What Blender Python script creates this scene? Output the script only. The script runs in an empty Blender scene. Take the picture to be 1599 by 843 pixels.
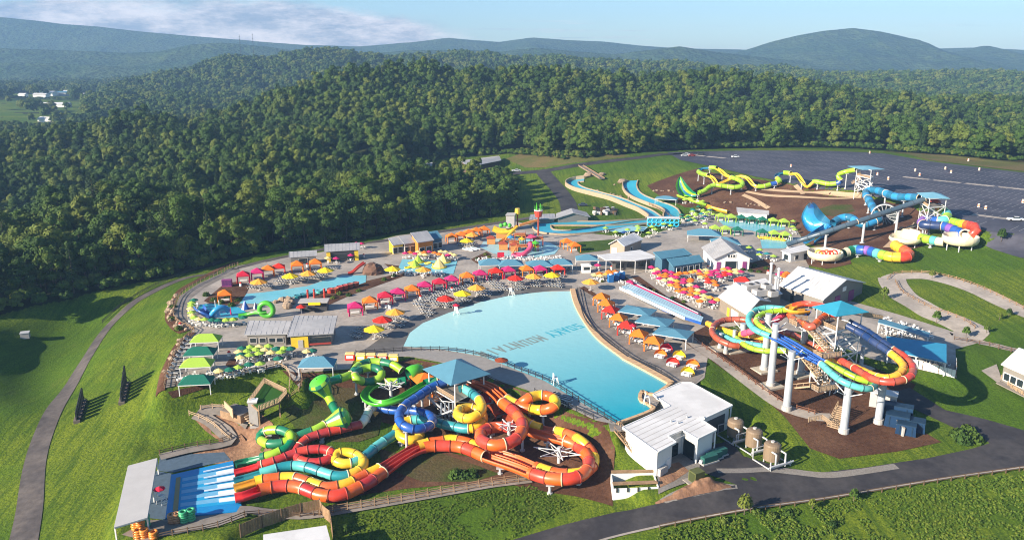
import bpy, math, random
import numpy as np
from mathutils import Vector, Matrix
from mathutils.geometry import delaunay_2d_cdt
random.seed(7); RNG = np.random.default_rng(7)
sc = bpy.context.scene
COL = sc.collection
R = math.radians
# ---------------------------------------------------------------- camera
PITCH = R(15.1); F = 1244.0; CX, CY, HC = 799.5, 421.5, 75.0
cd = bpy.data.cameras.new('camera'); cam = bpy.data.objects.new('camera', cd); COL.objects.link(cam)
cam.location = (0, 0, HC); cam.rotation_euler = (R(90) - PITCH, 0, 0)
cd.sensor_width = 36; cd.lens = F / 1599 * 36; cd.clip_start = 1; cd.clip_end = 40000
sc.camera = cam
# ---------------------------------------------------------------- light
SUN_EL, SUN_AZ = R(22), R(211)          # azimuth of the direction TOWARDS the sun, from +x, counter-clockwise
to_sun = Vector((math.cos(SUN_AZ) * math.cos(SUN_EL), math.sin(SUN_AZ) * math.cos(SUN_EL), math.sin(SUN_EL)))
sl = bpy.data.lights.new('sun', 'SUN'); sl.energy = 5.0; sl.angle = R(0.53); sl.color = (1.0, 0.87, 0.70)
so = bpy.data.objects.new('sun', sl); COL.objects.link(so); so.rotation_euler = to_sun.to_track_quat('Z', 'Y').to_euler()
so.location = (0, 0, 500)
world = bpy.data.worlds.new('World'); sc.world = world; world.use_nodes = True
nt = world.node_tree; nt.nodes.clear()
def N(t, ty, **kw):
    n = t.nodes.new(ty)
    for k, v in kw.items(): setattr(n, k, v)
    return n
def L(t, a, b): t.links.new(a, b)
def build_world():
    out = N(nt, 'ShaderNodeOutputWorld'); bg = N(nt, 'ShaderNodeBackground'); L(nt, bg.outputs[0], out.inputs[0])
    sky = N(nt, 'ShaderNodeTexSky', sky_type='NISHITA'); sky.sun_disc = False
    sky.sun_elevation = SUN_EL; sky.sun_rotation = math.pi / 2 - SUN_AZ
    sky.altitude = 400; sky.air_density = 1.0; sky.dust_density = 0.6; sky.ozone_density = 2.0
    bg.inputs[1].default_value = 0.068
    tc = N(nt, 'ShaderNodeTexCoord'); sep = N(nt, 'ShaderNodeSeparateXYZ'); L(nt, tc.outputs['Generated'], sep.inputs[0])
    def M(op, a, b=None, c=None):
        m = N(nt, 'ShaderNodeMath', operation=op)
        for i, v in enumerate((a, b, c)):
            if v is None: continue
            if isinstance(v, (int, float)): m.inputs[i].default_value = v
            else: L(nt, v, m.inputs[i])
        return m.outputs[0]
    x, y, z = sep.outputs
    yy = M('MAXIMUM', M('ABSOLUTE', y), 0.02)
    u = M('DIVIDE', x, yy); v = M('DIVIDE', z, yy)          # tan(azimuth), ~tan(elevation)
    def noise(su, sv, detail, rough, off=0.0):
        cb = N(nt, 'ShaderNodeCombineXYZ'); L(nt, M('MULTIPLY_ADD', u, su, off), cb.inputs[0]); L(nt, M('MULTIPLY', v, sv), cb.inputs[1])
        n = N(nt, 'ShaderNodeTexNoise'); n.inputs['Scale'].default_value = 1; n.inputs['Detail'].default_value = detail; n.inputs['Roughness'].default_value = rough
        L(nt, cb.outputs[0], n.inputs['Vector']); return n.outputs[0]
    def ramp(val, pts):
        r = N(nt, 'ShaderNodeMapRange'); r.interpolation_type = 'SMOOTHSTEP'; r.inputs[1].default_value = pts[0]; r.inputs[2].default_value = pts[1]
        r.inputs[3].default_value = pts[2]; r.inputs[4].default_value = pts[3]; L(nt, val, r.inputs[0]); return r.outputs[0]
    # a bank of low cloud that lies on the left range: its upper edge falls from left to right
    big = noise(6, 22, 8, 0.62); fine = noise(22, 70, 8, 0.65, 3.3); wisp = noise(5, 190, 6, 0.6, 9.1)
    top = M('MULTIPLY_ADD', big, 0.05, M('ADD', M('MINIMUM', M('MULTIPLY_ADD', u, -0.17, 0.018), 0.064), -0.032))     # edge height
    under = M('SUBTRACT', M('MULTIPLY_ADD', fine, 0.028, top), v)
    a1 = ramp(under, (-0.004, 0.018, 0, 1))
    a1 = M('MULTIPLY', a1, ramp(u, (-0.12, -0.03, 1, 0)))
    a1 = M('MULTIPLY', a1, ramp(y, (0.1, 0.4, 0, 1)))
    # thin streaks to the right
    a2 = M('MULTIPLY', ramp(wisp, (0.55, 0.7, 0, 1)), ramp(v, (0.03, 0.045, 1, 0)))
    a2 = M('MULTIPLY', a2, M('MULTIPLY', ramp(u, (-0.25, -0.1, 0, 0.85)), ramp(u, (0.1, 0.3, 1, 0.25))))
    alpha = M('MAXIMUM', a1, a2)
    cr = N(nt, 'ShaderNodeMix', data_type='RGBA'); L(nt, ramp(noise(9, 34, 9, 0.7, 1.7), (0.36, 0.66, 0, 1)), cr.inputs[0])
    cr.inputs[6].default_value = (2.3, 2.5, 2.9, 1); cr.inputs[7].default_value = (8.0, 7.0, 6.4, 1)
    mix = N(nt, 'ShaderNodeMix', data_type='RGBA'); L(nt, alpha, mix.inputs[0])
    tint = N(nt, 'ShaderNodeMix', data_type='RGBA', blend_type='MULTIPLY'); tint.inputs[0].default_value = 1.0
    L(nt, sky.outputs[0], tint.inputs[6]); tint.inputs[7].default_value = (0.80, 0.97, 1.12, 1)
    L(nt, tint.outputs[2], mix.inputs[6]); L(nt, cr.outputs[2], mix.inputs[7]); L(nt, mix.outputs[2], bg.inputs[0])
build_world()
sc.view_settings.view_transform = 'Standard'; sc.view_settings.look = 'None'; sc.view_settings.gamma = 1
sc.view_settings.use_curve_mapping = False; sc.view_settings.exposure = 1.25
sc.render.engine = 'CYCLES'
cy = sc.cycles; cy.max_bounces = 5; cy.diffuse_bounces = 2; cy.glossy_bounces = 2; cy.transmission_bounces = 2; cy.volume_bounces = 0
cy.transparent_max_bounces = 6; cy.use_denoising = True; cy.caustics_reflective = False; cy.caustics_refractive = False; cy.use_adaptive_sampling = True; cy.adaptive_threshold = 0.01; cy.filter_width = 1.1
# ---------------------------------------------------------------- projection
CAM = np.array([0, 0, HC])
def ray(px, py):
    a, b = (px - CX) / F, (py - CY) / F
    return np.array([a, math.cos(PITCH) - b * math.sin(PITCH), -math.sin(PITCH) - b * math.cos(PITCH)])
def P(px, py, z=0.0):                    # photo pixel -> point on the level plane z
    d = ray(px, py); t = (z - HC) / d[2]; return Vector(CAM + d * t)
def PD(px, py, D):                       # photo pixel -> point at forward distance D
    d = ray(px, py); return Vector(CAM + d * (D / d[1]))
# ---------------------------------------------------------------- terrain
CTRL = """300,480,0 300,545,0 262,598,-.3 400,560,0 500,545,0 640,500,0 640,555,0 760,580,0 890,635,0 960,660,0 560,400,0 450,415,0 380,425,0 345,438,-.4 700,400,0
800,400,0 900,440,0 1000,440,0 1000,520,0 1080,585,0 900,390,0 1000,390,0 1100,400,0 1200,420,0 1250,385,.3 1330,500,0 1450,560,0 1490,520,.5 420,397,-.8 330,425,-2.5
230,465,-4.5 150,560,-6.5 80,640,-9.5 60,740,-12 40,843,-14 55,575,-12 100,545,-11.5 35,540,-11 35,590,-12 48,610,-12 -18,520,-5 -22,560,-6.5 -18,600,-8 95,505,-10.5 160,490,-8.5 -5,488,-5 70,474,-4 150,455,-3.6 280,428,-3.2 330,412,-2.6 -60,560,-5 0,630,-8 40,628,-11.5 0,750,-14 -80,600,-10 -80,843,-16
205,520,-3.5 200,590,-5.5 150,690,-9.5 120,800,-12.5 170,835,-12 250,530,-1.5 225,640,-6.5 310,765,-9 365,735,-9 250,740,-9.2 230,835,-10 480,640,-4 430,600,-2.2 560,595,-2.2 560,700,-7.2
640,660,-6 700,690,-6.8 800,720,-7.5 870,690,-6 900,740,-7 940,690,-4.5 700,760,-9 560,800,-10 700,820,-9.5 800,843,-9 400,800,-9.8 280,620,-4.5 300,660,-7 350,690,-8.3 395,655,-6 800,610,-1.5
760,640,-5 900,830,-7.5 1100,790,-6 1200,765,-5.5 1400,720,-4.2 1599,690,-3.2 1100,700,-4.5 1030,735,-5 1200,700,-4 1180,640,-2.6 1300,735,-4.6 1150,600,-1.2 1250,640,-2.6 1350,665,-3.2 1450,660,-3
1500,640,-2 1590,600,-.3 1590,560,1 1500,560,.3 1300,800,-6.5 1500,790,-5.2 1599,800,-5.2 1700,760,-4 1400,440,2 1500,490,1.6 1599,480,3.5 1520,420,5 1599,400,8 1450,400,5.5 1350,395,3.5 1300,410,1.2
1250,335,3 1250,300,10 1150,310,6 1100,300,7.5 1180,335,1 1320,300,10 1390,320,10 1320,350,5 1050,248,13 1060,262,12 1200,285,12 1250,285,12 1380,300,12 1599,372,11 1599,290,13 1500,245,14 1300,240,14
1100,241,14 1150,240,14 1000,265,9.5 950,275,7 1010,300,4 1060,325,2 1110,332,1 1030,320,2 920,290,4 880,300,2 850,265,5 890,325,1 820,285,1 820,252,6 900,238,13 970,241,13 760,258,2 670,262,0 830,330,.3
950,335,.8 860,358,.2 1480,335,10 1430,350,8 1340,325,7.5 1400,380,5 1540,370,10 1599,420,7 700,330,-1 600,340,-2 500,370,-2 400,385,-3 250,420,-4 120,450,-6 0,455,-7 -150,500,-8 200,360,-4 50,400,-8 300,330,-3
500,320,0 650,290,1 -200,700,-14 1800,500,2 1800,700,-4 1700,420,8 1700,600,0 400,900,-13 800,950,-11 1200,950,-9 100,950,-17 1500,950,-7"""
CT = []
for s in CTRL.split():
    a, b, c = map(float, s.split(',')); p = P(a, b, c); CT.append((p.x, p.y, c))
# crown tops of the wooded hill: px, py, distance (ground lies 19 m below the crowns)
TOPS = [(-60,220,560),(0,205,600),(100,188,640),(200,178,660),(290,185,660),(360,168,720),(420,150,760),(470,130,780),(520,112,800),(560,104,800),(620,103,800),(700,108,820),(780,112,800),(850,113,790),(920,113,790),
 (960,128,800),(1000,132,820),(1060,118,840),(1100,110,840),(1150,112,850),(1200,120,850),(1250,130,830),(1310,142,800),(1370,150,780),(1420,150,850),(1480,140,950),(1540,130,980),(1620,125,1000),(1700,122,1000),
 (600,190,560),(500,215,520),(700,170,640),(800,170,640),(400,240,480),(900,180,620),(250,260,480),(100,270,460),(0,290,440),(650,240,470),(1000,185,640),(1100,170,660),(1200,175,660),(1300,185,640),(1380,195,640),(1450,190,700),(1599,180,760),(1700,180,760),
 (330,200,640),(230,215,580),(600,140,700),(950,150,720),(380,300,400),(180,330,390)]
for a, b, D in TOPS:
    p = PD(a, b, D); CT.append((p.x, p.y, p.z - 19))
for x, y, z in ((-409,700,-12),(-520,900,-24),(-580,1000,-24),(-360,600,-10),(-250,850,-2),(-600,900,-22),(-350,1000,-10),(-900,700,-18),(-500,600,-14),(100,1150,5),(400,1200,8),(700,1150,15),(-100,1150,0),(900,900,20),(700,600,13),(500,380,10)): CT.append((x, y, z))
CT = np.array(CT, float)
KC = 9.0
def kern(d2): return np.sqrt(d2 + KC * KC)
_d2 = ((CT[:, None, :2] - CT[None, :, :2]) ** 2).sum(-1)
_A = kern(_d2) - np.eye(len(CT)) * 1.5
_W = np.linalg.solve(_A, CT[:, 2])
RIDGE = [(-1400,115,1700),(-100,118,1650),(150,128,1600),(230,112,1700),(300,102,1750),(330,90,1800),(350,82,1800),(420,85,1800),(480,75,1800),(530,80,1800),(560,86,1850),(620,93,1900),(680,89,1900),(710,86,1900),(760,83,1900),(790,88,1900),(850,85,1900),(880,86,1900),(960,92,1900),(1000,95,1900),(1050,93,1900),(1100,97,1900),(1180,99,1900),(1230,96,1900),(1290,107,1800),(1400,112,1800),(1700,112,1800)]
_rp = [PD(a, b, D) for a, b, D in RIDGE]
RX = np.array([p.x for p in _rp]); RY = np.array([p.y for p in _rp]); RZ = np.array([p.z - 19 for p in _rp])
def vnoise(x, y, s, seed=0):             # smooth value noise, vectorised
    x = x / s + seed * 17.3; y = y / s - seed * 9.7
    xi = np.floor(x).astype(int); yi = np.floor(y).astype(int); fx = x - xi; fy = y - yi
    def h(a, b): 
        v = np.sin(a * 127.1 + b * 311.7 + seed * 74.7) * 43758.5453; return v - np.floor(v)
    fx = fx * fx * (3 - 2 * fx); fy = fy * fy * (3 - 2 * fy)
    return (h(xi, yi) * (1 - fx) + h(xi + 1, yi) * fx) * (1 - fy) + (h(xi, yi + 1) * (1 - fx) + h(xi + 1, yi + 1) * fx) * fy
def sstep(a, b, x):
    t = np.clip((x - a) / (b - a), 0, 1); return t * t * (3 - 2 * t)
def poly_sd(x, y, poly):                 # signed distance to a polygon, negative inside
    x = np.asarray(x, float); y = np.asarray(y, float); d = np.full(x.shape, 1e18); ins = np.zeros(x.shape, bool); n = len(poly)
    for i in range(n):
        ax, ay = poly[i]; bx, by = poly[(i + 1) % n]; ex, ey = bx - ax, by - ay; wx, wy = x - ax, y - ay
        t = np.clip((wx * ex + wy * ey) / (ex * ex + ey * ey + 1e-12), 0, 1)
        d = np.minimum(d, (wx - ex * t) ** 2 + (wy - ey * t) ** 2)
        c = (ay > y) != (by > y)
        ins ^= c & (x < (bx - ax) * (y - ay) / (by - ay + 1e-30) + ax)
    d = np.sqrt(d); return np.where(ins, -d, d)
def pxpoly(s, z=0.0):
    return [tuple(P(float(a.split(',')[0]), float(a.split(',')[1]), z)[:2]) for a in s.split()]
DECK_PX = "256,606 262,578 280,540 300,517 278,506 270,488 281,462 310,443 345,427 372,415 430,404 500,394 560,384 620,368 700,358 760,349 800,345 850,356 935,366 1000,372 1062,352 1070,335 1110,332 1180,341 1240,352 1256,378 1264,402 1262,428 1300,462 1400,490 1480,515 1532,534 1492,545 1494,590 1360,560 1258,520 1170,505 1112,515 1100,590 1082,603 1047,600 1020,642 966,664 930,656 880,632 820,608 770,592 740,575 640,557 556,556 546,576 470,582 468,606 446,576 440,572 330,592"
PLATEAUS = [(pxpoly(DECK_PX), 0.0, 5.0), (pxpoly("185,832 232,700 385,690 385,800 340,835", -9.2), -9.2, 4.0),
            (pxpoly("1040,240 1100,238 1300,237 1450,243 1620,262 1720,300 1720,372 1599,366 1540,362 1470,330 1400,302 1330,294 1240,285 1150,270 1062,252", 13), 13.0, 6.0),
            (pxpoly("980,680 1050,620 1150,660 1240,715 1120,760 1010,765", -4.6), -4.6, 4.0)]
WOOD = pxpoly("-120,500 0,482 60,468 140,450 220,434 300,420 360,405 470,385 580,368 700,345 806,318 800,290 745,270 668,278 640,270 700,238 800,236 900,236", -4) + pxpoly("985,236 1040,231 1200,227 1300,227 1450,236 1599,250 1700,258", 14) + [(900, 560), (1400, 1000), (1400, 1500), (-1400, 1500), (-1400, 700), (-420, 262)]
def wood_depth(x, y):
    d = np.zeros(x.shape); k = y > 180; d[k] = -poly_sd(x[k], y[k], WOOD); return d
def height(x, y):
    x = np.atleast_1d(np.asarray(x, float)); y = np.atleast_1d(np.asarray(y, float)); z = np.empty(x.shape)
    for i in range(0, x.size, 20000):
        q = np.stack([x.ravel()[i:i+20000], y.ravel()[i:i+20000]], 1)
        z.ravel()[i:i+20000] = kern(((q[:, None, :] - CT[None, :, :2]) ** 2).sum(-1)) @ _W
    far = sstep(950, 1300, np.hypot(x, y))
    rel = (1 - 2 * np.abs(vnoise(x + .35 * y, y, 125, 7) - .5)) * 15 + (vnoise(x, y, 60, 8) - .5) * 7 - 10
    z = z + rel * sstep(15, 90, wood_depth(x, y))
    rt = np.interp(x / np.maximum(y, 1), RX / RY, RZ); ry = np.interp(x / np.maximum(y, 1), RX / RY, RY)
    zf = -15 + (rt + 15) * np.exp(-((y - ry) / np.where(y < ry, 330, 420)) ** 2) + (vnoise(x, y, 180, 3) - .5) * 14 + (vnoise(x, y, 420, 5) - .5) * 26 * sstep(1200, 1600, y)
    z = z * (1 - far) + zf * far
    for poly, pz, bw in PLATEAUS:
        qx = [q[0] for q in poly]; qy = [q[1] for q in poly]
        k = (x > min(qx) - bw) & (x < max(qx) + bw) & (y > min(qy) - bw) & (y < max(qy) + bw)
        if not k.any(): continue
        w = 1 - sstep(0.3, bw, poly_sd(x[k], y[k], poly)); z[k] = z[k] * (1 - w) + pz * w
    return z
# cached grid sampler for draping (0.75 m grid over the park)
GX0, GX1, GY0, GY1, GS = -190.0, 420.0, 95.0, 620.0, 1.0
_gx = np.arange(GX0, GX1 + GS, GS); _gy = np.arange(GY0, GY1 + GS, GS)
_GX, _GY = np.meshgrid(_gx, _gy, indexing='ij'); HG = height(_GX.ravel(), _GY.ravel()).reshape(_GX.shape)
_cx = np.arange(-1000.0, 1200.0, 5.0); _cy = np.arange(30.0, 1600.0, 5.0)
_CX, _CY = np.meshgrid(_cx, _cy, indexing='ij'); HC_ = height(_CX.ravel(), _CY.ravel()).reshape(_CX.shape)
def hgt(x, y):
    if not (GX0 <= x < GX1 - GS and GY0 <= y < GY1 - GS):
        if not (-1000 <= x < 1190 and 30 <= y < 1590): return float(height(x, y)[0])
        a = (x + 1000) / 5; b = (y - 30) / 5; i = int(a); j = int(b); a -= i; b -= j
        return float((HC_[i, j] * (1 - a) + HC_[i + 1, j] * a) * (1 - b) + (HC_[i, j + 1] * (1 - a) + HC_[i + 1, j + 1] * a) * b)
    a = (x - GX0) / GS; b = (y - GY0) / GS; i = int(a); j = int(b); a -= i; b -= j
    return float((HG[i, j] * (1 - a) + HG[i + 1, j] * a) * (1 - b) + (HG[i, j + 1] * (1 - a) + HG[i + 1, j + 1] * a) * b)
def G(px, py, up=0.0):                   # photo pixel -> point on the terrain (+up)
    d = ray(px, py); lo = 60.0; t = lo; prev = lo
    while t < 3000:
        q = CAM + d * t
        if q[2] < hgt(q[0], q[1]) + up: break
        prev = t; t += max(1.0, t * 0.006)
    lo, hi = prev, t
    for _ in range(14):
        m = (lo + hi) / 2; q = CAM + d * m
        if q[2] < hgt(q[0], q[1]) + up: hi = m
        else: lo = m
    return Vector(CAM + d * hi)
# ---------------------------------------------------------------- materials
MATS = {}
def lin(c): return tuple(c) + (1.0,)
def mat(name, col, rough=0.7, var=0.12, scale=1.5, bump=0.0, bscale=6.0, metallic=0.0, col2=None, scale2=0.12, spec=0.35, coat=0.0, objrand=0.0):
    if name in MATS: return MATS[name]
    m = bpy.data.materials.new(name); m.use_nodes = True; t = m.node_tree; b = t.nodes['Principled BSDF']
    geo = N(t, 'ShaderNodeNewGeometry')
    n1 = N(t, 'ShaderNodeTexNoise'); n1.inputs['Scale'].default_value = scale; n1.inputs['Detail'].default_value = 6; n1.inputs['Roughness'].default_value = .65
    L(t, geo.outputs['Position'], n1.inputs['Vector'])
    mr = N(t, 'ShaderNodeMapRange'); mr.inputs[1].default_value = .25; mr.inputs[2].default_value = .75; mr.inputs[3].default_value = 1 - var; mr.inputs[4].default_value = 1 + var
    L(t, n1.outputs[0], mr.inputs[0])
    base = None
    if col2 is not None:
        n2 = N(t, 'ShaderNodeTexNoise'); n2.inputs['Scale'].default_value = scale2; n2.inputs['Detail'].default_value = 5; n2.inputs['Roughness'].default_value = .6
        L(t, geo.outputs['Position'], n2.inputs['Vector'])
        r2 = N(t, 'ShaderNodeMapRange'); r2.interpolation_type = 'SMOOTHSTEP'; r2.inputs[1].default_value = .38; r2.inputs[2].default_value = .62; L(t, n2.outputs[0], r2.inputs[0])
        mx = N(t, 'ShaderNodeMix', data_type='RGBA'); L(t, r2.outputs[0], mx.inputs[0]); mx.inputs[6].default_value = lin(col); mx.inputs[7].default_value = lin(col2); base = mx.outputs[2]
    hv = N(t, 'ShaderNodeHueSaturation')
    if base is not None: L(t, base, hv.inputs['Color'])
    else: hv.inputs['Color'].default_value = lin(col)
    val = mr.outputs[0]
    if objrand:
        oi = N(t, 'ShaderNodeObjectInfo'); r3 = N(t, 'ShaderNodeMapRange'); r3.inputs[3].default_value = 1 - objrand; r3.inputs[4].default_value = 1 + objrand; L(t, oi.outputs['Random'], r3.inputs[0])
        mm = N(t, 'ShaderNodeMath', operation='MULTIPLY'); L(t, val, mm.inputs[0]); L(t, r3.outputs[0], mm.inputs[1]); val = mm.outputs[0]
    L(t, val, hv.inputs['Value'])
    L(t, hv.outputs[0], b.inputs['Base Color'])
    b.inputs['Roughness'].default_value = rough; b.inputs['Metallic'].default_value = metallic; b.inputs['Specular IOR Level'].default_value = spec
    if coat: b.inputs['Coat Weight'].default_value = coat; b.inputs['Coat Roughness'].default_value = .12
    if bump:
        n3 = N(t, 'ShaderNodeTexNoise'); n3.inputs['Scale'].default_value = bscale; n3.inputs['Detail'].default_value = 4; L(t, geo.outputs['Position'], n3.inputs['Vector'])
        bp = N(t, 'ShaderNodeBump'); bp.inputs['Strength'].default_value = 1.0; bp.inputs['Distance'].default_value = bump
        L(t, n3.outputs[0], bp.inputs['Height']); L(t, bp.outputs[0], b.inputs['Normal'])
    MATS[name] = m; return m
def plastic(name, col): return mat(name, col, rough=.36, var=.13, scale=.9, spec=.45, coat=.18, col2=tuple(q * .90 + .022 for q in col), scale2=.22)
def fabric(name, col): return mat(name, col, rough=.85, var=.10, scale=2.5, spec=.15)
concrete = mat('concrete', (.38,.335,.29), .85, .20, .9, col2=(.27,.24,.21), scale2=.09)
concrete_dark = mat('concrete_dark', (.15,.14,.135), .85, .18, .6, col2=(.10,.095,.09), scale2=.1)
boards = mat('boards', (.24,.21,.185), .85, .22, 2.0, col2=(.17,.15,.13), scale2=.25)
wood = mat('wood', (.30,.19,.11), .8, .25, 2.5, col2=(.22,.14,.08), scale2=.6)
wood_dark = mat('wood_dark', (.12,.075,.045), .85, .25, 2.5)
wood_light = mat('wood_light', (.42,.30,.19), .8, .2, 2.5)
mulch = mat('mulch', (.075,.036,.022), .95, .40, 1.3, bump=.10, bscale=3, col2=(.115,.06,.036), scale2=.09, spec=.1)
dirt = mat('dirt', (.30,.17,.10), .95, .25, .9, bump=.15, bscale=1.6, col2=(.20,.11,.07), scale2=.25, spec=.1)
gravel = mat('gravel', (.21,.195,.18), .95, .30, 3.0, bump=.05, bscale=8, col2=(.20,.18,.16), scale2=.2, spec=.1)
asphalt = mat('asphalt', (.030,.028,.032), .8, .28, .8, col2=(.050,.046,.048), scale2=.14, spec=.3)
asphalt_old = mat('asphalt_old', (.07,.062,.062), .85, .3, .8, bump=.03, bscale=4, col2=(.11,.095,.088), scale2=.12, spec=.2)
lot_asphalt = mat('lot_asphalt', (.048,.050,.070), .8, .28, .35, col2=(.076,.076,.098), scale2=.035, spec=.25)
paint = mat('paint_white', (.30,.30,.31), .7, .15, 2)
white = mat('white_metal', (.74,.73,.70), .5, .07, .8)
roof_white = mat('roof_white', (.66,.65,.64), .6, .07, .35, col2=(.58,.57,.56), scale2=.2)
roof_grey = mat('roof_grey', (.37,.365,.37), .5, .10, .5, col2=(.31,.31,.32), scale2=.2)
grey_wall = mat('grey_wall', (.20,.185,.165), .8, .10, 1)
grey_light = mat('grey_light', (.42,.40,.38), .8, .1, 1)
yellow_wall = mat('yellow_wall', (.75,.52,.03), .7, .08, 1)
glass_dark = mat('glass_dark', (.02,.03,.035), .12, .1, .5, spec=.6)
steel = mat('galvanised_steel', (.44,.45,.46), .45, .10, 1.2, spec=.5)
steel_white = mat('white_steel', (.62,.62,.62), .5, .06, 1.2)
dark_metal = mat('dark_metal', (.03,.03,.032), .6, .1, 1)
black = mat('black', (.014,.014,.015), .7, .1, 1)
stone = mat('stone', (.34,.25,.17), .9, .3, 1.5, bump=.08, bscale=2.5, col2=(.24,.18,.13), scale2=.5)
river_wall = mat('river_wall', (.36,.28,.19), .85, .15, .8)
blue_roof = mat('blue_roof', (.075,.20,.28), .55, .10, .5, spec=.4)
turf = mat('turf', (.03,.10,.015), .95, .12, 3, spec=.1)
# ---------------------------------------------------------------- mesh builder
class MB:
    def __init__(s): s.v = []; s.f = []; s.m = []
    def add(s, vs, fs, mi=0):
        o = len(s.v); s.v += [tuple(q) for q in vs]; s.f += [tuple(i + o for i in f) for f in fs]; s.m += [mi] * len(fs); return s
    def box(s, c, d, rz=0.0, mi=0, top=1.0):
        hx, hy, hz = d[0] / 2, d[1] / 2, d[2] / 2; ca, sa = math.cos(rz), math.sin(rz); vs = []
        for z in (-1, 1):
            k = top if z > 0 else 1
            for x, y in ((-1, -1), (1, -1), (1, 1), (-1, 1)):
                a, b = x * hx * k, y * hy * k; vs.append((c[0] + a * ca - b * sa, c[1] + a * sa + b * ca, c[2] + z * hz))
        return s.add(vs, [(3, 2, 1, 0), (4, 5, 6, 7), (0, 1, 5, 4), (1, 2, 6, 5), (2, 3, 7, 6), (3, 0, 4, 7)], mi)
    def bar(s, a, b, w, h=None, mi=0):    # square bar from a to b
        h = h or w; a = Vector(a); b = Vector(b); d = b - a
        if d.length < 1e-6: return s
        d.normalize(); sd = d.cross(Vector((0, 0, 1)))
        if sd.length < 1e-3: sd = Vector((1, 0, 0))
        sd.normalize(); u = sd.cross(d); vs = []
        for q in (a, b):
            for x, y in ((-1, -1), (1, -1), (1, 1), (-1, 1)): vs.append(q + sd * (x * w / 2) + u * (y * h / 2))
        return s.add(vs, [(3, 2, 1, 0), (4, 5, 6, 7), (0, 1, 5, 4), (1, 2, 6, 5), (2, 3, 7, 6), (3, 0, 4, 7)], mi)
    def cyl(s, a, b, r0, r1=None, n=10, mi=0, caps=True):
        r1 = r0 if r1 is None else r1; a = Vector(a); b = Vector(b); d = (b - a).normalized()
        u = d.orthogonal().normalized(); w = d.cross(u); vs = []
        for q, r in ((a, r0), (b, r1)):
            for i in range(n):
                t = 2 * math.pi * i / n; vs.append(q + (u * math.cos(t) + w * math.sin(t)) * r)
        fs = [(i, (i + 1) % n, n + (i + 1) % n, n + i) for i in range(n)]
        if caps: fs += [tuple(range(n - 1, -1, -1)), tuple(range(n, 2 * n))]
        return s.add(vs, fs, mi)
    def prism(s, poly, z0, z1, mi=0, top=True, bottom=True):
        n = len(poly); area = sum(poly[i][0] * poly[(i + 1) % n][1] - poly[(i + 1) % n][0] * poly[i][1] for i in range(n))
        if area < 0: poly = poly[::-1]
        vs = [(x, y, z0) for x, y in poly] + [(x, y, z1) for x, y in poly]
        fs = [(i, (i + 1) % n, n + (i + 1) % n, n + i) for i in range(n)]
        if top: fs.append(tuple(range(n, 2 * n)))
        if bottom: fs.append(tuple(range(n - 1, -1, -1)))
        return s.add(vs, fs, mi)
    def cone(s, c, r, h, n=8, mi=0, ph=0.0, val=0.0):    # canopy: n-sided shell with a lower lip
        vs = [(c[0], c[1], c[2] + h)]
        for i in range(n):
            t = 2 * math.pi * i / n + ph; vs.append((c[0] + r * math.cos(t), c[1] + r * math.sin(t), c[2]))
        k = n + 1; fs = [(0, 1 + i, 1 + (i + 1) % n) for i in range(n)]
        vs.append((c[0], c[1], c[2] + h - .08))
        for i in range(n):
            t = 2 * math.pi * i / n + ph; vs.append((c[0] + r * .99 * math.cos(t), c[1] + r * .99 * math.sin(t), c[2] - val))
        fs += [(k, k + 1 + (i + 1) % n, k + 1 + i) for i in range(n)]
        fs += [(1 + i, k + 1 + i, k + 1 + (i + 1) % n, 1 + (i + 1) % n) for i in range(n)]
        return s.add(vs, fs, mi)
    def sphere(s, c, r, n=10, m=6, mi=0, sz=1.0):
        vs = [(c[0], c[1], c[2] - r * sz)]
        for j in range(1, m):
            a = math.pi * j / m - math.pi / 2
            for i in range(n):
                t = 2 * math.pi * i / n; vs.append((c[0] + r * math.cos(a) * math.cos(t), c[1] + r * math.cos(a) * math.sin(t), c[2] + r * sz * math.sin(a)))
        vs.append((c[0], c[1], c[2] + r * sz)); fs = [(0, 1 + (i + 1) % n, 1 + i) for i in range(n)]
        for j in range(m - 2):
            fs += [(1 + j * n + i, 1 + j * n + (i + 1) % n, 1 + (j + 1) * n + (i + 1) % n, 1 + (j + 1) * n + i) for i in range(n)]
        o = 1 + (m - 2) * n; fs += [(o + i, o + (i + 1) % n, len(vs) - 1) for i in range(n)]
        return s.add(vs, fs, mi)
    def torus(s, c, R_, r, n=18, m=8, mi=0, axis='z'):
        vs = []
        for i in range(n):
            a = 2 * math.pi * i / n
            for j in range(m):
                b = 2 * math.pi * j / m; q = ((R_ + r * math.cos(b)) * math.cos(a), (R_ + r * math.cos(b)) * math.sin(a), r * math.sin(b))
                if axis == 'y': q = (q[0], q[2], q[1])
                if axis == 'x': q = (q[2], q[0], q[1])
                vs.append((c[0] + q[0], c[1] + q[1], c[2] + q[2]))
        return s.add(vs, [(i * m + j, ((i + 1) % n) * m + j, ((i + 1) % n) * m + (j + 1) % m, i * m + (j + 1) % m) for i in range(n) for j in range(m)], mi)
    def mesh(s, name, mats, smooth=False):
        me = bpy.data.meshes.new(name); me.from_pydata(s.v, [], s.f)
        for m in (mats if isinstance(mats, (list, tuple)) else [mats]): me.materials.append(m)
        if any(s.m): me.polygons.foreach_set('material_index', s.m)
        if smooth: me.polygons.foreach_set('use_smooth', [True] * len(s.f))
        me.update(); return me
def link(o, parent=None):
    COL.objects.link(o)
    if parent is not None: o.parent = parent
    return o
def tag(o, label=None, cat=None, group=None, kind=None):
    if label: o['label'] = label
    if cat: o['category'] = cat
    if group: o['group'] = group
    if kind: o['kind'] = kind
    return o
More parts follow.
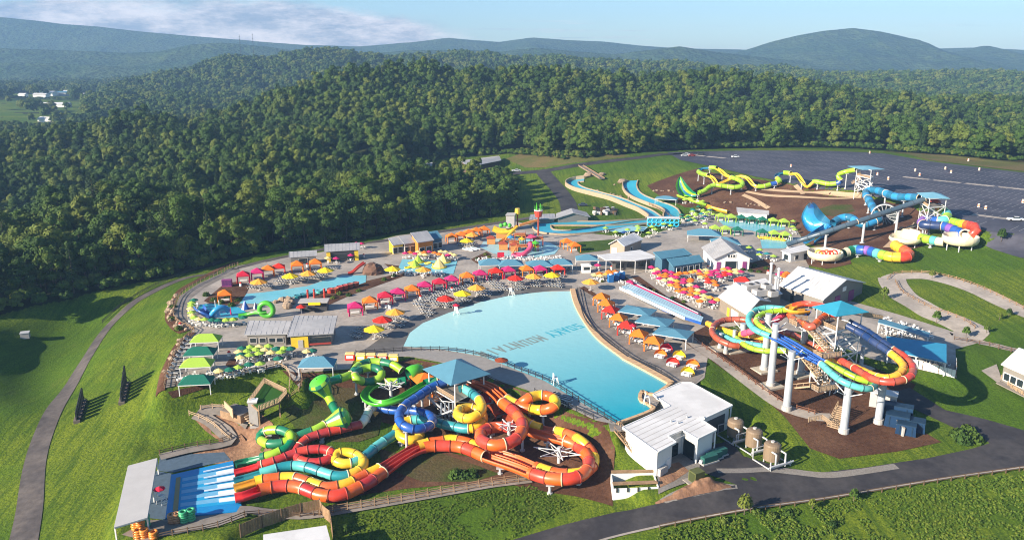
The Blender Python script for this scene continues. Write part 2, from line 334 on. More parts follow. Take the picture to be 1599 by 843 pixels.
def thing(name, label, cat, loc=(0, 0, 0), rz=0.0, group=None):
    o = bpy.data.objects.new(name, None); o.empty_display_size = .5; o.location = loc; o.rotation_euler = (0, 0, rz); link(o); return tag(o, label, cat, group)
def part(mb, name, mats, parent, label=None, smooth=False, kind=None, loc=None):
    if isinstance(mb, MB): mb = mb.mesh(name, mats, smooth)
    o = bpy.data.objects.new(name, mb); link(o, parent)
    if loc is not None: o.location = loc
    return tag(o, label, None, None, kind)
def single(mb, name, mats, label, cat, loc=(0, 0, 0), rz=0.0, group=None, smooth=False):
    if isinstance(mb, MB): mb = mb.mesh(name, mats, smooth)
    o = bpy.data.objects.new(name, mb); o.location = loc; o.rotation_euler = (0, 0, rz); link(o); return tag(o, label, cat, group)
def struct(mb, name, mats, smooth=False, parent=None):
    if isinstance(mb, MB): mb = mb.mesh(name, mats, smooth)
    o = bpy.data.objects.new(name, mb); link(o, parent)
    if parent is None: o['kind'] = 'structure'
    return o
def copy_thing(root, loc=None, rz=None, label=None, group=None, swap=None):
    r = root.copy(); COL.objects.link(r)
    if loc is not None: r.location = loc
    if rz is not None: r.rotation_euler = (0, 0, rz)
    if label: r['label'] = label
    if group: r['group'] = group
    for ch in list(root.children):
        c = ch.copy(); COL.objects.link(c); c.parent = r
        if swap and ch.name.split('.')[0] in swap: c.data = swap[ch.name.split('.')[0]]
        for g in list(ch.children):
            d = g.copy(); COL.objects.link(d); d.parent = c
    return r
# ---------------------------------------------------------------- sheets draped on the terrain
def sheet(name, poly, material, off=0.05, step=2.5, z=None, uv=None):
    n = len(poly); pts = []
    for i in range(n):                   # densify the outline
        a = Vector(poly[i]); b = Vector(poly[(i + 1) % n]); k = max(1, int((b - a).length / step))
        for j in range(k): pts.append(tuple(a.lerp(b, j / k)))
    m = len(pts); xs = [q[0] for q in pts]; ys = [q[1] for q in pts]; inner = []
    if z is None:
        gx, gy = np.meshgrid(np.arange(min(xs), max(xs), step), np.arange(min(ys), max(ys), step)); gx = gx.ravel(); gy = gy.ravel()
        sd = poly_sd(gx, gy, pts); inner = [(float(a), float(b)) for a, b, s_ in zip(gx, gy, sd) if s_ < -step * .45]
    r = delaunay_2d_cdt([Vector(q) for q in pts + inner], [], [list(range(m))], 1, 1e-4)
    mb = MB(); vs = [(q.x, q.y, (z if z is not None else hgt(q.x, q.y)) + off) for q in r[0]]
    fs = []
    for f in r[2]:
        a, b, c = (r[0][i] for i in f[:3]); cr = (b.x - a.x) * (c.y - a.y) - (b.y - a.y) * (c.x - a.x)
        fs.append(tuple(f) if cr > 0 else tuple(f)[::-1])
    mb.add(vs, fs); return struct(mb, name, material, smooth=z is None)
def smooth_path(pts, step=2.0):          # Catmull-Rom through 3D points, resampled evenly
    pts = [Vector(q) for q in pts]; out = []
    Q = [pts[0] * 2 - pts[1]] + pts + [pts[-1] * 2 - pts[-2]]
    for i in range(1, len(Q) - 2):
        p0, p1, p2, p3 = Q[i-1:i+3]
        for k in range(12):
            t = k / 12; t2 = t * t; t3 = t2 * t
            out.append(.5 * ((2 * p1) + (p2 - p0) * t + (2 * p0 - 5 * p1 + 4 * p2 - p3) * t2 + (3 * p1 - p0 - 3 * p2 + p3) * t3))
    out.append(pts[-1]); res = [out[0]]; acc = 0.0
    for a, b in zip(out, out[1:]):
        l = (b - a).length
        while l > 1e-9 and acc + l >= step:
            t = (step - acc) / l; a = a.lerp(b, t); res.append(a.copy()); l = (b - a).length; acc = 0.0
        acc += l
    if (res[-1] - out[-1]).length > step * .3: res.append(out[-1])
    return res
def gpath(s, step=2.0, ground=True):     # "px,py px,py" -> smooth ground path in plan
    pts = [G(*map(float, a.split(','))) for a in s.split()]; return smooth_path([(q.x, q.y, 0) for q in pts], step)
def ribbon(name, path, width, material, off=0.06, cross=3, struct_=True):
    mb = MB(); rows = []
    for i, p in enumerate(path):
        d = (path[min(i + 1, len(path) - 1)] - path[max(i - 1, 0)]); d.z = 0; d.normalize(); nrm = Vector((-d.y, d.x, 0))
        w = width(i / (len(path) - 1)) if callable(width) else width
        rows.append([p + nrm * (w * (k / cross - .5)) for k in range(cross + 1)])
    vs = [(q.x, q.y, hgt(q.x, q.y) + off) for r in rows for q in r]; c = cross + 1
    fs = [(i * c + j + 1, i * c + j, (i + 1) * c + j, (i + 1) * c + j + 1) for i in range(len(rows) - 1) for j in range(cross)]
    mb.add(vs, fs); return struct(mb, name, material, smooth=True)
# ---------------------------------------------------------------- forest outline
EDGE = "-120,512 0,492 60,476 140,458 220,440 300,424 360,408 410,396 470,388 530,379 580,371 640,358 700,348 770,338 806,322 800,296 790,276 772,272 745,276 700,282 668,282 640,278 632,268 650,254 700,246 760,243 800,240 850,246 880,250 930,247 985,240 1040,236 1100,233 1200,231 1300,231 1380,235 1450,241 1520,248 1599,254 1700,264"
_e = [G(*map(float, a.split(','))) for a in EDGE.split()]
FOREST = [(q.x, q.y) for q in _e] + [(900, 560), (1400, 1000), (1400, 1500), (-1400, 1500), (-1400, 700), (-420, 262)]
FIELD = [tuple(P(float(q.split(",")[0]), float(q.split(",")[1]), -12)[:2]) for q in "-60,152 60,149 150,150 172,160 150,168 128,176 135,186 105,203 40,207 -80,210".split()]
def forest_mask(x, y):
    x = np.asarray(x, float); y = np.asarray(y, float)
    m = poly_sd(x, y, FOREST) < 0; m |= (y > 1450)
    m &= ~((poly_sd(x, y, FIELD) < 0) & (vnoise(x, y, 32, 9) < .84)); m &= ~((y > 1450) & (vnoise(x, y, 150, 12) > .86))
    return m
# ---------------------------------------------------------------- ground
def build_ground():
    us = np.concatenate([np.linspace(-1.5, -.74, 26)[:-1], np.linspace(-.74, .74, 420), np.linspace(.74, 1.5, 26)[1:]])
    ys = [40.0]
    while ys[-1] < 5600: ys.append(ys[-1] + max(.9, ys[-1] * (.0055 if ys[-1] < 620 else .014 if ys[-1] < 2500 else .05)))
    ys = np.array(ys); Y, U = np.meshgrid(ys, us, indexing='ij'); X = U * Y
    Z = np.empty(X.shape)
    inn = (X > GX0) & (X < GX1 - GS) & (Y > GY0) & (Y < GY1 - GS)
    a = (X[inn] - GX0) / GS; b = (Y[inn] - GY0) / GS; i = a.astype(int); j = b.astype(int); a -= i; b -= j
    Z[inn] = (HG[i, j] * (1 - a) + HG[i + 1, j] * a) * (1 - b) + (HG[i, j + 1] * (1 - a) + HG[i + 1, j + 1] * a) * b
    Z[~inn] = height(X[~inn], Y[~inn])
    Z -= .04
    nr, nc = X.shape; idx = np.arange(nr * nc).reshape(nr, nc)
    fs = np.stack([idx[:-1, :-1], idx[:-1, 1:], idx[1:, 1:], idx[1:, :-1]], -1).reshape(-1, 4)
    me = bpy.data.meshes.new('ground'); me.from_pydata(np.stack([X, Y, Z], -1).reshape(-1, 3).tolist(), [], fs.tolist())
    at = me.attributes.new('forest', 'FLOAT', 'POINT')
    at.data.foreach_set('value', forest_mask(X.ravel(), Y.ravel()).astype(np.float32))
    me.polygons.foreach_set('use_smooth', [True] * len(me.polygons))
    m = bpy.data.materials.new('grass'); m.use_nodes = True; t = m.node_tree; b = t.nodes['Principled BSDF']
    geo = N(t, 'ShaderNodeNewGeometry')
    def nz(s, d=5, r=.6, sc3=None):
        n = N(t, 'ShaderNodeTexNoise'); n.inputs['Scale'].default_value = s; n.inputs['Detail'].default_value = d; n.inputs['Roughness'].default_value = r
        v = geo.outputs['Position']
        if sc3:
            mp = N(t, 'ShaderNodeMapping'); mp.inputs['Scale'].default_value = sc3; mp.inputs['Rotation'].default_value = (0, 0, R(22)); L(t, v, mp.inputs[0]); v = mp.outputs[0]
        L(t, v, n.inputs['Vector']); return n.outputs[0]
    def rmp(v, a, b_, c=0, d=1):
        r = N(t, 'ShaderNodeMapRange'); r.interpolation_type = 'SMOOTHSTEP'
        for i, q in enumerate((a, b_, c, d)): r.inputs[i + 1].default_value = q
        L(t, v, r.inputs[0]); return r.outputs[0]
    def mix(f, a, b_):
        x = N(t, 'ShaderNodeMix', data_type='RGBA')
        if isinstance(f, float): x.inputs[0].default_value = f
        else: L(t, f, x.inputs[0])
        for i, q in ((6, a), (7, b_)):
            if isinstance(q, tuple): x.inputs[i].default_value = lin(q)
            else: L(t, q, x.inputs[i])
        return x.outputs[2]
    c = mix(rmp(nz(.02, 6), .4, .62), (.078, .148, .010), (.168, .212, .016))
    c = mix(rmp(nz(.055, 7, .7), .56, .74, 0, .55), c, (.17, .135, .055))     # dry patches
    c = mix(rmp(nz(.42, 5, .7, (1.9, .10, 1)), .42, .66, 0, .75), c, (.046, .092, .009))   # mown streaks
    c = mix(rmp(nz(2.2, 5, .75), .40, .66, 0, .9), c, (.034, .072, .009))     # tufts
    at = N(t, 'ShaderNodeAttribute'); at.attribute_name = 'forest'
    c = mix(rmp(at.outputs['Fac'], .3, .8), c, mix(rmp(nz(.09, 5), .4, .6), (.022, .034, .010), (.035, .045, .014)))
    L(t, c, b.inputs['Base Color']); b.inputs['Roughness'].default_value = .95; b.inputs['Specular IOR Level'].default_value = .1
    bp = N(t, 'ShaderNodeBump'); bp.inputs['Distance'].default_value = .4; L(t, nz(1.6, 6, .75), bp.inputs['Height']); L(t, bp.outputs[0], b.inputs['Normal'])
    me.materials.append(m); o = bpy.data.objects.new('ground', me); link(o); o['kind'] = 'structure'
build_ground()
# ---------------------------------------------------------------- trees
def leaf_mat(name, c1, c2, c3):
    m = bpy.data.materials.new(name); m.use_nodes = True; t = m.node_tree; b = t.nodes['Principled BSDF']
    oi = N(t, 'ShaderNodeObjectInfo'); geo = N(t, 'ShaderNodeNewGeometry')
    n = N(t, 'ShaderNodeTexNoise'); n.inputs['Scale'].default_value = .35; n.inputs['Detail'].default_value = 4; L(t, geo.outputs['Position'], n.inputs['Vector'])
    cr = N(t, 'ShaderNodeValToRGB'); e = cr.color_ramp.elements; e[0].position = 0; e[0].color = lin(c1); e[1].position = 1; e[1].color = lin(c3); k = e.new(.5); k.color = lin(c2)
    ad = N(t, 'ShaderNodeMath', operation='MULTIPLY_ADD'); L(t, n.outputs[0], ad.inputs[0]); ad.inputs[1].default_value = .5
    s2 = N(t, 'ShaderNodeMath', operation='SUBTRACT'); L(t, oi.outputs['Random'], s2.inputs[0]); s2.inputs[1].default_value = .25; L(t, s2.outputs[0], ad.inputs[2]); L(t, ad.outputs[0], cr.inputs[0])
    L(t, cr.outputs[0], b.inputs['Base Color']); b.inputs['Roughness'].default_value = .7; b.inputs['Specular IOR Level'].default_value = .15
    tr = N(t, 'ShaderNodeBsdfTranslucent'); mx = N(t, 'ShaderNodeMixShader'); mx.inputs[0].default_value = .12
    L(t, cr.outputs[0], tr.inputs[0]); L(t, b.outputs[0], mx.inputs[1]); L(t, tr.outputs[0], mx.inputs[2]); L(t, mx.outputs[0], t.nodes['Material Output'].inputs[0]); return m
LEAF = leaf_mat('broad_leaves', (.026,.058,.012), (.060,.110,.017), (.128,.156,.027))
NEEDLE = leaf_mat('pine_needles', (.020,.042,.012), (.032,.062,.016), (.050,.085,.022))
BARK = mat('bark', (.12,.095,.07), .95, .3, 2.0)
def crown_mesh(name, seed, h, rad, quads, blobs=15, conifer=False, leaf=.85):
    rg = np.random.default_rng(seed); V = []; Fc = []
    if conifer:
        C = []; 
        for k in range(26):
            t = (k + .5) / 26; z = h * (.28 + .70 * t); r = rad * (1 - t) ** .85 + .35; a = rg.uniform(0, 6.28)
            for q in range(3): C.append((r * .55 * math.cos(a + 2.1 * q), r * .55 * math.sin(a + 2.1 * q), z - .2 * r, r * .5, .28))
    else:
        C = [(0, 0, h * .60, rad * .62, 1.1)]
        for k in range(blobs):
            a = rg.uniform(0, 6.28); el = rg.uniform(-.95, 1.0); rr = rg.uniform(.5, .82)
            C.append((math.cos(a) * math.cos(el) * rad * rr, math.sin(a) * math.cos(el) * rad * rr, h * .58 + math.sin(el) * h * .32, rad * rg.uniform(.26, .44), rg.uniform(.75, 1.0)))
    w = np.array([c[3] ** 2 for c in C]); w /= w.sum(); cnt = rg.multinomial(quads, w)
    for c, k in zip(C, cnt):
        for _ in range(k):
            d = rg.normal(size=3); d /= np.linalg.norm(d)
            if d[2] < -.35: d[2] *= -.6
            q = np.array(c[:3]) + d * np.array([1, 1, c[4]]) * c[3] * rg.uniform(.82, 1.06)
            nn = d + rg.normal(size=3) * .22; nn /= np.linalg.norm(nn); u = np.cross(nn, rg.normal(size=3)); u /= np.linalg.norm(u); v = np.cross(nn, u)
            s = leaf * rg.uniform(.55, 1.1) * .5; o = len(V)
            V += [q - u * s - v * s * .7, q + u * s - v * s * .55, q + u * s * .8 + v * s * .7, q - u * s * .7 + v * s * .6]; Fc.append((o, o + 1, o + 2, o + 3))
    me = bpy.data.meshes.new(name); me.from_pydata([tuple(map(float, q)) for q in V], [], Fc); me.materials.append(NEEDLE if conifer else LEAF); me.update(); return me
def trunk_mesh(seed, h, rad):
    rg = random.Random(seed); mb = MB(); x = rg.uniform(-.4, .4); y = rg.uniform(-.4, .4)
    mb.cyl((0, 0, -1.2), (x, y, h * .5), .38, .24, 7); mb.cyl((x, y, h * .5), (x * 1.6, y * 1.6, h * .84), .24, .07, 6)
    for k in range(5):
        a = rg.uniform(0, 6.28); z = h * rg.uniform(.34, .58); mb.cyl((x * z / h * 2, y * z / h * 2, z), (math.cos(a) * rad * .6, math.sin(a) * rad * .6, z + h * .17), .13, .04, 5)
    return mb.mesh('trunk', BARK)
SPEC = [(20,6.2,0),(23,6.8,0),(16,5.6,0),(24,6.2,0),(19,7.0,0),(21,5.2,0),(25,3.0,1),(22,2.7,1)]
NEARC = [crown_mesh('crown', 100 + i, h, r, 2300 if not c else 1500, conifer=bool(c), leaf=.95 if not c else .7) for i, (h, r, c) in enumerate(SPEC)]
TRK = [trunk_mesh(200 + i, h, r) for i, (h, r, c) in enumerate(SPEC)]
MIDC = [crown_mesh('crown', 300 + i, h, r, 2600 if not c else 1200, conifer=bool(c), leaf=1.1 if not c else .8) for i, (h, r, c) in enumerate(SPEC)]
FARC = [crown_mesh('crown', 400 + i, h, r * 1.2, 700, blobs=9, conifer=False, leaf=2.0) for i, (h, r, c) in enumerate(SPEC[:5])]
def scatter(y0, y1, sp, um):
    xs = np.arange(-um * y1, um * y1, sp); ys = np.arange(y0, y1, sp); X, Y = np.meshgrid(xs, ys)
    X = X.ravel() + RNG.uniform(-.46, .46, X.size) * sp; Y = Y.ravel() + RNG.uniform(-.46, .46, Y.size) * sp
    k = (np.abs(X) < um * Y + 15) & (Y > y0) & (Y <= y1); X, Y = X[k], Y[k]; k = forest_mask(X, Y); return X[k], Y[k]
def proj(x, y, z):
    f = y * math.cos(PITCH) - (z - HC) * math.sin(PITCH); return CX + F * x / f, CY - F * (y * math.sin(PITCH) + (z - HC) * math.cos(PITCH)) / f
x1, y1 = scatter(150, 470, 7.4, .72); x2, y2 = scatter(470, 1000, 9.0, .70); x3, y3 = scatter(1000, 2600, 13.5, .70)
def in_front_clump(x, y): return False
TX = np.concatenate([x1, x2]); TY = np.concatenate([y1, y2]); TZ = height(TX, TY)
_px, _py = proj(TX, TY, TZ); _k = ~((_px > 628) & (_px < 800) & (_py > 255) & (_py < 296)); TX, TY, TZ = TX[_k], TY[_k], TZ[_k]
_px, _py = proj(TX, TY, TZ); LOWT = (_px > 628) & (_px < 805) & (_py < 352) & (_py > 250)
# the wood's own edge trees: a row along the outline so that the margin is closed
dep = np.hypot(TX, TY); u = TX / TY
edge = -poly_sd(TX, TY, FOREST)
score = np.where((np.abs(u) < .66), dep + np.clip(edge, 0, 40) * 2.0, 1e9)
order = np.argsort(score); NI = order[:300]
near_set = np.zeros(len(TX), bool); near_set[NI] = True
PLACES = [(60, 'at the far left of the picture'), (140, 'above the grassy basin'), (220, 'left of the grey track bend'), (300, 'beside the grey track bend'), (370, 'left of the pink cabanas'), (430, 'behind the pink and orange cabanas'), (500, 'behind the long grey shed'), (575, 'behind the dark snack bar'), (640, 'behind the yellow shop'), (700, 'behind the blue-roofed shop'), (780, 'behind the five orange cabanas'), (9e9, 'behind the play fort')]
rt = random.Random(5)
for q in NI:
    k = rt.choice((0, 1, 2, 3, 4, 5, 0, 1, 2, 6)) if edge[q] > 0 else 2
    con = SPEC[k][2]; s = rt.uniform(.72, 1.12) * (.86 if edge[q] < 8 else 1)
    if LOWT[q]: s = min(s, .58 + .3 * max(0, (_py[q] - 300) / 50))
    w = next(t for lim, t in PLACES if _px[q] < lim); sz = 'tall' if s * SPEC[k][0] > 20.5 else 'small' if s * SPEC[k][0] < 16 else 'middling'
    kd = 'dark slender pine' if con else ['green oak-like tree', 'broad crowned green tree', 'round topped green tree', 'high crowned green tree', 'wide spreading green tree', 'narrow crowned green tree'][k if k < 6 else 0]
    if TY[q] > 430: w = 'behind the car park' if _px[q] > 985 else 'on the slope above the dark road'
    o = thing('pine_tree' if con else 'broadleaf_tree', f'{sz} {kd} at the wood edge {w}', 'tree', (TX[q], TY[q], TZ[q]), rt.uniform(0, 6.28), f'trees at the wood edge {w}')
    o.scale = (s, s, s * rt.uniform(.92, 1.1)); part(TRK[k], 'trunk', None, o); part(NEARC[k], 'crown', None, o)
def instancer(name, X, Y, Z, kit, smin, smax):
    c = bpy.data.collections.new(name + '_kit')
    for k, me in enumerate(kit):
        ob = bpy.data.objects.new('tree_shape', me); c.objects.link(ob)
    me = bpy.data.meshes.new(name); me.from_pydata(np.stack([X, Y, Z], -1).tolist(), [], [])
    n = len(X); rg = np.random.default_rng(len(X))
    a = me.attributes.new('size', 'FLOAT', 'POINT'); a.data.foreach_set('value', ((smin + (smax - smin) * np.clip(.55 * rg.uniform(0, 1, n) + .9 * (vnoise(X, Y, 26, 31) - .25), 0, 1)).astype(np.float32)))
    a = me.attributes.new('turn', 'FLOAT', 'POINT'); a.data.foreach_set('value', rg.uniform(0, 6.28, n).astype(np.float32))
    a = me.attributes.new('which', 'INT', 'POINT'); a.data.foreach_set('value', rg.integers(0, len(kit), n).astype(np.int32))
    o = bpy.data.objects.new(name, me); link(o); o['kind'] = 'stuff'
    g = bpy.data.node_groups.new(name, 'GeometryNodeTree'); g.interface.new_socket('Geometry', in_out='INPUT', socket_type='NodeSocketGeometry'); g.interface.new_socket('Geometry', in_out='OUTPUT', socket_type='NodeSocketGeometry')
    gi = g.nodes.new('NodeGroupInput'); go = g.nodes.new('NodeGroupOutput'); ip = g.nodes.new('GeometryNodeInstanceOnPoints'); ci = g.nodes.new('GeometryNodeCollectionInfo')
    ci.inputs[0].default_value = c; ci.inputs['Separate Children'].default_value = True; ci.inputs['Reset Children'].default_value = True
    def na(nm, ty):
        q = g.nodes.new('GeometryNodeInputNamedAttribute'); q.data_type = ty; q.inputs[0].default_value = nm; return [s for s in q.outputs if s.enabled][0]
    g.links.new(gi.outputs[0], ip.inputs['Points']); g.links.new(ci.outputs[0], ip.inputs['Instance']); ip.inputs['Pick Instance'].default_value = True
    g.links.new(na('which', 'INT'), ip.inputs['Instance Index']); g.links.new(na('size', 'FLOAT'), ip.inputs['Scale'])
    cb = g.nodes.new('ShaderNodeCombineXYZ'); g.links.new(na('turn', 'FLOAT'), cb.inputs[2]); er = g.nodes.new('FunctionNodeEulerToRotation'); g.links.new(cb.outputs[0], er.inputs[0]); g.links.new(er.outputs[0], ip.inputs['Rotation'])
    g.links.new(ip.outputs[0], go.inputs[0]); md = o.modifiers.new('instances', 'NODES'); md.node_group = g; return o
k = ~near_set & ~((vnoise(TX, TY, 19, 41) < .10) & (edge > 12))
UB = []
for (ax, ay), (bx, by) in zip(FOREST[:46], FOREST[1:47]):
    L_ = math.hypot(bx - ax, by - ay)
    for _ in range(int(L_ / 1.1)): t = RNG.uniform(); w = RNG.uniform(-1.5, 9); UB.append((ax + (bx - ax) * t - (by - ay) / L_ * w, ay + (by - ay) * t + (bx - ax) / L_ * w))
UB = np.array(UB)
o = instancer('forest', TX[k], TY[k], TZ[k] - .3, MIDC + MIDC[:4], .66, 1.15); tag(o, 'dense green broadleaf forest covering the hill behind the park', 'forest')
LOWC = [crown_mesh('bush_shape', 500 + i, 4.2, 2.2, 420, blobs=6, leaf=.8) for i in range(3)]
o = instancer('undergrowth', UB[:, 0], UB[:, 1], height(UB[:, 0], UB[:, 1]) - .4, LOWC, .5, 1.5); tag(o, 'leafy undergrowth along the edge of the wood', 'undergrowth')
o = instancer('far_forest', x3, y3, height(x3, y3) - 1.5, FARC, .7, 1.2); tag(o, 'hazy forest on the second ridge and in the valley', 'forest')
WEED = leaf_mat('weed_leaves', (.055,.105,.012), (.090,.155,.018), (.160,.205,.028))
WEEDC = [crown_mesh('weed_shape', 600 + i, .34, .40, 46, blobs=4, leaf=.22) for i in range(4)]
for w_ in WEEDC: w_.materials.clear(); w_.materials.append(WEED)
# rough grass and weeds below the road and round the slides
def tufts(px, n, seed):
    poly = [tuple(G(*map(float, a.split(',')))[:2]) for a in px.split()]; xs = [q[0] for q in poly]; ys = [q[1] for q in poly]; rg = np.random.default_rng(seed); x = rg.uniform(min(xs), max(xs), n * 4); y = rg.uniform(min(ys), max(ys), n * 4); k = (poly_sd(x, y, poly) < 0) & (vnoise(x, y, 6, 3) * .7 + vnoise(x, y, 2.2, 4) * .5 > .44); return x[k][:n], y[k][:n]
_t = [tufts("540,806 600,795 700,775 830,757 900,790 800,840 700,880 540,880", 3000, 1), tufts("1000,880 1030,830 1100,816 1200,800 1300,786 1400,768 1500,752 1640,735 1640,880", 5200, 2)]
TFX, TFY = np.concatenate([q[0] for q in _t]), np.concatenate([q[1] for q in _t])
o = instancer('weeds', TFX, TFY, height(TFX, TFY) - .05, WEEDC, .3, 1.0); tag(o, 'rough grass tufts and weeds on the slopes round the park', 'weeds')
# ---------------------------------------------------------------- far ranges
def mountain(name, prof, D, width, seed, zb=-30, amp=.30):
    pts = [PD(a, b, D) for a, b in prof]; xs = np.array([p.x for p in pts]); hs = np.array([p.z - zb for p in pts])
    nu, nv = 260, 44; X = np.linspace(xs[0], xs[-1], nu); V = np.linspace(-1, 1, nv); VV, XX = np.meshgrid(V, X, indexing='ij'); YY = D + VV * width
    H = np.interp(XX, xs, hs); f = np.clip(1 - np.abs(VV), 0, 1); sp = np.zeros(XX.shape)
    for i in range(5):
        s = width * .42 / 2 ** i; sp += (1 - 2 * np.abs(vnoise(XX + VV * s * .3, YY * .55, s, seed + i) - .5)) * .5 ** i
    sp = sp / 1.94 - .5
    Z = H * (f ** 1.15 * (1 + .0 * sp) + amp * 2.2 * sp * f * (1 - f) * 2.2) + zb
    me = bpy.data.meshes.new(name); idx = np.arange(nu * nv).reshape(nv, nu)
    fs = np.stack([idx[:-1, :-1], idx[:-1, 1:], idx[1:, 1:], idx[1:, :-1]], -1).reshape(-1, 4)
    me.from_pydata(np.stack([XX, YY, Z], -1).reshape(-1, 3).tolist(), [], fs.tolist()); me.polygons.foreach_set('use_smooth', [True] * len(me.polygons))
    me.materials.append(mat('far_woods', (.026,.052,.016), .95, .55, .02, bump=20, bscale=.05, col2=(.045,.070,.020), scale2=.006, spec=.05))
    o = bpy.data.objects.new(name, me); link(o); o['kind'] = 'structure'
mountain('mountain', [(1060,104),(1100,97),(1130,88),(1180,73),(1210,63),(1250,53),(1290,46),(1330,42),(1370,48),(1410,57),(1440,71),(1470,82),(1500,80),(1520,75),(1540,71),(1560,76),(1590,86),(1640,96),(1720,104)], 4000, 1000, 11)
mountain('mountain', [(-200,30),(-60,22),(0,25),(50,30),(100,37),(150,40),(200,46),(260,52),(330,58),(400,64),(480,70),(560,72),(640,66),(700,58),(740,62),(780,65),(830,58),(880,62),(940,64),(1000,71),(1060,75),(1150,77),(1250,80),(1450,76),(1520,74),(1599,78),(1700,80),(1800,92)], 4600, 1050, 23)
mountain('hills', [(-150,80),(0,74),(80,77),(200,82),(250,80),(300,69),(350,66),(420,72),(470,80),(560,84),(640,78),(720,76),(780,80),(840,74),(900,80),(960,84),(1010,78),(1060,72),(1110,80),(1180,88),(1260,96)], 3300, 520, 37)
mountain('hills', [(-150,104),(0,97),(100,99),(200,104),(300,100),(420,104),(560,110),(800,110),(1000,106),(1150,104),(1300,108),(1420,112),(1500,109),(1599,112),(1750,112)], 2850, 330, 53)
# ---------------------------------------------------------------- valley town, smoke and masts
rt = random.Random(11)
for i, (a, b, w, d, h, cm) in enumerate([(75,156,34,20,7,'w'),(96,155,30,22,7,'b'),(112,153,26,18,8,'w'),(124,157,24,16,6,'w'),(66,160,24,14,6,'w'),(88,174,44,14,5,'w'),(82,192,36,12,5,'w'),(145,148,14,10,6,'w'),(110,148,16,12,6,'b'),(52,113,30,18,9,'w'),(148,107,14,10,9,'w'),(38,161,14,10,5,'w')]):
    p = P(a, b, -12); z = float(height(p.x, p.y)[0]); mb = MB(); mb.box((0, 0, h / 2), (w, d, h)); r_ = MB()
    r_.add([(-w/2-.6,-d/2-.6,h),(w/2+.6,-d/2-.6,h),(w/2+.6,0,h+2.6),(-w/2-.6,0,h+2.6),(-w/2-.6,d/2+.6,h),(w/2+.6,d/2+.6,h)], [(0,1,2,3),(3,2,5,4),(0,3,4),(1,5,2)])
    pos = ['leftmost of the roadside cluster', 'with blue roof in the middle of the cluster', 'tall white block in the cluster', 'at the right end of the cluster', 'low one before the cluster', 'long low one in the nearer field', 'long one nearest the wood', 'alone near the right field edge', 'small blue-roofed one behind the cluster', 'far away at the left edge of the valley', 'far away beyond the fields', 'small one by the left field'][i]
    o = thing('valley_building', 'distant pale valley building, ' + pos, 'building', (p.x, p.y, z), R(rt.uniform(-25, 25))); part(mb, 'wall', white if cm == 'w' else grey_light, o); part(r_, 'roof', roof_white if cm == 'w' else blue_roof, o)
for i, (a, b, hh) in enumerate(((376, 80, 62), (396, 76, 66))):
    p = PD(a, b + 5, 1800); z = float(height(p.x, p.y)[0]); m = MB(); m.cyl((0, 0, 0), (0, 0, hh), .5, .25, 6); q = MB()
    for k in range(3): q.box((0, 0, hh - 4 - 7 * k), (1.6, 1.6, 1.2))
    o = thing('radio_mast', 'thin radio mast on the far ridge, ' + ('left one' if i == 0 else 'right, taller one'), 'mast', (p.x, p.y, z)); part(m, 'pole', dark_metal, o); part(q, 'antenna', dark_metal, o)
def smoke():
    m = bpy.data.materials.new('smoke'); m.use_nodes = True; t = m.node_tree; t.nodes.remove(t.nodes['Principled BSDF']); v = N(t, 'ShaderNodeVolumePrincipled'); v.inputs['Color'].default_value = (.9,.9,.92,1); v.inputs['Density'].default_value = .030
    L(t, v.outputs[0], t.nodes['Material Output'].inputs['Volume']); mb = MB(); b = P(123, 101, -14)
    for k in range(9): mb.sphere((b.x - k * 5.0 + 3 * math.sin(k * 1.7), b.y, -14 + k * 12), 7 + k * 1.2, 12, 8, sz=1.5)
    o = struct(mb, 'smoke_plume', m, True); o['kind'] = 'stuff'; tag(o, 'thin white smoke plume rising in the valley', 'smoke')
smoke()
# ---------------------------------------------------------------- air
def build_haze():
    m = bpy.data.materials.new('haze'); m.use_nodes = True; t = m.node_tree; t.nodes.remove(t.nodes['Principled BSDF'])
    v = N(t, 'ShaderNodeVolumePrincipled'); v.inputs['Color'].default_value = (.33,.58,.95,1); v.inputs['Density'].default_value = 1.35e-4; v.inputs['Anisotropy'].default_value = 0.0
    L(t, v.outputs[0], t.nodes['Material Output'].inputs['Volume'])
    mb = MB(); mb.box((0, 3010, 150), (21000, 6100, 500)); o = struct(mb, 'haze', m); o['kind'] = 'stuff'
build_haze()
# ================================================================ paving, water, beds
def psheet(name, px, z, material, off=.05, step=3.0): return sheet(name, pxpoly(px, z), material, off, step, z)
def gsheet(name, px, material, off=.06, step=2.2): return sheet(name, [tuple(G(*map(float, a.split(',')))[:2]) for a in px.split()], material, off, step)
psheet('park_deck', DECK_PX, 0, concrete, .03)
# boardwalks and darker aprons
psheet('boardwalk', "256,606 262,578 280,540 306,520 322,530 312,545 300,556 288,590 290,600", 0, boards, .07)
psheet('boardwalk', "278,506 270,488 281,462 310,443 345,427 372,415 374,424 345,436 318,450 296,468 291,484 296,502 306,516", 0, boards, .07)
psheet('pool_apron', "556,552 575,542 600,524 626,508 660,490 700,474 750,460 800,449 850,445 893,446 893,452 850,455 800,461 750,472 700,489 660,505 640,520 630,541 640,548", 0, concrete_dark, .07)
psheet('boardwalk', "896,452 905,448 940,470 975,500 1010,525 1040,545 1098,586 1082,603 1047,598 1010,575 980,559 942,530 918,500 905,478", 0, boards, .07)
psheet('promenade', "556,553 640,548 700,548 755,558 805,577 855,597 905,628 962,664 930,655 880,631 820,607 770,590 740,573 640,556", 0, mat('promenade_concrete', (.26,.245,.23), .85, .15, .8), .07)
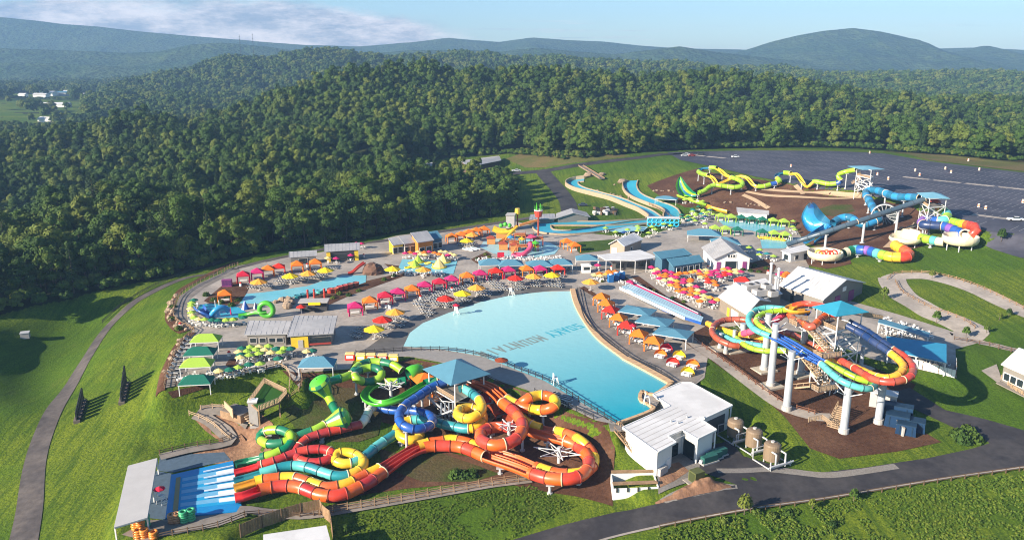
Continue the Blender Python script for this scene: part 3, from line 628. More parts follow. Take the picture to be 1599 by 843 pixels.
# beds of mulch inside the park
for px in ("340,452 352,442 372,440 390,446 380,470 366,478 340,480 318,470", "490,462 520,450 560,442 610,430 640,428 590,446 545,462 510,478 488,480", "395,520 402,508 412,512 400,530", "352,570 358,561 370,560 372,570 362,577",
           "985,432 998,432 1040,462 1032,466", "1045,464 1058,466 1100,495 1092,499", "1010,446 1022,452 1046,470 1036,474", "1155,414 1200,404 1212,416 1206,428 1178,426", "735,405 760,393 768,398 745,412", "960,430 972,428 1000,450 990,456", "905,450 912,447 935,462 928,464", "1055,325 1075,322 1090,340 1066,345", "1185,374 1220,366 1236,372 1200,380", "600,412 640,418 700,426 690,432 620,428"):
    psheet('mulch_bed', px, 0, mulch, .09)
psheet('lawn_patch', "890,379 1000,371 1002,378 940,392 905,396", 0, mat('lawn', (.045,.085,.012), .95, .3, 2.0, bump=.1, col2=(.07,.11,.02), scale2=.15, spec=.1), .09)
# ---- water
def water_mat(name, deep, shallow, a=None, b=None, rough=.22, wav=.5):
    m = bpy.data.materials.new(name); m.use_nodes = True; t = m.node_tree; bs = t.nodes['Principled BSDF']; geo = N(t, 'ShaderNodeNewGeometry')
    n = N(t, 'ShaderNodeTexNoise'); n.inputs['Scale'].default_value = .12; n.inputs['Detail'].default_value = 3; L(t, geo.outputs['Position'], n.inputs['Vector'])
    mx = N(t, 'ShaderNodeMix', data_type='RGBA'); mx.inputs[6].default_value = lin(shallow); mx.inputs[7].default_value = lin(deep)
    if a is not None:                    # the floor falls from the beach to the deep end
        d = Vector(b) - Vector(a); dt = N(t, 'ShaderNodeVectorMath', operation='DOT_PRODUCT'); sb = N(t, 'ShaderNodeVectorMath', operation='SUBTRACT'); L(t, geo.outputs['Position'], sb.inputs[0]); sb.inputs[1].default_value = tuple(a)
        L(t, sb.outputs[0], dt.inputs[0]); dt.inputs[1].default_value = tuple(d / d.length_squared)
        ma = N(t, 'ShaderNodeMath', operation='MULTIPLY_ADD'); L(t, n.outputs[0], ma.inputs[0]); ma.inputs[1].default_value = .06; L(t, dt.outputs['Value'], ma.inputs[2]); mr = N(t, 'ShaderNodeMapRange'); mr.inputs[1].default_value = .0; mr.inputs[2].default_value = 1.03; L(t, ma.outputs[0], mr.inputs[0])
        pw = N(t, 'ShaderNodeMath', operation='POWER'); L(t, mr.outputs[0], pw.inputs[0]); pw.inputs[1].default_value = 1.2; L(t, pw.outputs[0], mx.inputs[0])
    else: L(t, n.outputs[0], mx.inputs[0])
    L(t, mx.outputs[2], bs.inputs['Base Color']); bs.inputs['Roughness'].default_value = rough; bs.inputs['Specular IOR Level'].default_value = .22; bs.inputs['IOR'].default_value = 1.33
    n2 = N(t, 'ShaderNodeTexNoise'); n2.inputs['Scale'].default_value = wav; n2.inputs['Detail'].default_value = 4; L(t, geo.outputs['Position'], n2.inputs['Vector'])
    bp = N(t, 'ShaderNodeBump'); bp.inputs['Distance'].default_value = .06; L(t, n2.outputs[0], bp.inputs['Height']); L(t, bp.outputs[0], bs.inputs['Normal']); return m
W_WAVE = water_mat('wave_water', (.015,.31,.41), (.42,.67,.65), P(715,470), P(1010,640))
W_KID = water_mat('kids_water', (.10,.42,.52), (.24,.54,.60)); W_RIVER = water_mat('river_water', (.02,.30,.44), (.06,.40,.52)); W_PALE = water_mat('splash_water', (.25,.50,.55), (.33,.56,.60))
POOL_PX = "630,541 640,520 660,505 700,489 750,472 800,461 850,456 892,455 899,475 912,500 935,530 975,561 1012,580 1045,599 1018,617 1003,612 1000,625 1017,640 963,662 900,624 850,595 800,575 750,556 690,546"
psheet('pool_water', POOL_PX, 0, W_WAVE, .11, 4)
GLY = dict(S=[[(.75,.88),(.12,.88),(.12,.5),(.72,.5),(.72,.12),(.05,.12)]], O=[[(.12,.12),(.12,.88),(.74,.88),(.74,.12),(.12,.12)]], A=[[(.02,0),(.4,.95),(.78,0)],[(.2,.32),(.6,.32)]], K=[[(.12,0),(.12,1)],[(.74,1),(.16,.45)],[(.32,.55),(.78,0)]], Y=[[(.02,1),(.4,.48),(.78,1)],[(.4,.5),(.4,0)]], M=[[(.08,0),(.08,1)],[(.08,.95),(.43,.35),(.78,.95)],[(.78,1),(.78,0)]], U=[[(.12,1),(.12,.12),(.74,.12),(.74,1)]], N=[[(.12,0),(.12,1)],[(.14,.95),(.72,.05)],[(.74,0),(.74,1)]], T=[[(0,.88),(.8,.88)],[(.4,.88),(.4,0)]], I=[[(.4,0),(.4,1)]])
def word(txt, px0, px1, hh, material, label):
    a, b = P(*px0, .13), P(*px1, .13); d = b - a; Lw = d.length; d.normalize(); u = Vector((-d.y, d.x, 0)); o = thing('painted_word', label, 'lettering', a); pit = Lw / len(txt); w = pit * .86
    for i, c in enumerate(txt):
        mb = MB(); k = 0
        for st in GLY[c]:
            for p, q in zip(st, st[1:]):
                A = d * (i * pit + p[0] * w) + u * (p[1] * hh); B_ = d * (i * pit + q[0] * w) + u * (q[1] * hh); e = (B_ - A).normalized(); n = Vector((-e.y, e.x, 0)) * (.12 * w); e = e * (.10 * w); z = Vector((0, 0, .004 * k)); k += 1
                mb.add([A - e - n + z, B_ + e - n + z, B_ + e + n + z, A - e + n + z], [(0, 1, 2, 3)])
        part(mb, 'letter', material, o)
word('SOAKY', (898, 505), (845, 521), 4.3, mat('lettering_blue', (.04,.36,.46), .5, .12, .8), 'word SOAKY in turquoise letters painted on the wave pool floor')
word('MOUNTAIN', (839, 523), (739, 552), 4.5, mat('lettering_grey', (.20,.25,.23), .5, .12, .8), 'word MOUNTAIN in grey letters painted on the wave pool floor')
def coping(name, s, z, w, h, material, closed=False, z0=0):
    pts = smooth_path([P(*map(float, a.split(',')), z) for a in s.split()], 2.0); mb = MB()
    for a, b in zip(pts, pts[1:]):
        e = (b - a).normalized() * .05; mb.bar(Vector((a.x, a.y, z0 + h / 2)) - e, Vector((b.x, b.y, z0 + h / 2)) + e, w, h)
    return struct(mb, name, material)
coping('pool_wall', "894,453 900,475 913,500 936,530 976,561", 0, 1.6, .55, mat('tan_coping', (.55,.36,.20), .8, .12, 1))
coping('pool_wall', "976,561 1012,580 1048,600", 0, 2.0, .6, mat('tan_coping', (.55,.36,.20)))
coping('pool_wall', "1048,600 1020,618 1003,612 1000,627 1020,640 964,663", 0, .8, .5, mat('tan_coping', (.55,.36,.20)))
# kids' pools
psheet('pool_water', "374,474 385,459 410,457 440,453 480,447 510,437 535,431 572,430 571,441 545,450 505,455 470,461 440,468 400,475", 0, W_KID, .11)
psheet('pool_water', "620,424 628,405 660,406 714,408 708,428 660,427", 0, W_KID, .11)
psheet('pool_water', "749,386 756,376 775,370 800,372 830,374 860,380 874,387 866,397 840,402 800,403 786,399 770,396", 0, W_PALE, .11)
psheet('pool_water', "308,484 312,476 330,474 372,480 385,488 372,496 330,496", 0, W_RIVER, .11)
psheet('pool_water', "1122,345 1150,343 1225,353 1226,359 1185,363 1130,352", 0, W_KID, .11)
psheet('pool_water', "1187,374 1235,375 1242,379 1225,388 1190,388", 0, W_KID, .11)
psheet('pool_water', "1165,346 1178,345 1225,351 1222,356", 0, W_KID, .13)
# ---- the lazy river: two arms down the slope and the lower loop
def river(s, w, tall=0.0):
    p = gpath(s, 2.0); ribbon('river_water', p, w, W_RIVER, .25)
    for sgn in (-1, 1):
        mb = MB(); off = [];
        for i, q in enumerate(p):
            d = p[min(i + 1, len(p) - 1)] - p[max(i - 1, 0)]; d.z = 0; d.normalize(); n = Vector((-d.y, d.x, 0)); k = q + n * sgn * (w / 2 + .35); off.append(Vector((k.x, k.y, hgt(k.x, k.y) + .15)))
        near = sum(q.y for q in off) < sum(q.y for q in p); th = 1.1 + (tall if near else 0)
        for a, b in zip(off, off[1:]): u = Vector((0, 0, (th - 1.1) / 2)); mb.bar(a + u, b + u + (b - a).normalized() * .06, .55, th)
        struct(mb, 'river_wall', river_wall)
river("912,282 897,284 893,289 905,296 930,303 960,311 985,321 1005,329 1018,337 1024,342", 6.4, 1.5)
river("985,283 983,292 988,302 1000,310 1020,318 1040,325 1050,333 1048,340", 7.0, 1.0)
river("1024,342 1016,346 985,348 945,350 905,350 870,350 850,351 846,356 855,362 885,364 920,361 960,355 1000,349 1040,346", 7.5)
psheet('river_water', "950,361 985,354 1012,355 1005,362 960,364", .5, W_PALE, .3)
# ---- beds and slopes outside the deck
gsheet('mulch_slope', "440,578 470,583 545,578 640,560 745,578 800,604 880,634 965,668 985,690 960,700 958,745 940,775 905,765 840,745 770,720 700,700 650,668 600,660 540,640 500,600 468,606", mulch, .05)
gsheet('mulch_slope', "600,735 640,716 700,706 780,722 840,742 905,752 955,748 957,790 900,775 800,757 700,757 640,762 580,770 530,780", mulch, .05)
gsheet('grass_patch', "520,600 560,606 600,640 590,680 560,690 520,690 470,680 440,640 480,640", mat('rough_grass', (.045,.065,.014), .95, .35, 1.4, bump=.15, bscale=2, col2=(.075,.06,.028), scale2=.10, spec=.1), .09)
gsheet('grass_patch', "590,700 640,712 690,708 740,725 780,740 740,752 660,752 600,730", MATS['rough_grass'], .09)
gsheet('mulch_slope', "1062,530 1110,505 1200,540 1330,560 1430,600 1400,650 1470,690 1400,705 1310,716 1265,700 1225,650 1180,610 1120,570", mulch, .05)
gsheet('mulch_slope', "1010,290 1030,282 1095,262 1100,268 1180,280 1240,290 1345,300 1420,318 1440,335 1450,360 1440,385 1400,395 1350,392 1285,392 1255,375 1240,350 1180,340 1110,330 1070,324 1035,310", mulch, .07)
gsheet('mulch_slope', "1255,400 1290,396 1325,400 1330,412 1290,420 1262,414", mulch, .07)
gsheet('dirt_bank', "360,655 400,640 425,660 440,690 410,712 365,725 300,723 290,712 330,700", dirt, .07)
gsheet('dirt_bank', "300,650 335,642 365,660 385,690 350,692 320,672", dirt, .09)
gsheet('grass_patch', "1270,330 1300,320 1330,320 1335,330 1300,338", MATS['rough_grass'], .10)
gsheet('mulch_slope', "262,612 330,598 330,604 270,622", mulch, .07)
# ---- roads
def gsh(px, m, off=.08): return gsheet('road', px, m, off)
ROAD = gsheet('road', "760,870 800,843 870,822 960,800 1030,786 1110,766 1150,757 1090,735 1040,742 1020,700 1110,695 1140,688 1160,712 1215,728 1280,738 1350,730 1450,715 1520,700 1545,692 1530,680 1490,668 1430,640 1390,615 1420,605 1475,640 1540,655 1660,690 1660,718 1599,728 1500,742 1400,758 1300,775 1200,789 1100,806 1030,820 960,836 900,852 860,880", asphalt, .08)
p = gpath("30,880 45,800 55,720 75,660 105,610 135,560 165,515 200,480 240,455 300,432 360,420 410,408")
ribbon('service_road', p, lambda t: 5.4 - 2.2 * min(1, t * 1.8), asphalt_old, .07)
ribbon('service_road', gpath("410,408 470,396 540,384 600,376 660,366 720,357 780,348 830,340 880,336"), 4.5, asphalt_old, .07)
ribbon('road', gpath("890,332 884,312 862,285 848,269"), 8.5, asphalt, .07)
ribbon('road', gpath("800,271 830,269 850,267 880,262 940,253 1000,246 1060,240 1100,238"), 7.5, asphalt, .09)
LOT = [tuple(P(float(a.split(',')[0]), float(a.split(',')[1]), 13)[:2]) for a in "1042,239 1100,237 1200,236 1300,236 1380,240 1450,252 1530,262 1599,270 1700,280 1700,385 1599,380 1540,366 1480,348 1430,320 1395,305 1330,295 1250,288 1180,276 1120,262 1062,250".split()]
sheet('parking_lot', LOT, lot_asphalt, .09, 3.0)
def lot_marks():                         # painted stall lines, rows running away to the right
    mb = MB(); d = (P(1599, 292, 13) - P(1120, 243, 13)); d.z = 0; d.normalize(); n = Vector((-d.y, d.x, 0)); o = P(1300, 265, 13); cnt = 0
    Q = []
    for r in range(-14, 16):
        for k in range(-110, 130): Q.append((r, k))
    C = np.array([(o.x + n.x * r * 17.0 + d.x * k * 2.75, o.y + n.y * r * 17.0 + d.y * k * 2.75) for r, k in Q]); sd = poly_sd(C[:, 0], C[:, 1], LOT)
    for (x, y), s_, (r, k) in zip(C, sd, Q):
        if s_ > -8 or (k % 40) in (0, 1, 2): continue
        z = hgt(x, y) + .12; a = Vector((x, y, 0)); e = n * 5.2; w = d * .09
        mb.add([(q.x, q.y, z) for q in (a - e - w, a - e + w, a + e + w, a + e - w)], [(0, 1, 2, 3)])
    o2 = struct(mb, 'stall_marking', paint); o2['kind'] = 'structure'
    mb = MB()
    for r in range(-14, 16):             # paler median strips between the rows
        for k in range(-20, 24):
            c = o + n * (r * 17.0 + 0) + d * (k * 15.0)
            if poly_sd(np.array([c.x]), np.array([c.y]), LOT)[0] > -12 or (r + 30) % 5 or abs(k - 5) > 2 and abs(k + 6) > 1: continue
            mb.box((c.x, c.y, hgt(c.x, c.y) + .13), (13, 3.0, .06), math.atan2(d.y, d.x))
    struct(mb, 'parking_median', concrete)
lot_marks()
gsheet('lot_verge', "1380,237 1450,240 1520,246 1599,252 1700,262 1700,278 1599,268 1530,260 1450,250", mat('dry_grass', (.10,.105,.03), .95, .3, 1.0, bump=.1, col2=(.14,.11,.045), scale2=.05, spec=.1), .12)
gsheet('bare_slope', "790,248 830,236 900,238 970,241 985,244 940,250 880,257 850,262 820,262", MATS['dry_grass'], .06)
# paths on the right
ribbon('footpath', gpath("1388,440 1395,433 1420,431 1450,432 1490,441 1530,455 1565,472 1610,492 1680,520"), 6.5, concrete, .09)
ribbon('footpath', gpath("1392,434 1396,445 1410,462 1430,474 1455,488 1480,497 1505,508 1518,516 1512,524 1490,528 1450,516 1400,500 1350,488 1320,478"), 8.5, concrete, .10)
ribbon('footpath', gpath("1505,522 1530,534 1560,541 1599,549 1680,560"), 3.0, concrete, .10)
ribbon('footpath', gpath("1068,522 1100,548 1140,576 1180,606 1225,636 1270,650 1300,652"), 3.6, concrete, .10)
ribbon('boardwalk', gpath("500,803 560,793 620,783 700,769 770,757 830,750"), 2.6, boards, .35)
ribbon('boardwalk', gpath("372,797 420,803 470,806 500,803"), 2.4, boards, .35)
ribbon('boardwalk', gpath("250,716 300,704 345,697 362,690 345,672 320,655 303,648"), 3.0, boards, .5)
ribbon('boardwalk', gpath("312,646 345,643 375,655 392,662"), 3.0, boards, .5)
ribbon('boardwalk', gpath("1190,296 1240,300 1290,303 1345,306"), 2.6, wood_light, .3)
ribbon('boardwalk', gpath("1160,305 1180,314 1200,326"), 2.4, wood_light, .3)
ribbon('boardwalk', gpath("1242,290 1248,297 1254,304"), 2.2, wood_light, .3)
ribbon('boardwalk', gpath("1165,300 1200,306 1260,309 1345,309"), 2.0, wood_light, .3)
ribbon('boardwalk', gpath("1385,388 1405,368 1418,358 1432,352"), 3.0, wood_light, .4)
ribbon('gravel_verge', gpath("1120,735 1160,735 1200,733 1240,737 1290,742 1340,737 1400,728"), 1.8, gravel, .10)
gsheet('gravel_verge', "1030,780 1060,764 1110,755 1150,757 1152,763 1110,770 1040,786", gravel, .11)
p = gpath("790,852 870,830 960,809 1030,795 1110,776")
ribbon('road_kerb', [q for q in gpath("900,856 960,838 1030,822 1100,808 1200,791 1300,777 1400,760 1500,744 1599,730 1660,720")], .5, concrete, .16, 1)
gsheet('dirt_yard', "1029,712 1045,700 1062,690 1080,690 1100,702 1092,730 1098,746 1060,758 1028,772 1026,740", gravel, .13)
gsheet('dirt_yard', "1030,730 1060,722 1076,736 1052,752 1030,762", dirt, .16)
ribbon('mulch_strip', gpath("368,409 342,420 308,438 277,459 264,488 271,508 286,519"), 2.4, mulch, .12)
ribbon('mulch_strip', gpath("300,519 277,541 258,577 250,612"), 2.2, mulch, .12)
# dirt heap beside the road
def dirt_heap():
    poly = [tuple(G(*map(float, a.split(',')))[:2]) for a in "1022,786 1050,772 1072,758 1098,748 1125,752 1143,760 1110,768 1060,780".split()]; xs = [q[0] for q in poly]; ys = [q[1] for q in poly]; gx, gy = np.meshgrid(np.arange(min(xs) - .5, max(xs) + .5, .35), np.arange(min(ys) - .5, max(ys) + .5, .35)); sd = -poly_sd(gx, gy, poly); H = np.clip(sd / 2.6, -.2, 1) * 1.7 + np.where(sd > 0, (vnoise(gx, gy, 1.5, 2) - .5) * 1.3 + (vnoise(gx, gy, .7, 4) - .5) * .6, 0) * np.clip(sd, 0, 1)
    Z = height(gx.ravel(), gy.ravel()).reshape(gx.shape) + H + .08; nr, nc = gx.shape; idx = np.arange(nr * nc).reshape(nr, nc); fs = np.stack([idx[:-1, :-1], idx[:-1, 1:], idx[1:, 1:], idx[1:, :-1]], -1).reshape(-1, 4); k = (sd[:-1, :-1] > -.4).ravel(); mb = MB(); mb.add(np.stack([gx, gy, Z], -1).reshape(-1, 3).tolist(), fs[k].tolist()); o = struct(mb, 'dirt_heap', dirt, True); o['kind'] = 'stuff'; tag(o, 'heap of bare reddish dirt beside the black road', 'dirt heap')
dirt_heap()
# ================================================================ water slides
C = dict(orange=(.64,.105,.012), redor=(.56,.045,.02), yellow=(.80,.50,.02), red=(.42,.025,.022), teal=(.018,.23,.27), ltteal=(.10,.46,.44), lime=(.30,.52,.02), green=(.0,.16,.07), brgreen=(.07,.42,.02),
         blue=(.012,.085,.36), cream=(.72,.62,.42), white=(.72,.70,.64), purple=(.22,.09,.42), skyblue=(.02,.25,.52), gold=(.80,.40,.02), pink=(.70,.07,.16), rust=(.36,.07,.03), navy=(.012,.035,.12), slate=(.05,.085,.12), scarlet=(.72,.02,.02), petrol=(.01,.14,.26))
SM = {k: plastic('slide_' + k, v) for k, v in C.items()}
FL = {k: mat('flange_' + k, tuple(min(1, q * .55 + .02) for q in v), .5, .05, 1) for k, v in C.items()}
FLW = mat('flange_pale', (.60, .46, .30), .5, .05, 1)
ALLPTS = []                              # every path point of every slide, so that posts keep clear of the tubes
def wp(px, py, z, r):
    if z >= 1000: return G(px, py, z - 1000)
    q = P(px, py, z)
    for _ in range(6):
        h = hgt(q.x, q.y) + r + .35
        if q.z < h - .02: q = P(px, py, h)
        else: break
    return q
def frame(path, i):
    d = (path[min(i + 1, len(path) - 1)] - path[max(i - 1, 0)]).normalized(); sd = d.cross(Vector((0, 0, 1)))
    if sd.length < 1e-3: sd = Vector((1, 0, 0))
    sd.normalize(); return d, sd, sd.cross(d)
def sweep(mb, path, i0, i1, r, kind, org, n=14, flange=True, pale=True):
    rings = []
    for i in range(i0, i1 + 1):
        d, sd, up = frame(path, i); c = path[i] - org
        if kind == 'tube': rings.append([c + sd * (r * math.cos(2 * math.pi * k / n)) + up * (r * math.sin(2 * math.pi * k / n)) for k in range(n)])
        else:                            # open flume: outer and inner skin of a U
            a = [math.pi * (1.0 + .12) - (math.pi * 1.24) * k / 9 for k in range(10)]; a = [math.pi * 1.0 - .25 + (math.pi + .5) * k / 9 for k in range(10)]
            o_ = [c + sd * (r * math.cos(t)) + up * (r * math.sin(t) * .9) for t in a]; q = r - .14; n_ = [c + sd * (q * math.cos(t)) + up * (q * math.sin(t) * .9 + .02) for t in reversed(a)]
            rings.append(o_ + n_)
    m = len(rings[0]); o = len(mb.v); vs = [q for rg in rings for q in rg]
    fs = [(j * m + k, j * m + (k + 1) % m, (j + 1) * m + (k + 1) % m, (j + 1) * m + k) for j in range(len(rings) - 1) for k in range(m)]
    mb.add(vs, fs, 0)
    if flange:
        d, sd, up = frame(path, i0); c = path[i0] - org; vs = []
        if kind == 'tube':
            for dz, rr in ((-.12, r * .98), (-.12, r * 1.09), (.12, r * 1.09), (.12, r * .98)):
                vs += [c + d * dz + sd * (rr * math.cos(2 * math.pi * k / n)) + up * (rr * math.sin(2 * math.pi * k / n)) for k in range(n)]
            mb.add(vs, [(j * n + k, j * n + (k + 1) % n, (j + 1) * n + (k + 1) % n, (j + 1) * n + k) for j in range(3) for k in range(n)], 1)
def slide(label, pts, r, pat, sec=3.3, kinds=None, post=11.0, cat='water slide', pr=.32, first_post=4.0, base=None, nmin=1.2, name='water_slide', rf=None):
    """pts: (px, py, z[, colours[, kind]]); colours hold from that point on, one colour name per section in turn"""
    W = [wp(q[0], q[1], q[2], r) for q in pts]; path = smooth_path(W, .8)
    # arc position of every control point
    cp = []; j = 0
    for w in W:
        best = min(range(j, len(path)), key=lambda i: (path[i] - w).length_squared if i < j + 90 else 1e9); cp.append(best); j = best
    org = Vector((path[0].x, path[0].y, hgt(path[0].x, path[0].y))) if base is None else base
    root = thing(name, label, cat, org); k = 0; i = 0; step = max(2, round(sec / .8)); cols = pat; kind = 'tube'; cnt = 0
    brk = {cp[a]: q for a, q in enumerate(pts) if len(q) > 3}
    while i < len(path) - 1:
        for b in sorted(brk):
            if b <= i:
                q = brk.pop(b); 
                if q[3]: cols = q[3]; cnt = 0
                kind = q[4] if len(q) > 4 else kind
        e = min(len(path) - 1, i + step); nb = [b for b in brk if i < b < e]
        if nb: e = max(i + 1, nb[0])
        c = cols[cnt % len(cols)]; mb = MB(); rr = r if rf is None else r * rf(i / len(path)); sweep(mb, path, i, e, rr, kind, org)
        part(mb, 'tube_section' if kind == 'tube' else 'flume_section', [SM[c], FLW if (cnt % 6 == 0) else FL[c]], root, smooth=True); cnt += 1; i = e
    ALLPTS.append((path, r)); root['_p'] = 0; del root['_p']; return root, path, org
def posts(root, path, org, r, gap=11.0, pr=.3, start=5.0, label=None):
    acc = start
    for i in range(1, len(path)):
        acc += (path[i] - path[i - 1]).length
        if acc < gap: continue
        q = path[i]; h = hgt(q.x, q.y)
        if q.z - r - h < .7: acc = gap * .7; continue
        if any((w - q).xy.length < R_ + .5 and w.z < q.z - r - .3 for pth, R_ in ALLPTS for w in pth[::3]): acc = gap * .85; continue
        acc = 0; mb = MB(); c = q - org; mb.cyl((c.x, c.y, h - org.z - .4), (c.x, c.y, c.z - r * .9), pr, pr, 9); mb.cyl((c.x, c.y, h - org.z - .4), (c.x, c.y, h - org.z + .25), pr * 1.9, pr * 1.9, 9); mb.box((c.x, c.y, c.z - r * .96), (r * 1.3, r * 1.3, .2))
        part(mb, 'support_post', steel, root)
def lathe(mb, org, axis, prof, n=24, a0=0.0, a1=2 * math.pi, mi=0, up=None):
    axis = Vector(axis).normalized(); u = axis.orthogonal().normalized() if up is None else (Vector(up) - axis * Vector(up).dot(axis)).normalized(); w = axis.cross(u); full = abs(a1 - a0 - 2 * math.pi) < 1e-6; m = n if full else n + 1; vs = []
    for t, r in prof:
        for k in range(m):
            a = a0 + (a1 - a0) * k / n; vs.append(Vector(org) + axis * t + u * (r * math.cos(a)) + w * (r * math.sin(a)))
    fs = [(j * m + k, j * m + (k + 1) % m, (j + 1) * m + (k + 1) % m, (j + 1) * m + k) for j in range(len(prof) - 1) for k in range(n)]
    return mb.add(vs, fs, mi)
OY = ['orange', 'yellow']; RO = ['orange', 'redor', 'orange', 'redor']; LG = ['lime', 'green']
# --- lane 5: the long orange and red raft tube
S5 = [(733,596,1.4,['orange'],'open'),(759,605,1.0),(778,620,.4),(785,629,0,RO,'tube'),(804,644,-.4),(816,663,-.8),(811,680,-1.2),(795,691,-1.5),(771,695,-1.8),(752,687,-2.1),(753,674,-2.4),(771,667,-2.6),(795,668,-2.8),(823,672,-3,['orange'],'open'),(852,680,-3.2),(880,687,-3.4,RO,'tube'),(902,696,-3.6),(916,710,-3.8),(920,726,-4.0),(909,741,-4.2),(885,748,-4.4),(854,746,-4.7),(828,738,-5,['orange'],'open'),(800,727,-5.3),(759,713,-5.6,RO,'tube'),(724,699,-5.9),(697,696,-6.1),(664,698,-6.4,['redor'],'open'),(633,712,-6.8),(597,738,-7.2,['orange','red','orange','redor'],'tube'),(578,752,-7.4),(559,761.5,-7.6),(540,770,-7.8),(519.5,774,-7.9),(500,772.5,-8),(483,766,-8),(466,760,-8),(445,758,-8.1),(423,760.5,-8.2),(406,764.5,-8.4,['scarlet'],'open'),(385,772,-8.8),(367,776,-9.0)]
S4 = [(746,595,1.4,['orange'],'open'),(771,605,.9),(792,623,.2,['yellow','orange'],'tube'),(807,631,-.1),(823,637,-.3),(842,640,-.5),(861,637,-.7),(868,628,-.9),(859,619,-1.1),(840,617,-1.3),(821,624,-1.6),(806,640,-2.2),(817,655,-2.6),(828,663,-2.9,['yellow']),(847,669,-3.1,['orange'],'open'),(868,673,-3.3,['yellow','orange'],'tube'),(890,679,-3.5),(909,690,-3.8),(924,706,-4.1),(927,722,-4.4),(917,735,-4.6),(893,740,-4.8),(866,738,-5),(838,729,-5.2,['orange'],'open'),(800,713,-5.5),(752,699,-5.8,['yellow','orange'],'tube'),(728,690,-6),(705,686,-6.1),(687,688,-6.3),(652,696,-6.6,['redor'],'open'),(633,707,-6.9),(595,730,-7.2,['yellow','orange'],'tube'),(574,740,-7.4),(561,746.5,-7.5),(546,754,-7.7),(527,759,-7.9),(508,760.5,-8),(491,755.5,-8),(474,749.5,-8),(459,745.5,-8),(440,745.5,-8),(417,748,-8.2),(401,751,-8.4,['gold'],'open'),(383,756.5,-8.8),(366.5,761,-9.0)]
S3 = [(718,606,1.2,['teal'],'open'),(724,606,1.1,['ltteal','teal'],'tube'),(737,614,.8),(748,624,.5,['yellow']),(753,636,.1),(748,646,-.3),(731,653,-.7),(716,649,-1.0),(717,640,-1.3),(731,636,-1.6),(746,640,-2),(755,651,-2.5),(749,664,-3),(731,669,-3.3,['teal']),(712,666.5,-3.6),(693,662,-3.8),(674,657,-4,['teal','ltteal']),(655,655,-4.2),(641,656,-4.4,['yellow']),(627,661,-4.6),(620,671,-4.9),(627,682,-5.2),(642,687,-5.5),(655,683,-5.8),(652,672,-6),(634,668,-6.1,['ltteal','teal']),(615,679,-6.2),(589,696,-6.4),(575,708,-6.6),(556,720,-6.8),(547,723,-6.9,['yellow']),(533,723,-7),(523,717,-7.1),(527,708,-7.2),(543,706,-7.3),(559,711,-7.4),(568,722,-7.6),(561,734,-7.8),(541,742,-7.9,['teal','ltteal']),(521,742,-8),(502,736.5,-8),(483,730,-8),(464,726.5,-8),(445,728,-8.1),(423,734,-8.3),(405,739,-8.5,['teal'],'open'),(383,745.5,-8.8),(366.5,750,-9.0)]
S2 = [(697,596,1.3,['blue']),(674,604.5,.7),(651,620,.1),(632,633,-.3),(623,648,-.8),(627,661.5,-1.2),(642,669,-1.6),(660,668.5,-2),(675,661,-2.3),(673,650,-2.6),(658.7,643.5,-2.9),(640,640.6,-3.1),(617,640.6,-3.3),(598,638,-3.5),(584,635,-4.2,['white']),(576,642,-4.8),(571,652,-5.2),(564,661.5,-5.5,['red','red','redor']),(550,665,-5.7),(531,670,-5.9),(512,674,-6.1),(497,678,-6.3),(481,684,-6.5),(468,695,-6.7),(462.5,707,-6.9),(468,717,-7.1),(483,721.6,-7.3),(500.5,721,-7.4),(516,715,-7.5),(519,706.5,-7.6),(508,701.5,-7.7),(491,701,-7.8),(474,703.6,-7.9),(455,709,-8),(440,715.5,-8.1),(423,721,-8.2),(405.6,726,-8.4,['scarlet'],'open'),(385,732.5,-8.8),(366.5,737,-9.0)]
S1 = [(684,594,1.3,['green','brgreen']),(663,599,.7,['brgreen'],'open'),(644,610,.3),(623,621.6,-.1),(598,628.5,-.5),(578,625.5,-.8),(570,616,-1.1),(581,603,-1.4),(602,597,-1.6,LG,'tube'),(620,596.5,-1.8),(634,594,-1.9)]
S1b = [(627,578,-1.9,LG,'tube'),(615,570,-2),(598,565.6,-2.1),(581,564.7,-2.2),(566,568,-2.3),(554,577,-2.4),(556,590,-2.5),(573,596,-2.6),(593,590,-2.7),(595,580,-2.8),(585,574,-2.9),(568,575.5,-3),(552,583,-3.2),(537.5,589,-3.5),(522,593,-3.8),(512,597,-4.1)]
S1c = [(512,618,-4.9,LG,'tube'),(518,629,-5.2),(524,640,-5.5),(530,648,-5.8)]
S1d = [(507,663,-6.2,LG,'tube'),(493,670.5,-6.4),(474,677,-6.6),(455,686,-6.8),(436,692,-7),(417,692,-7.1),(406,684.5,-7.2),(410,675.5,-7.3),(424.5,671,-7.4),(441.6,672,-7.5),(455,680,-7.6),(455,691,-7.8),(447,700,-7.9),(436,705,-8),(424.5,709.5,-8.1),(407,714,-8.4,['green'],'open'),(385,719,-8.8),(366.5,723.5,-9.0)]
slides = []
def mk(label, pts, r, gap=12, pr=.3, **k):
    a = slide(label, pts, r, ['orange'], **k); slides.append((a, r, gap, pr)); return a
mk('long orange and red tube slide, outermost of the five big slides', S5, 1.25, sec=3.6)
mk('yellow and orange tube slide running inside the orange and red one', S4, 1.15, sec=3.4)
mk('teal and yellow tube slide with three yellow coils', S3, 1.05, sec=3.0)
mk('blue, white and red tube slide looping under the blue canopy tower', S2, .98, sec=2.8)
g1 = mk('green and lime slide with an open loop, two funnels and a coil', S1, 1.05, sec=3.0)
GR, GORG = g1[0], g1[2]
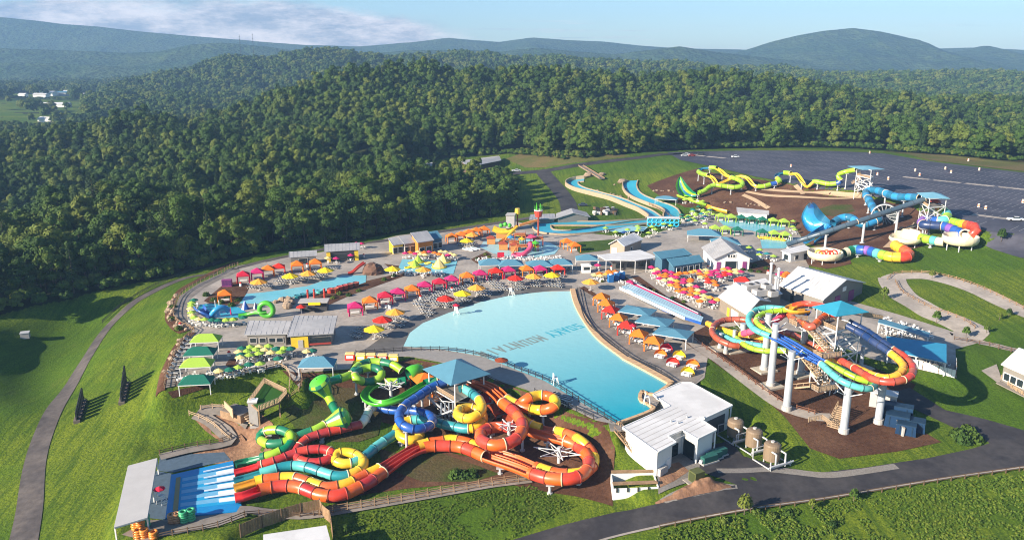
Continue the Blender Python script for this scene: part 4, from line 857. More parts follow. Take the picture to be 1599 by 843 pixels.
for q in (S1b, S1c, S1d):
    W = [wp(a[0], a[1], a[2], 1.0) for a in q]; path = smooth_path(W, .8); i = 0; n_ = 0; lastk = len(path)
    brk = None
    for a, w in zip(q[1:], W[1:]):
        if len(a) > 3: brk = min(range(len(path)), key=lambda i: (path[i] - w).length_squared)
    while i < len(path) - 1:
        e = min(len(path) - 1, i + 4); op = brk is not None and i >= brk
        if brk is not None and i < brk < e: e = brk
        c = 'green' if op else LG[n_ % 2]; mb = MB(); sweep(mb, path, i, e, 1.0, 'open' if op else 'tube', GORG); part(mb, 'flume_section' if op else 'tube_section', [SM[c], FLW if n_ % 6 == 0 else FL[c]], GR, smooth=True); i = e; n_ += 1
    ALLPTS.append((path, 1.0)); slides.append(((GR, path, GORG), 1.0, 12, .28))
def funnel(big, small, rb, rs, capd, root, org):
    ax = (small - big); Ln = ax.length; ax.normalize(); prof = [(-capd, .15), (-capd * .92, rb * .5), (-capd * .55, rb * .85), (-capd * .1, rb * .99), (0, rb), (Ln * .08, rb * .98), (Ln, rs)]
    for k in range(10):
        mb = MB(); lathe(mb, big - org, ax, prof[2:], 3, 2 * math.pi * k / 10, 2 * math.pi * (k + 1) / 10)
        part(mb, 'funnel_panel', SM['lime' if k % 2 else 'green'], root, smooth=True)
    mb = MB(); lathe(mb, big - org, ax, prof[:3], 30); part(mb, 'funnel_cap', SM['brgreen'], root, smooth=True)
    mb = MB(); lathe(mb, big - org, ax, [(-.1, rb * 1.0), (-.1, rb * 1.05), (.12, rb * 1.05), (.12, rb * 1.0)], 30); lathe(mb, small - org, ax, [(-.2, rs * 1.0), (-.2, rs * 1.1), (.1, rs * 1.1), (.1, rs)], 20); part(mb, 'funnel_rim', FL['green'], root)
funnel(wp(499,598,-3.6,2.3), wp(513,619,-4.7,1.0), 2.55, 1.0, 1.3, GR, GORG)
funnel(wp(537,652,-4.9,2.2), wp(508,663,-5.8,1.0), 2.5, 1.0, 1.3, GR, GORG)
a, b = wp(641,584,-1.2,1.6), wp(653,577,-1.0,1.6); mb = MB(); lathe(mb, a - GORG, b - a, [(-.5, 1.75), (0, 1.9), (1.2, 1.85), (2.4, 1.5), (3.4, .8), (3.8, .1)], 26); lathe(mb, a - GORG, b - a, [(-.5, 1.75), (.2, 1.6), (2.0, 1.4), (3.2, .6), (3.4, .1)], 26, mi=1); part(mb, 'bowl', [SM['brgreen'], SM['green']], GR, smooth=True)
# --- slides of the tall tower on the right
T1 = [(1262,489,14.5,['blue'],'open'),(1250,487,14.2,['ltteal'],'tube'),(1241,485.5,14),(1220.5,482,13.6),(1198,480.5,13.2),(1181,484,12.8),(1171,492,12.4),(1169,502,12),(1177,513,11.6),(1190,520,11.2),(1203,525,11,['blue'],'open'),(1225,536,10.5),(1250,552,10),(1282,568,9.4,['ltteal'],'tube'),(1294,579,9),(1313,594,8.5),(1332,602,8),(1347,606,7.6),(1360,606,7.2),(1366,598,6.8),(1352,590,6.4),(1320,577,6),(1285,563,5.6),(1250,554,5.2),(1224,547,4.8),(1194,541,4.4),(1171,537,4),(1146,532,3.4),(1127,523,2.9),(1112,515,2.3)]
T2 = [(1264,486,14.7,['blue'],'open'),(1250,484,14.3,['lime'],'tube'),(1236,483.5,14),(1220.5,484.6,13.6),(1201.4,487,13.2),(1187,492,12.8),(1181,500,12.4),(1187,509,12),(1201.4,517,11.4),(1212,521,11.1,['blue'],'open'),(1234,532,10.6),(1260,548,10),(1292,567,9.4,['lime'],'tube'),(1305,573.5,9.1),(1324,583.6,8.6),(1343,592,8.1),(1360,595.5,7.7),(1371,594,7.3),(1366,586,6.9,['brgreen']),(1345,578,6.5),(1310,568,6,['lime']),(1270,557,5.6),(1240,550,5.2),(1213,547,4.8),(1197.6,548,4.5),(1175,544,4.1),(1158,535,3.6),(1146,524,3.2),(1127,517,2.8),(1111,510,2.2)]
T3 = [(1322,508,14.5,['navy'],'tube'),(1346,521,13.6),(1363,533,13),(1382,545,12.4),(1390,551,12,['gold'],'tube'),(1404,562,11.4),(1411,573,10.9),(1404,584,10.4),(1386,590,9.9),(1367,587,9.4),(1350,580,8.9),(1320,567,8.2),(1290,556,7.4),(1270,550,6.9),(1251,541,6.4),(1225,533,5.8),(1190,527,5),(1171,523.5,4.5),(1152,521,4),(1137,517.5,3.4),(1118,511,2.8),(1105,505,2.2)]  # navy start: blue flume with its shade painted into the colour
T4 = [(1326,503,14.7,['navy'],'tube'),(1350,515,13.8),(1368,527,13.2),(1386,540,12.5),(1395,546,12.1,['rust','redor'],'tube'),(1411,556,11.6),(1424,570,11),(1424,585,10.5),(1407,594,10),(1384,596,9.6),(1360,590,9.2),(1330,572,8.6),(1300,556,8),(1277,543,7.6,['rust']),(1256,532,7.1),(1236,521.5,6.7),(1213,516,6.3),(1190,505,5.9),(1165,499.5,5.4),(1137,499,4.9),(1119,505,4.5),(1112,516,4.1),(1118,527,3.7),(1132,535,3.3),(1150,540,2.9),(1175,537,2.5,['rust','gold']),(1200,533,2.2)]  # first sections navy too, blue darkened to stand for shade
T5 = [(1310,490,15.5,['redor']),(1290,492,15,['orange','rust']),(1268,510,14),(1257,507,13.4),(1240,499,12.8),(1229,489,12.2,['pink']),(1210,500,11),(1190,511,9),(1172,518,7),(1160,521,5.6)]
T6 = [(1300,480,17.5,['redor'],'open'),(1272,474,16.8),(1255,473,16.4,['orange','gold']),(1240,477,16),(1230,482,15.6,['gold']),(1246,485,15.2),(1262,484,15)]
mk('light teal tube slide on the tall grey tower, outer left loop', T1, .72, sec=2.8, gap=1e9)
mk('lime green tube slide nested inside the light teal loop', T2, .68, sec=2.8, gap=1e9)
mk('golden yellow tube slide curling round the right of the tall tower', T3, .80, sec=2.8, gap=1e9)
mk('rust red tube slide outside the golden one on the tall tower', T4, .80, sec=2.8, gap=1e9)
mk('orange tube slide turning pink behind the tall grey tower', T5, .85, sec=2.8, gap=1e9)
mk('short orange and yellow flume on top of the tall tower', T6, 1.0, sec=2.6, gap=1e9)
# --- slides on the mulch hill
G1 = [(1337,265,1010,['lime']),(1322,268,1008),(1311,272,1007),(1309,277,1006),(1314,282,1004.5,['blue','lime','lime']),(1311,285,1003.6),(1302,287,1003),(1291,287,1003,['lime']),(1277,284,1003.6),(1270,284,1003.6,['yellow'],'open'),(1261,291,1002),(1253,283.5,1004),(1244,272,1005),(1235,271,1004.5,['lime'],'tube'),(1224,270,1004,['petrol'],'open'),(1214,273,1004),(1214,279,1003.4,['lime'],'tube'),(1218,282,1003),(1212,286,1002.5,['blue','lime']),(1203,288,1002.3),(1193,291,1002.2,['lime']),(1184,291,1002.4,['yellow'],'open'),(1176,288,1003),(1167,278,1005),(1156,274.5,1005.4),(1145,277,1004.2),(1137,281,1003.4),(1125,286,1003),(1119,286,1003.2),(1113,278,1005),(1106,274,1005.4,['lime'],'tube'),(1097,272,1005),(1091,268,1005,['petrol'],'open'),(1097,263,1005.5),(1108,262,1006,['lime'],'tube'),(1118,262.5,1006,['yellow'],'open'),(1126,267,1005),(1133,273,1004),(1142,277,1004.4,['lime'],'tube'),(1151,280,1004.4),(1159,285,1004),(1158,290.5,1003.8),(1148,292.6,1003.8),(1137,291.5,1003.8),(1125,290,1004.2),(1117,289,1004.2),(1108,292,1003.8),(1100,298,1003.2),(1090,301.5,1003)]
mk('lime and yellow wave slide snaking over the mulch hill', G1, 1.15, sec=3.6, gap=9, pr=.25)
gl = slides[-1][0]
W = [wp(*q, 1.1) for q in ((1060,304,1002.4),(1075,309.5,1002),(1090,314.5,1001.7),(1103,318.5,1001.5))]; path = smooth_path(W, .8)
for i in range(0, len(path) - 1, 4):
    mb = MB(); sweep(mb, path, i, min(len(path) - 1, i + 4), 1.5, 'open', gl[2]); part(mb, 'flume_section', [SM['lime'], FL['lime']], gl[0], smooth=True)
W = [wp(*q, 1.1) for q in ((1103,319,1001.6),(1112,322,1001.4),(1125,325.5,1001.2),(1138,328.5,1001.0))]; path = smooth_path(W, .8)
for i in range(0, len(path) - 1, 4):
    mb = MB(); sweep(mb, path, i, min(len(path) - 1, i + 4), 2.0, 'open', gl[2]); part(mb, 'flume_section', [SM['gold'], FL['gold']], gl[0], smooth=True)
def loft(root, org, Lp, Rp, sag, cols, nu=26, nv=14, name='wing_panel', thick=.18):
    def rs(pts):
        p = smooth_path(pts, .25); return [p[round(i * (len(p) - 1) / nu)] for i in range(nu + 1)]
    A, B = rs(Lp), rs(Rp); ns = len(cols)
    for s in range(ns):
        mb = MB(); j0, j1 = s * nv // ns, (s + 1) * nv // ns
        for side in (0, 1):
            vs = []
            for i in range(nu + 1):
                for j in range(j0, j1 + 1):
                    t = j / nv; q = A[i].lerp(B[i], t) + sag * (math.sin(math.pi * t) * (.35 + .65 * math.sin(math.pi * min(1, i / nu * 1.1 + .1)))) * 1.0 - org
                    vs.append(q + (sag.normalized() * thick if side else Vector()))
            m = j1 - j0 + 1; fs = [(i * m + j, i * m + j + 1, (i + 1) * m + j + 1, (i + 1) * m + j) for i in range(nu) for j in range(m - 1)]
            if side: fs = [f[::-1] for f in fs]
            mb.add(vs, fs, side)
        part(mb, name, [SM[cols[s][0]], SM[cols[s][1]]], root, smooth=True)
def pp(s): return [G(a, b, h) for a, b, h in s]
loft(gl[0], gl[2], pp([(1087,307,2.2),(1075,307,2.5),(1061,304,4),(1055,291,7),(1058,280,9.5),(1061.5,275,10.5)]), pp([(1087,301,3),(1083,299,3.2),(1079,295,4.5),(1072,287.5,7),(1066,279.5,9.4),(1062.5,275,10.6)]), Vector((.5, 2.6, -2.2)), [('lime','lime'),('brgreen','lime'),('petrol','lime'),('brgreen','lime'),('petrol','lime'),('lime','lime'),('green','lime')])
B1 = [(1437,309,1010,['petrol','skyblue']),(1419,308,1009),(1398,307,1008),(1381,301,1007.5),(1368,297.5,1007),(1356,298,1006.5),(1352,303,1006),(1357,313,1005.5),(1362,322,1005),(1368,333,1004.5),(1372,342,1004),(1366,346,1003.6,['skyblue','petrol']),(1351,350,1003.4),(1340,348,1003.6),(1328,340,1004.5),(1313,341,1004.4),(1301,348,1003.6)]
bl = mk('deep blue tube slide ending in a tall blue wing', B1, 1.6, sec=4.2, gap=14, pr=.35)
loft(bl[0], bl[2], pp([(1301,352,2.2),(1290,358,2),(1275,362,2),(1260,359,3),(1251.5,340,7),(1258,323,12),(1266,315.5,15)]), pp([(1301,345,4),(1298,345,4.2),(1294,342,5),(1288,336,6.5),(1281,328,9.5),(1274,319,13.5),(1269,315.5,15.2)]), Vector((.6, 4.2, -3.0)), [('petrol','navy'),('skyblue','navy'),('skyblue','blue'),('skyblue','blue'),('petrol','navy')])
W = smooth_path([G(1296,354,2.2), G(1285,361,2.0), G(1273,369,1.8), G(1262,377,1.4)], .8)
for i in range(0, len(W) - 1, 5): mb = MB(); sweep(mb, W, i, min(len(W) - 1, i + 5), 2.9, 'open', bl[2]); part(mb, 'flume_section', [SM['petrol' if i % 2 else 'skyblue'], FL['blue']], bl[0], smooth=True)
d0, d1 = G(1381,337,3.5), G(1386,335,4.5); mb = MB(); ax = Vector((.35, .9, .15)); lathe(mb, d0 - bl[2], ax, [(-.6, 4.9), (-.2, 5.2), (.6, 5.2), (1.4, 4.4), (2.4, 2.6), (2.8, .6)], 30); part(mb, 'dish', mat('dish_grey', (.10,.12,.13), .7, .2, 1), bl[0], smooth=True)
mb = MB()
for k in range(16):
    a = 2 * math.pi * k / 16; u = ax.normalized().orthogonal().normalized(); w = ax.normalized().cross(u); e = u * math.cos(a) + w * math.sin(a); mb.bar(d0 - bl[2] - ax * .5 + e * .8, d0 - bl[2] - ax * .5 + e * 5.1, .22)
lathe(mb, d0 - bl[2], ax, [(-.6, 4.7), (-.8, 5.0), (-.6, 5.3)], 30); part(mb, 'dish_ribs', steel, bl[0])
mk('long straight dark tube slide running down over the blue wing', [(1444,311,1013,['slate']),(1400,326,1011),(1340,346,1009),(1285,364,1006),(1250,375,1003.5),(1229,382,1001.5)], 1.05, sec=5, gap=15, pr=.5)
R1 = [(1457,311,1011,['redor','orange','yellow']),(1465,321,1009),(1473,329,1007.5,['lime','ltteal']),(1479,336,1006.5),(1476,343,1006,['ltteal','blue']),(1465,345,1005.8,['blue']),(1453,344,1005.6),(1443,343,1005.4,['purple']),(1440,350,1005,['navy']),(1455,352,1004.6),(1472,353,1004.2,['blue','purple','blue']),(1482,356,1003.9),(1494,361,1003.6),(1505,366,1003.4)]
rb = mk('rainbow tube slide with three cream bowls below the car park', R1, 1.7, sec=3.0, gap=9, pr=.4)
RR, RORG = rb[0], rb[2]
def more(pts, r, sec=3):
    W = [wp(q[0], q[1], q[2], r) for q in pts]; path = smooth_path(W, .8); cols = [q[3] for q in pts]; i = 0
    while i < len(path) - 1:
        e = min(len(path) - 1, i + sec); k = min(range(len(W)), key=lambda j: (W[j] - path[(i + e) // 2]).length_squared); mb = MB(); sweep(mb, path, i, e, r, 'tube', RORG); part(mb, 'tube_section', [SM[cols[k]], FL[cols[k]]], RR, smooth=True); i = e
    ALLPTS.append((path, r)); slides.append(((RR, path, RORG), r, 9, .35))
more([(1472,343,1006,'green'),(1485,346,1005,'lime'),(1497,349,1004.6,'lime'),(1503,350,1004.4,'yellow'),(1512,352,1004.2,'orange'),(1521,354,1004,'redor'),(1524,361,1003.4,'redor'),(1516,368,1002.8,'cream')], 1.6)
more([(1474,378,1002.6,'cream'),(1465,377,1002.7,'ltteal'),(1456,375,1002.8,'ltteal'),(1447,373.5,1002.9,'lime'),(1438,371,1003,'lime')], 1.6)
more([(1398,383,1002.6,'yellow'),(1404,387,1002.6,'yellow'),(1412,391,1002.6,'orange'),(1419,396,1002.5,'orange'),(1416,401,1002.4,'redor'),(1402,401.5,1002.4,'yellow'),(1391,401,1002.4,'yellow'),(1380,398.5,1002.5,'lime'),(1369,395.5,1002.6,'ltteal'),(1361,393,1002.7,'blue'),(1354,391,1002.8,'purple'),(1345,390.5,1002.8,'blue'),(1335,390,1002.7,'ltteal'),(1325,393,1002.6,'green'),(1317,396,1002.5,'cream')], 1.75)
def bowl(px, py, up, rad, hw, inner, a0=0, a1=2 * math.pi, half=None):
    c = G(px, py, up) - RORG; n = 14
    for k in range(n):
        mb = MB(); s0, s1 = 2 * math.pi * k / n, 2 * math.pi * (k + 1) / n; hh = hw if half is None else hw * (.55 + .75 * max(0, math.cos((s0 + s1) / 2 - half)))
        lathe(mb, c, (0, 0, 1), [(-.3, rad * .82), (.2, rad * .95), (hh * .5, rad * 1.02), (hh, rad), (hh + .12, rad * .97), (hh, rad * .94), (hh * .5, rad * .93), (.5, rad * .84), (.15, rad * .5)], 3, s0, s1, up=(1, 0, 0)); part(mb, 'bowl_panel', SM['cream'], RR, smooth=True)
    mb = MB(); lathe(mb, c, (0, 0, 1), [(.15, rad * .5), (.05, rad * .3), (-.1, .2)], 24); part(mb, 'bowl_floor', SM[inner], RR, smooth=True)
    for k in range(6):
        a = k * math.pi / 3; q = c + Vector((math.cos(a), math.sin(a), 0)) * rad * .75; z = hgt(q.x + RORG.x, q.y + RORG.y) - RORG.z; mb = MB(); mb.cyl((q.x, q.y, z - .3), (q.x, q.y, c.z - .2), .18, .18, 7); part(mb, 'support_post', steel_white, RR)
bowl(1499, 379, 2.0, 6.0, 2.6, 'orange'); bowl(1413, 377, 2.0, 5.6, 3.0, 'lime', half=.6); bowl(1288, 402, 1.6, 6.2, 2.4, 'red')
mb = MB(); lathe(mb, G(1507, 366, 3.4) - RORG, Vector((-.5, -.85, .1)), [(-1, 1.7), (.4, 2.0), (.8, 2.0), (.8, 1.6), (-.8, 1.3)], 22); part(mb, 'bowl_mouth', SM['cream'], RR, smooth=True)
for k in range(5):
    c = G(1278 + k * 6, 396 + (k % 2), 3.0) - RORG; mb = MB(); mb.torus(c, 1.3, .28, 14, 6, axis='y'); part(mb, 'hoop', SM[['yellow','redor','orange','redor','scarlet'][k]], RR, smooth=True)
for (a, r, gap, pr) in slides:
    if gap < 1e8: posts(a[0], a[1], a[2], r, gap, pr)
# ---------------------------------------------------------------- towers
def hip_roof(mb, cx, cy, z, w, d, h, rz=0.0, ridge=0.0, t=.12, mi=0):
    ca, sa = math.cos(rz), math.sin(rz); q = lambda x, y, zz: (cx + x * ca - y * sa, cy + x * sa + y * ca, zz); a, b, r = w / 2, d / 2, ridge / 2; k = .12
    vs = [q(-a, -b, z), q(a, -b, z), q(a, b, z), q(-a, b, z), q(-r - .01, 0, z + h), q(r + .01, 0, z + h)]
    lo = [(x, y, zz - t) for x, y, zz in vs]; fs = [(0, 1, 5, 4), (1, 2, 5), (2, 3, 4, 5), (3, 0, 4)]
    mb.add(vs + lo, fs + [tuple(i + 6 for i in f[::-1]) for f in fs] + [(0, 6, 7, 1), (1, 7, 8, 2), (2, 8, 9, 3), (3, 9, 6, 0)], mi)
def rails(mb, pts, h=1.05, gap=1.6, r=.05, slats=False, mi=0):
    for a, b in zip(pts, pts[1:]):
        a, b = Vector(a), Vector(b); n = max(1, round((b - a).length / gap)); mb.bar(a + Vector((0, 0, h)), b + Vector((0, 0, h)), .10, .08, mi); mb.bar(a + Vector((0, 0, h * .5)), b + Vector((0, 0, h * .5)), .06, .06, mi)
        for i in range(n + 1):
            q = a.lerp(b, i / n); mb.bar(q - Vector((0, 0, .1)), q + Vector((0, 0, h + .05)), .1, .1, mi)
        if slats:
            m = max(2, int((b - a).length / .35))
            for i in range(m):
                q = a.lerp(b, (i + .5) / m); mb.bar(q + Vector((0, 0, .05)), q + Vector((0, 0, h)), .16, .04, mi)
def stair(mb, a, b, w, n=14, mi=0, rail=True):
    a, b = Vector(a), Vector(b); d = b - a; hd = Vector((d.x, d.y, 0)).normalized(); rz = math.atan2(hd.y, hd.x); L_ = Vector((d.x, d.y, 0)).length
    for i in range(n):
        q = a.lerp(b, (i + .5) / n); mb.box((q.x, q.y, q.z), (L_ / n * 1.02, w, .12), rz, mi)
    s = Vector((-hd.y, hd.x, 0)) * (w / 2)
    for sg in (-1, 1):
        mb.bar(a + s * sg, b + s * sg, .1, .3, mi)
        if rail:
            mb.bar(a + s * sg + Vector((0, 0, 1)), b + s * sg + Vector((0, 0, 1)), .08, .08, mi)
            for i in range(0, n + 1, 3): q = a.lerp(b, i / n) + s * sg; mb.bar(q, q + Vector((0, 0, 1)), .08, .08, mi)
def canopy_tower(label, corners, zp, ze, peak, zg, posts_extra=0, roofmat=blue_roof):
    bw = .24 if zp > 10 else .13
    cs = [Vector(c) for c in corners]; ctr = sum(cs, Vector()) / 4; base = Vector((ctr.x, ctr.y, zg)); root = thing('slide_tower', label, 'tower', base); k = lambda v, z: Vector((v.x - ctr.x, v.y - ctr.y, z - zg))
    w = (cs[1] - cs[0]).xy.length; d = (cs[2] - cs[1]).xy.length; rz = math.atan2((cs[1] - cs[0]).y, (cs[1] - cs[0]).x)
    mb = MB(); hip_roof(mb, 0, 0, ze - zg, w + .8, d + .8, peak - ze, rz, .2); part(mb, 'canopy_roof', roofmat, root)
    mb = MB()
    for i in range(4): a = k(cs[i] * .96 + ctr * .04, ze - .15); b = k(cs[(i + 1) % 4] * .96 + ctr * .04, ze - .15); mb.bar(a, b, .2, .25)
    part(mb, 'roof_beam', steel_white, root)
    for c in cs:
        c = c * .96 + ctr * .04; g = hgt(c.x, c.y); mb = MB(); mb.cyl(k(c, g - .3), k(c, ze), .16, .16, 8); part(mb, 'post', steel_white, root)
    mb = MB(); pc = [k(c * .9 + ctr * .1, zp) for c in cs]; mb.prism([(q.x, q.y) for q in pc], zp - zg - .3, zp - zg); part(mb, 'platform', boards, root)
    mb = MB(); rails(mb, [pc[0], pc[1]], slats=True); rails(mb, [pc[3], pc[0]], slats=True); part(mb, 'railing', wood_light, root)
    mb = MB(); zz = [zg + (zp - zg) * t for t in (0, .5, 1)] if zp - zg < 12 else [zg + (zp - zg) * t for t in (0, .2, .4, .6, .8, 1)]
    for i in range(4):
        a, b = cs[i] * .96 + ctr * .04, cs[(i + 1) % 4] * .96 + ctr * .04
        for z0, z1 in zip(zz, zz[1:]): mb.bar(k(a, z0), k(b, z1), bw); mb.bar(k(b, z0), k(a, z1), bw); mb.bar(k(a, z1), k(b, z1), bw * 1.3)
    part(mb, 'bracing', steel_white, root); return root, k, ctr
zz = 4.4; tw = canopy_tower('slide tower with a blue tent roof above the five tube slides', [P(668,577,zz), P(710,601,zz), P(757,580,zz), P(716,562,zz)], .1, 4.4, 7.4, -6.3)
mb = MB(); a = tw[1](G(745, 663), hgt(*G(745, 663)[:2])); b = tw[1](P(772,640,-1.2), -1.2)
stair(mb, tw[1](P(756,662,-5.6), -5.8), tw[1](P(781,640,-2.2), -2.2), 2.2, 16); part(mb, 'stair', wood_light, tw[0])
for i, x in enumerate((690, 696, 702, 708)):
    q = P(x, 668, -6.2); mb = MB(); mb.cyl(tw[1](q, hgt(q.x, q.y) - .3), tw[1](q, .0), .22, .22, 8); part(mb, 'riser_pipe', mat('pipe_grey', (.16,.19,.23), .5, .1, 1), tw[0])
mb = MB()
for a, b in (((668,640,-4.5),(706,664,-6)),((668,655,-4.6),(706,640,-1)),((668,620,-1),(706,650,-3.5))): mb.bar(tw[1](P(*a), a[2]), tw[1](P(*b), b[2]), .3)
part(mb, 'brace', steel, tw[0])
# tall tower
zt = 17.5; t2 = canopy_tower('tall grey slide tower with a bright blue canopy and zigzag stairs', [P(1275,479.5,zt), P(1309,493.5,zt), P(1348,484,zt), P(1316,474,zt)], 13.6, 17.5, 19.6, -2.6, roofmat=mat('canopy_blue', (.03,.26,.38), .5, .1, .5))
K2 = t2[1]; ctr2 = t2[2]; hd = (P(1309,493.5,zt) - P(1275,479.5,zt)); hd.z = 0; hd.normalize(); nd = Vector((-hd.y, hd.x, 0)); 
bz = [-2.4, 1.6, 5.6, 9.6, 13.4]
for i in range(4):                       # flights zigzag on the front face
    o_ = ctr2 - nd * 8.5 + nd * (0 if i % 2 == 0 else 1.8); a = o_ - hd * 3.2 if i % 2 == 0 else o_ + hd * 5.2; b = o_ + hd * 5.2 if i % 2 == 0 else o_ - hd * 3.2
    mb = MB(); stair(mb, K2(a, bz[i]), K2(b, bz[i + 1]), 1.9, 12, rail=True); part(mb, 'stair', wood_light, t2[0])
    mb = MB(); c = b + hd * (1.4 if i % 2 == 0 else -1.4); q = K2(c, bz[i + 1]); mb.box((q.x, q.y, q.z - .1), (2.8, 5.4, .2), math.atan2(hd.y, hd.x)); part(mb, 'landing', boards, t2[0])
    mb = MB(); e = hd * 1.4; f = nd * 2.7; s = 1 if i % 2 == 0 else -1; P4 = [K2(c - f - e * s, bz[i + 1]), K2(c - f + e * s, bz[i + 1]), K2(c + f + e * s, bz[i + 1])]; rails(mb, P4, slats=True); part(mb, 'railing', wood_light, t2[0])
def ped(p1, p2, z): pass
mb = MB(); q = G(1283,652); stair(mb, K2(G(1300,668), hgt(*G(1300,668)[:2])), K2(P(1317,634,-.4), -.4), 2.4, 12); part(mb, 'stair', wood_light, t2[0])
mb = MB(); q = K2(P(1285,651,-1.6), -1.6); pts = [K2(P(1262,661,-1.8), -1.4), K2(P(1283,657,-1.8), -1.4), K2(P(1298,668,-1.8), -1.4)]; rails(mb, pts, slats=True); part(mb, 'railing', wood_light, t2[0])
# bridge from the tower to the upper deck at the back right
mb = MB(); a, b = K2(P(1340,492,13.6), 13.6), K2(P(1371,497,9), 9); mb.bar(a, b, 2.2, .25); part(mb, 'walkway', boards, t2[0]); mb = MB(); s = (b - a).cross(Vector((0, 0, 1))).normalized() * 1.1; rails(mb, [a + s, b + s], slats=True); rails(mb, [a - s, b - s], slats=True); part(mb, 'railing', wood_light, t2[0])
mb = MB()
for i in range(7):
    q = ctr2 - hd * (3 - i * 1.0) - nd * 1.5; mb.cyl(K2(q, hgt(q.x, q.y)), K2(q, 9 - (i % 3)), .14, .14, 6)
part(mb, 'pipe_riser', steel_white, t2[0], kind='stuff')
# great grey columns round the tall tower
COLS = [(1203,603,505,16),(1228,640,548,11),(1317,675,604,8.5),(1371,660,588,10),(1193,578,490,13),(1250,585,505,11),(1158,545,505,5),(1145,548,515,4),(1344,575,540,7),(1133,552,538,3.2),(1124,545,520,3.4)]
names = ['tallest grey column, square base by the curved path', 'grey column beside the path below the blue flume', 'front grey column under the teal and lime tubes', 'grey column under the golden tube by the blue tanks', 'grey column at the back inside the teal loop', 'grey column on a slab behind the blue flume', 'short column under the rust red loop, right of two', 'short column under the rust red loop, left of two', 'column behind the tower under the golden tube', 'thin leaning stub below the rust loop', 'leftmost short column near the run-out lanes']
for (x, y, ty, _), nm in zip(COLS, names):
    q = G(x, y); D = q.y; a = ray(x + 4, ty); top = CAM[2] + a[2] * D / a[1]; h = max(2.5, top - q.z); r = .85 if h > 6 else .5
    o = thing('slide_column', nm, 'column', q); mb = MB(); mb.cyl((0, 0, .9), (0, 0, h), r, r * .94, 18); part(mb, 'shaft', mat('column_grey', (.36,.39,.43), .45, .08, .6), o, smooth=False)
    mb = MB(); mb.cyl((0, 0, -.3), (0, 0, 1.1), r * 1.3, r * 1.3, 18); 
    part(mb, 'foot', grey_light, o)
    if y < 610 and h > 4: mb = MB(); mb.box((0, 0, .1), (5.2, 4.2, .5), .4); part(mb, 'slab', mat('slab', (.42,.37,.30), .85, .12, 1), o)
    mb = MB()
    for k in range(4):
        e = Vector((math.cos(k * 1.57 + .5), math.sin(k * 1.57 + .5), 0)) * 3.4; mb.bar((0, 0, h - 2.2), e + Vector((0, 0, h - .3)), .16)
    if h > 6: part(mb, 'bracket', steel_white, o)
# struts in the middle of the big orange loop and of the other coils
for (x, y, lb) in ((873, 722, 'white spoked post inside the big orange loop'), (795, 700, 'grey post inside the small orange coil'), (611, 622, 'spoked post inside the open green loop'), (638, 655, 'post inside the blue loop')):
    q = G(x, y); h = {873: 3.6, 795: 6.2, 611: 4.2, 638: 4.4}[x]; o = thing('spoked_post', lb, 'post', q); mb = MB(); mb.cyl((0, 0, -.3), (0, 0, h), .42, .42, 12); part(mb, 'shaft', steel, o)
    for k in range(7):
        a = k * 2 * math.pi / 7 + .3; L_ = {873: 5.4, 795: 2.9, 611: 3.4, 638: 2.4}[x]; mb = MB(); mb.bar((0, 0, h - .8), (math.cos(a) * L_, math.sin(a) * L_ * .9, h - .4), .16); mb.bar((0, 0, h - 2.2), (math.cos(a) * L_ * .9, math.sin(a) * L_ * .8, h - .5), .12); part(mb, 'spoke', steel_white, o)
# towers at the car park
za = 24.5; zc = hgt(*P(1350,290,12)[:2])
t3 = canopy_tower('small white framed tower with flat blue roof at the car park edge', [P(1338,260.5,za), P(1361,266,za), P(1366,262,za), P(1344,259,za)], 20.5, 24.5, 25.2, zc, roofmat=mat('pale_blue_roof', (.16,.36,.46), .5, .1, .5))
mb = MB(); K3 = t3[1]; stair(mb, K3(G(1330,287), hgt(*G(1330,287)[:2])), K3(P(1345,275,17), 16), 2.2, 14); part(mb, 'stair', wood_light, t3[0])
za = 22.0; zc = hgt(*P(1452,340,10)[:2])
t4 = canopy_tower('white framed tower with pale blue canopy above the rainbow slide', [P(1439,303,za), P(1452,310.5,za), P(1479,309,za), P(1459,300,za)], 18.5, 22.0, 23.4, zc, roofmat=MATS['pale_blue_roof'])
mb = MB(); K4 = t4[1]; stair(mb, K4(G(1430,352), hgt(*G(1430,352)[:2])), K4(P(1446,330,15), 15), 2.2, 14); part(mb, 'stair', wood_light, t4[0])
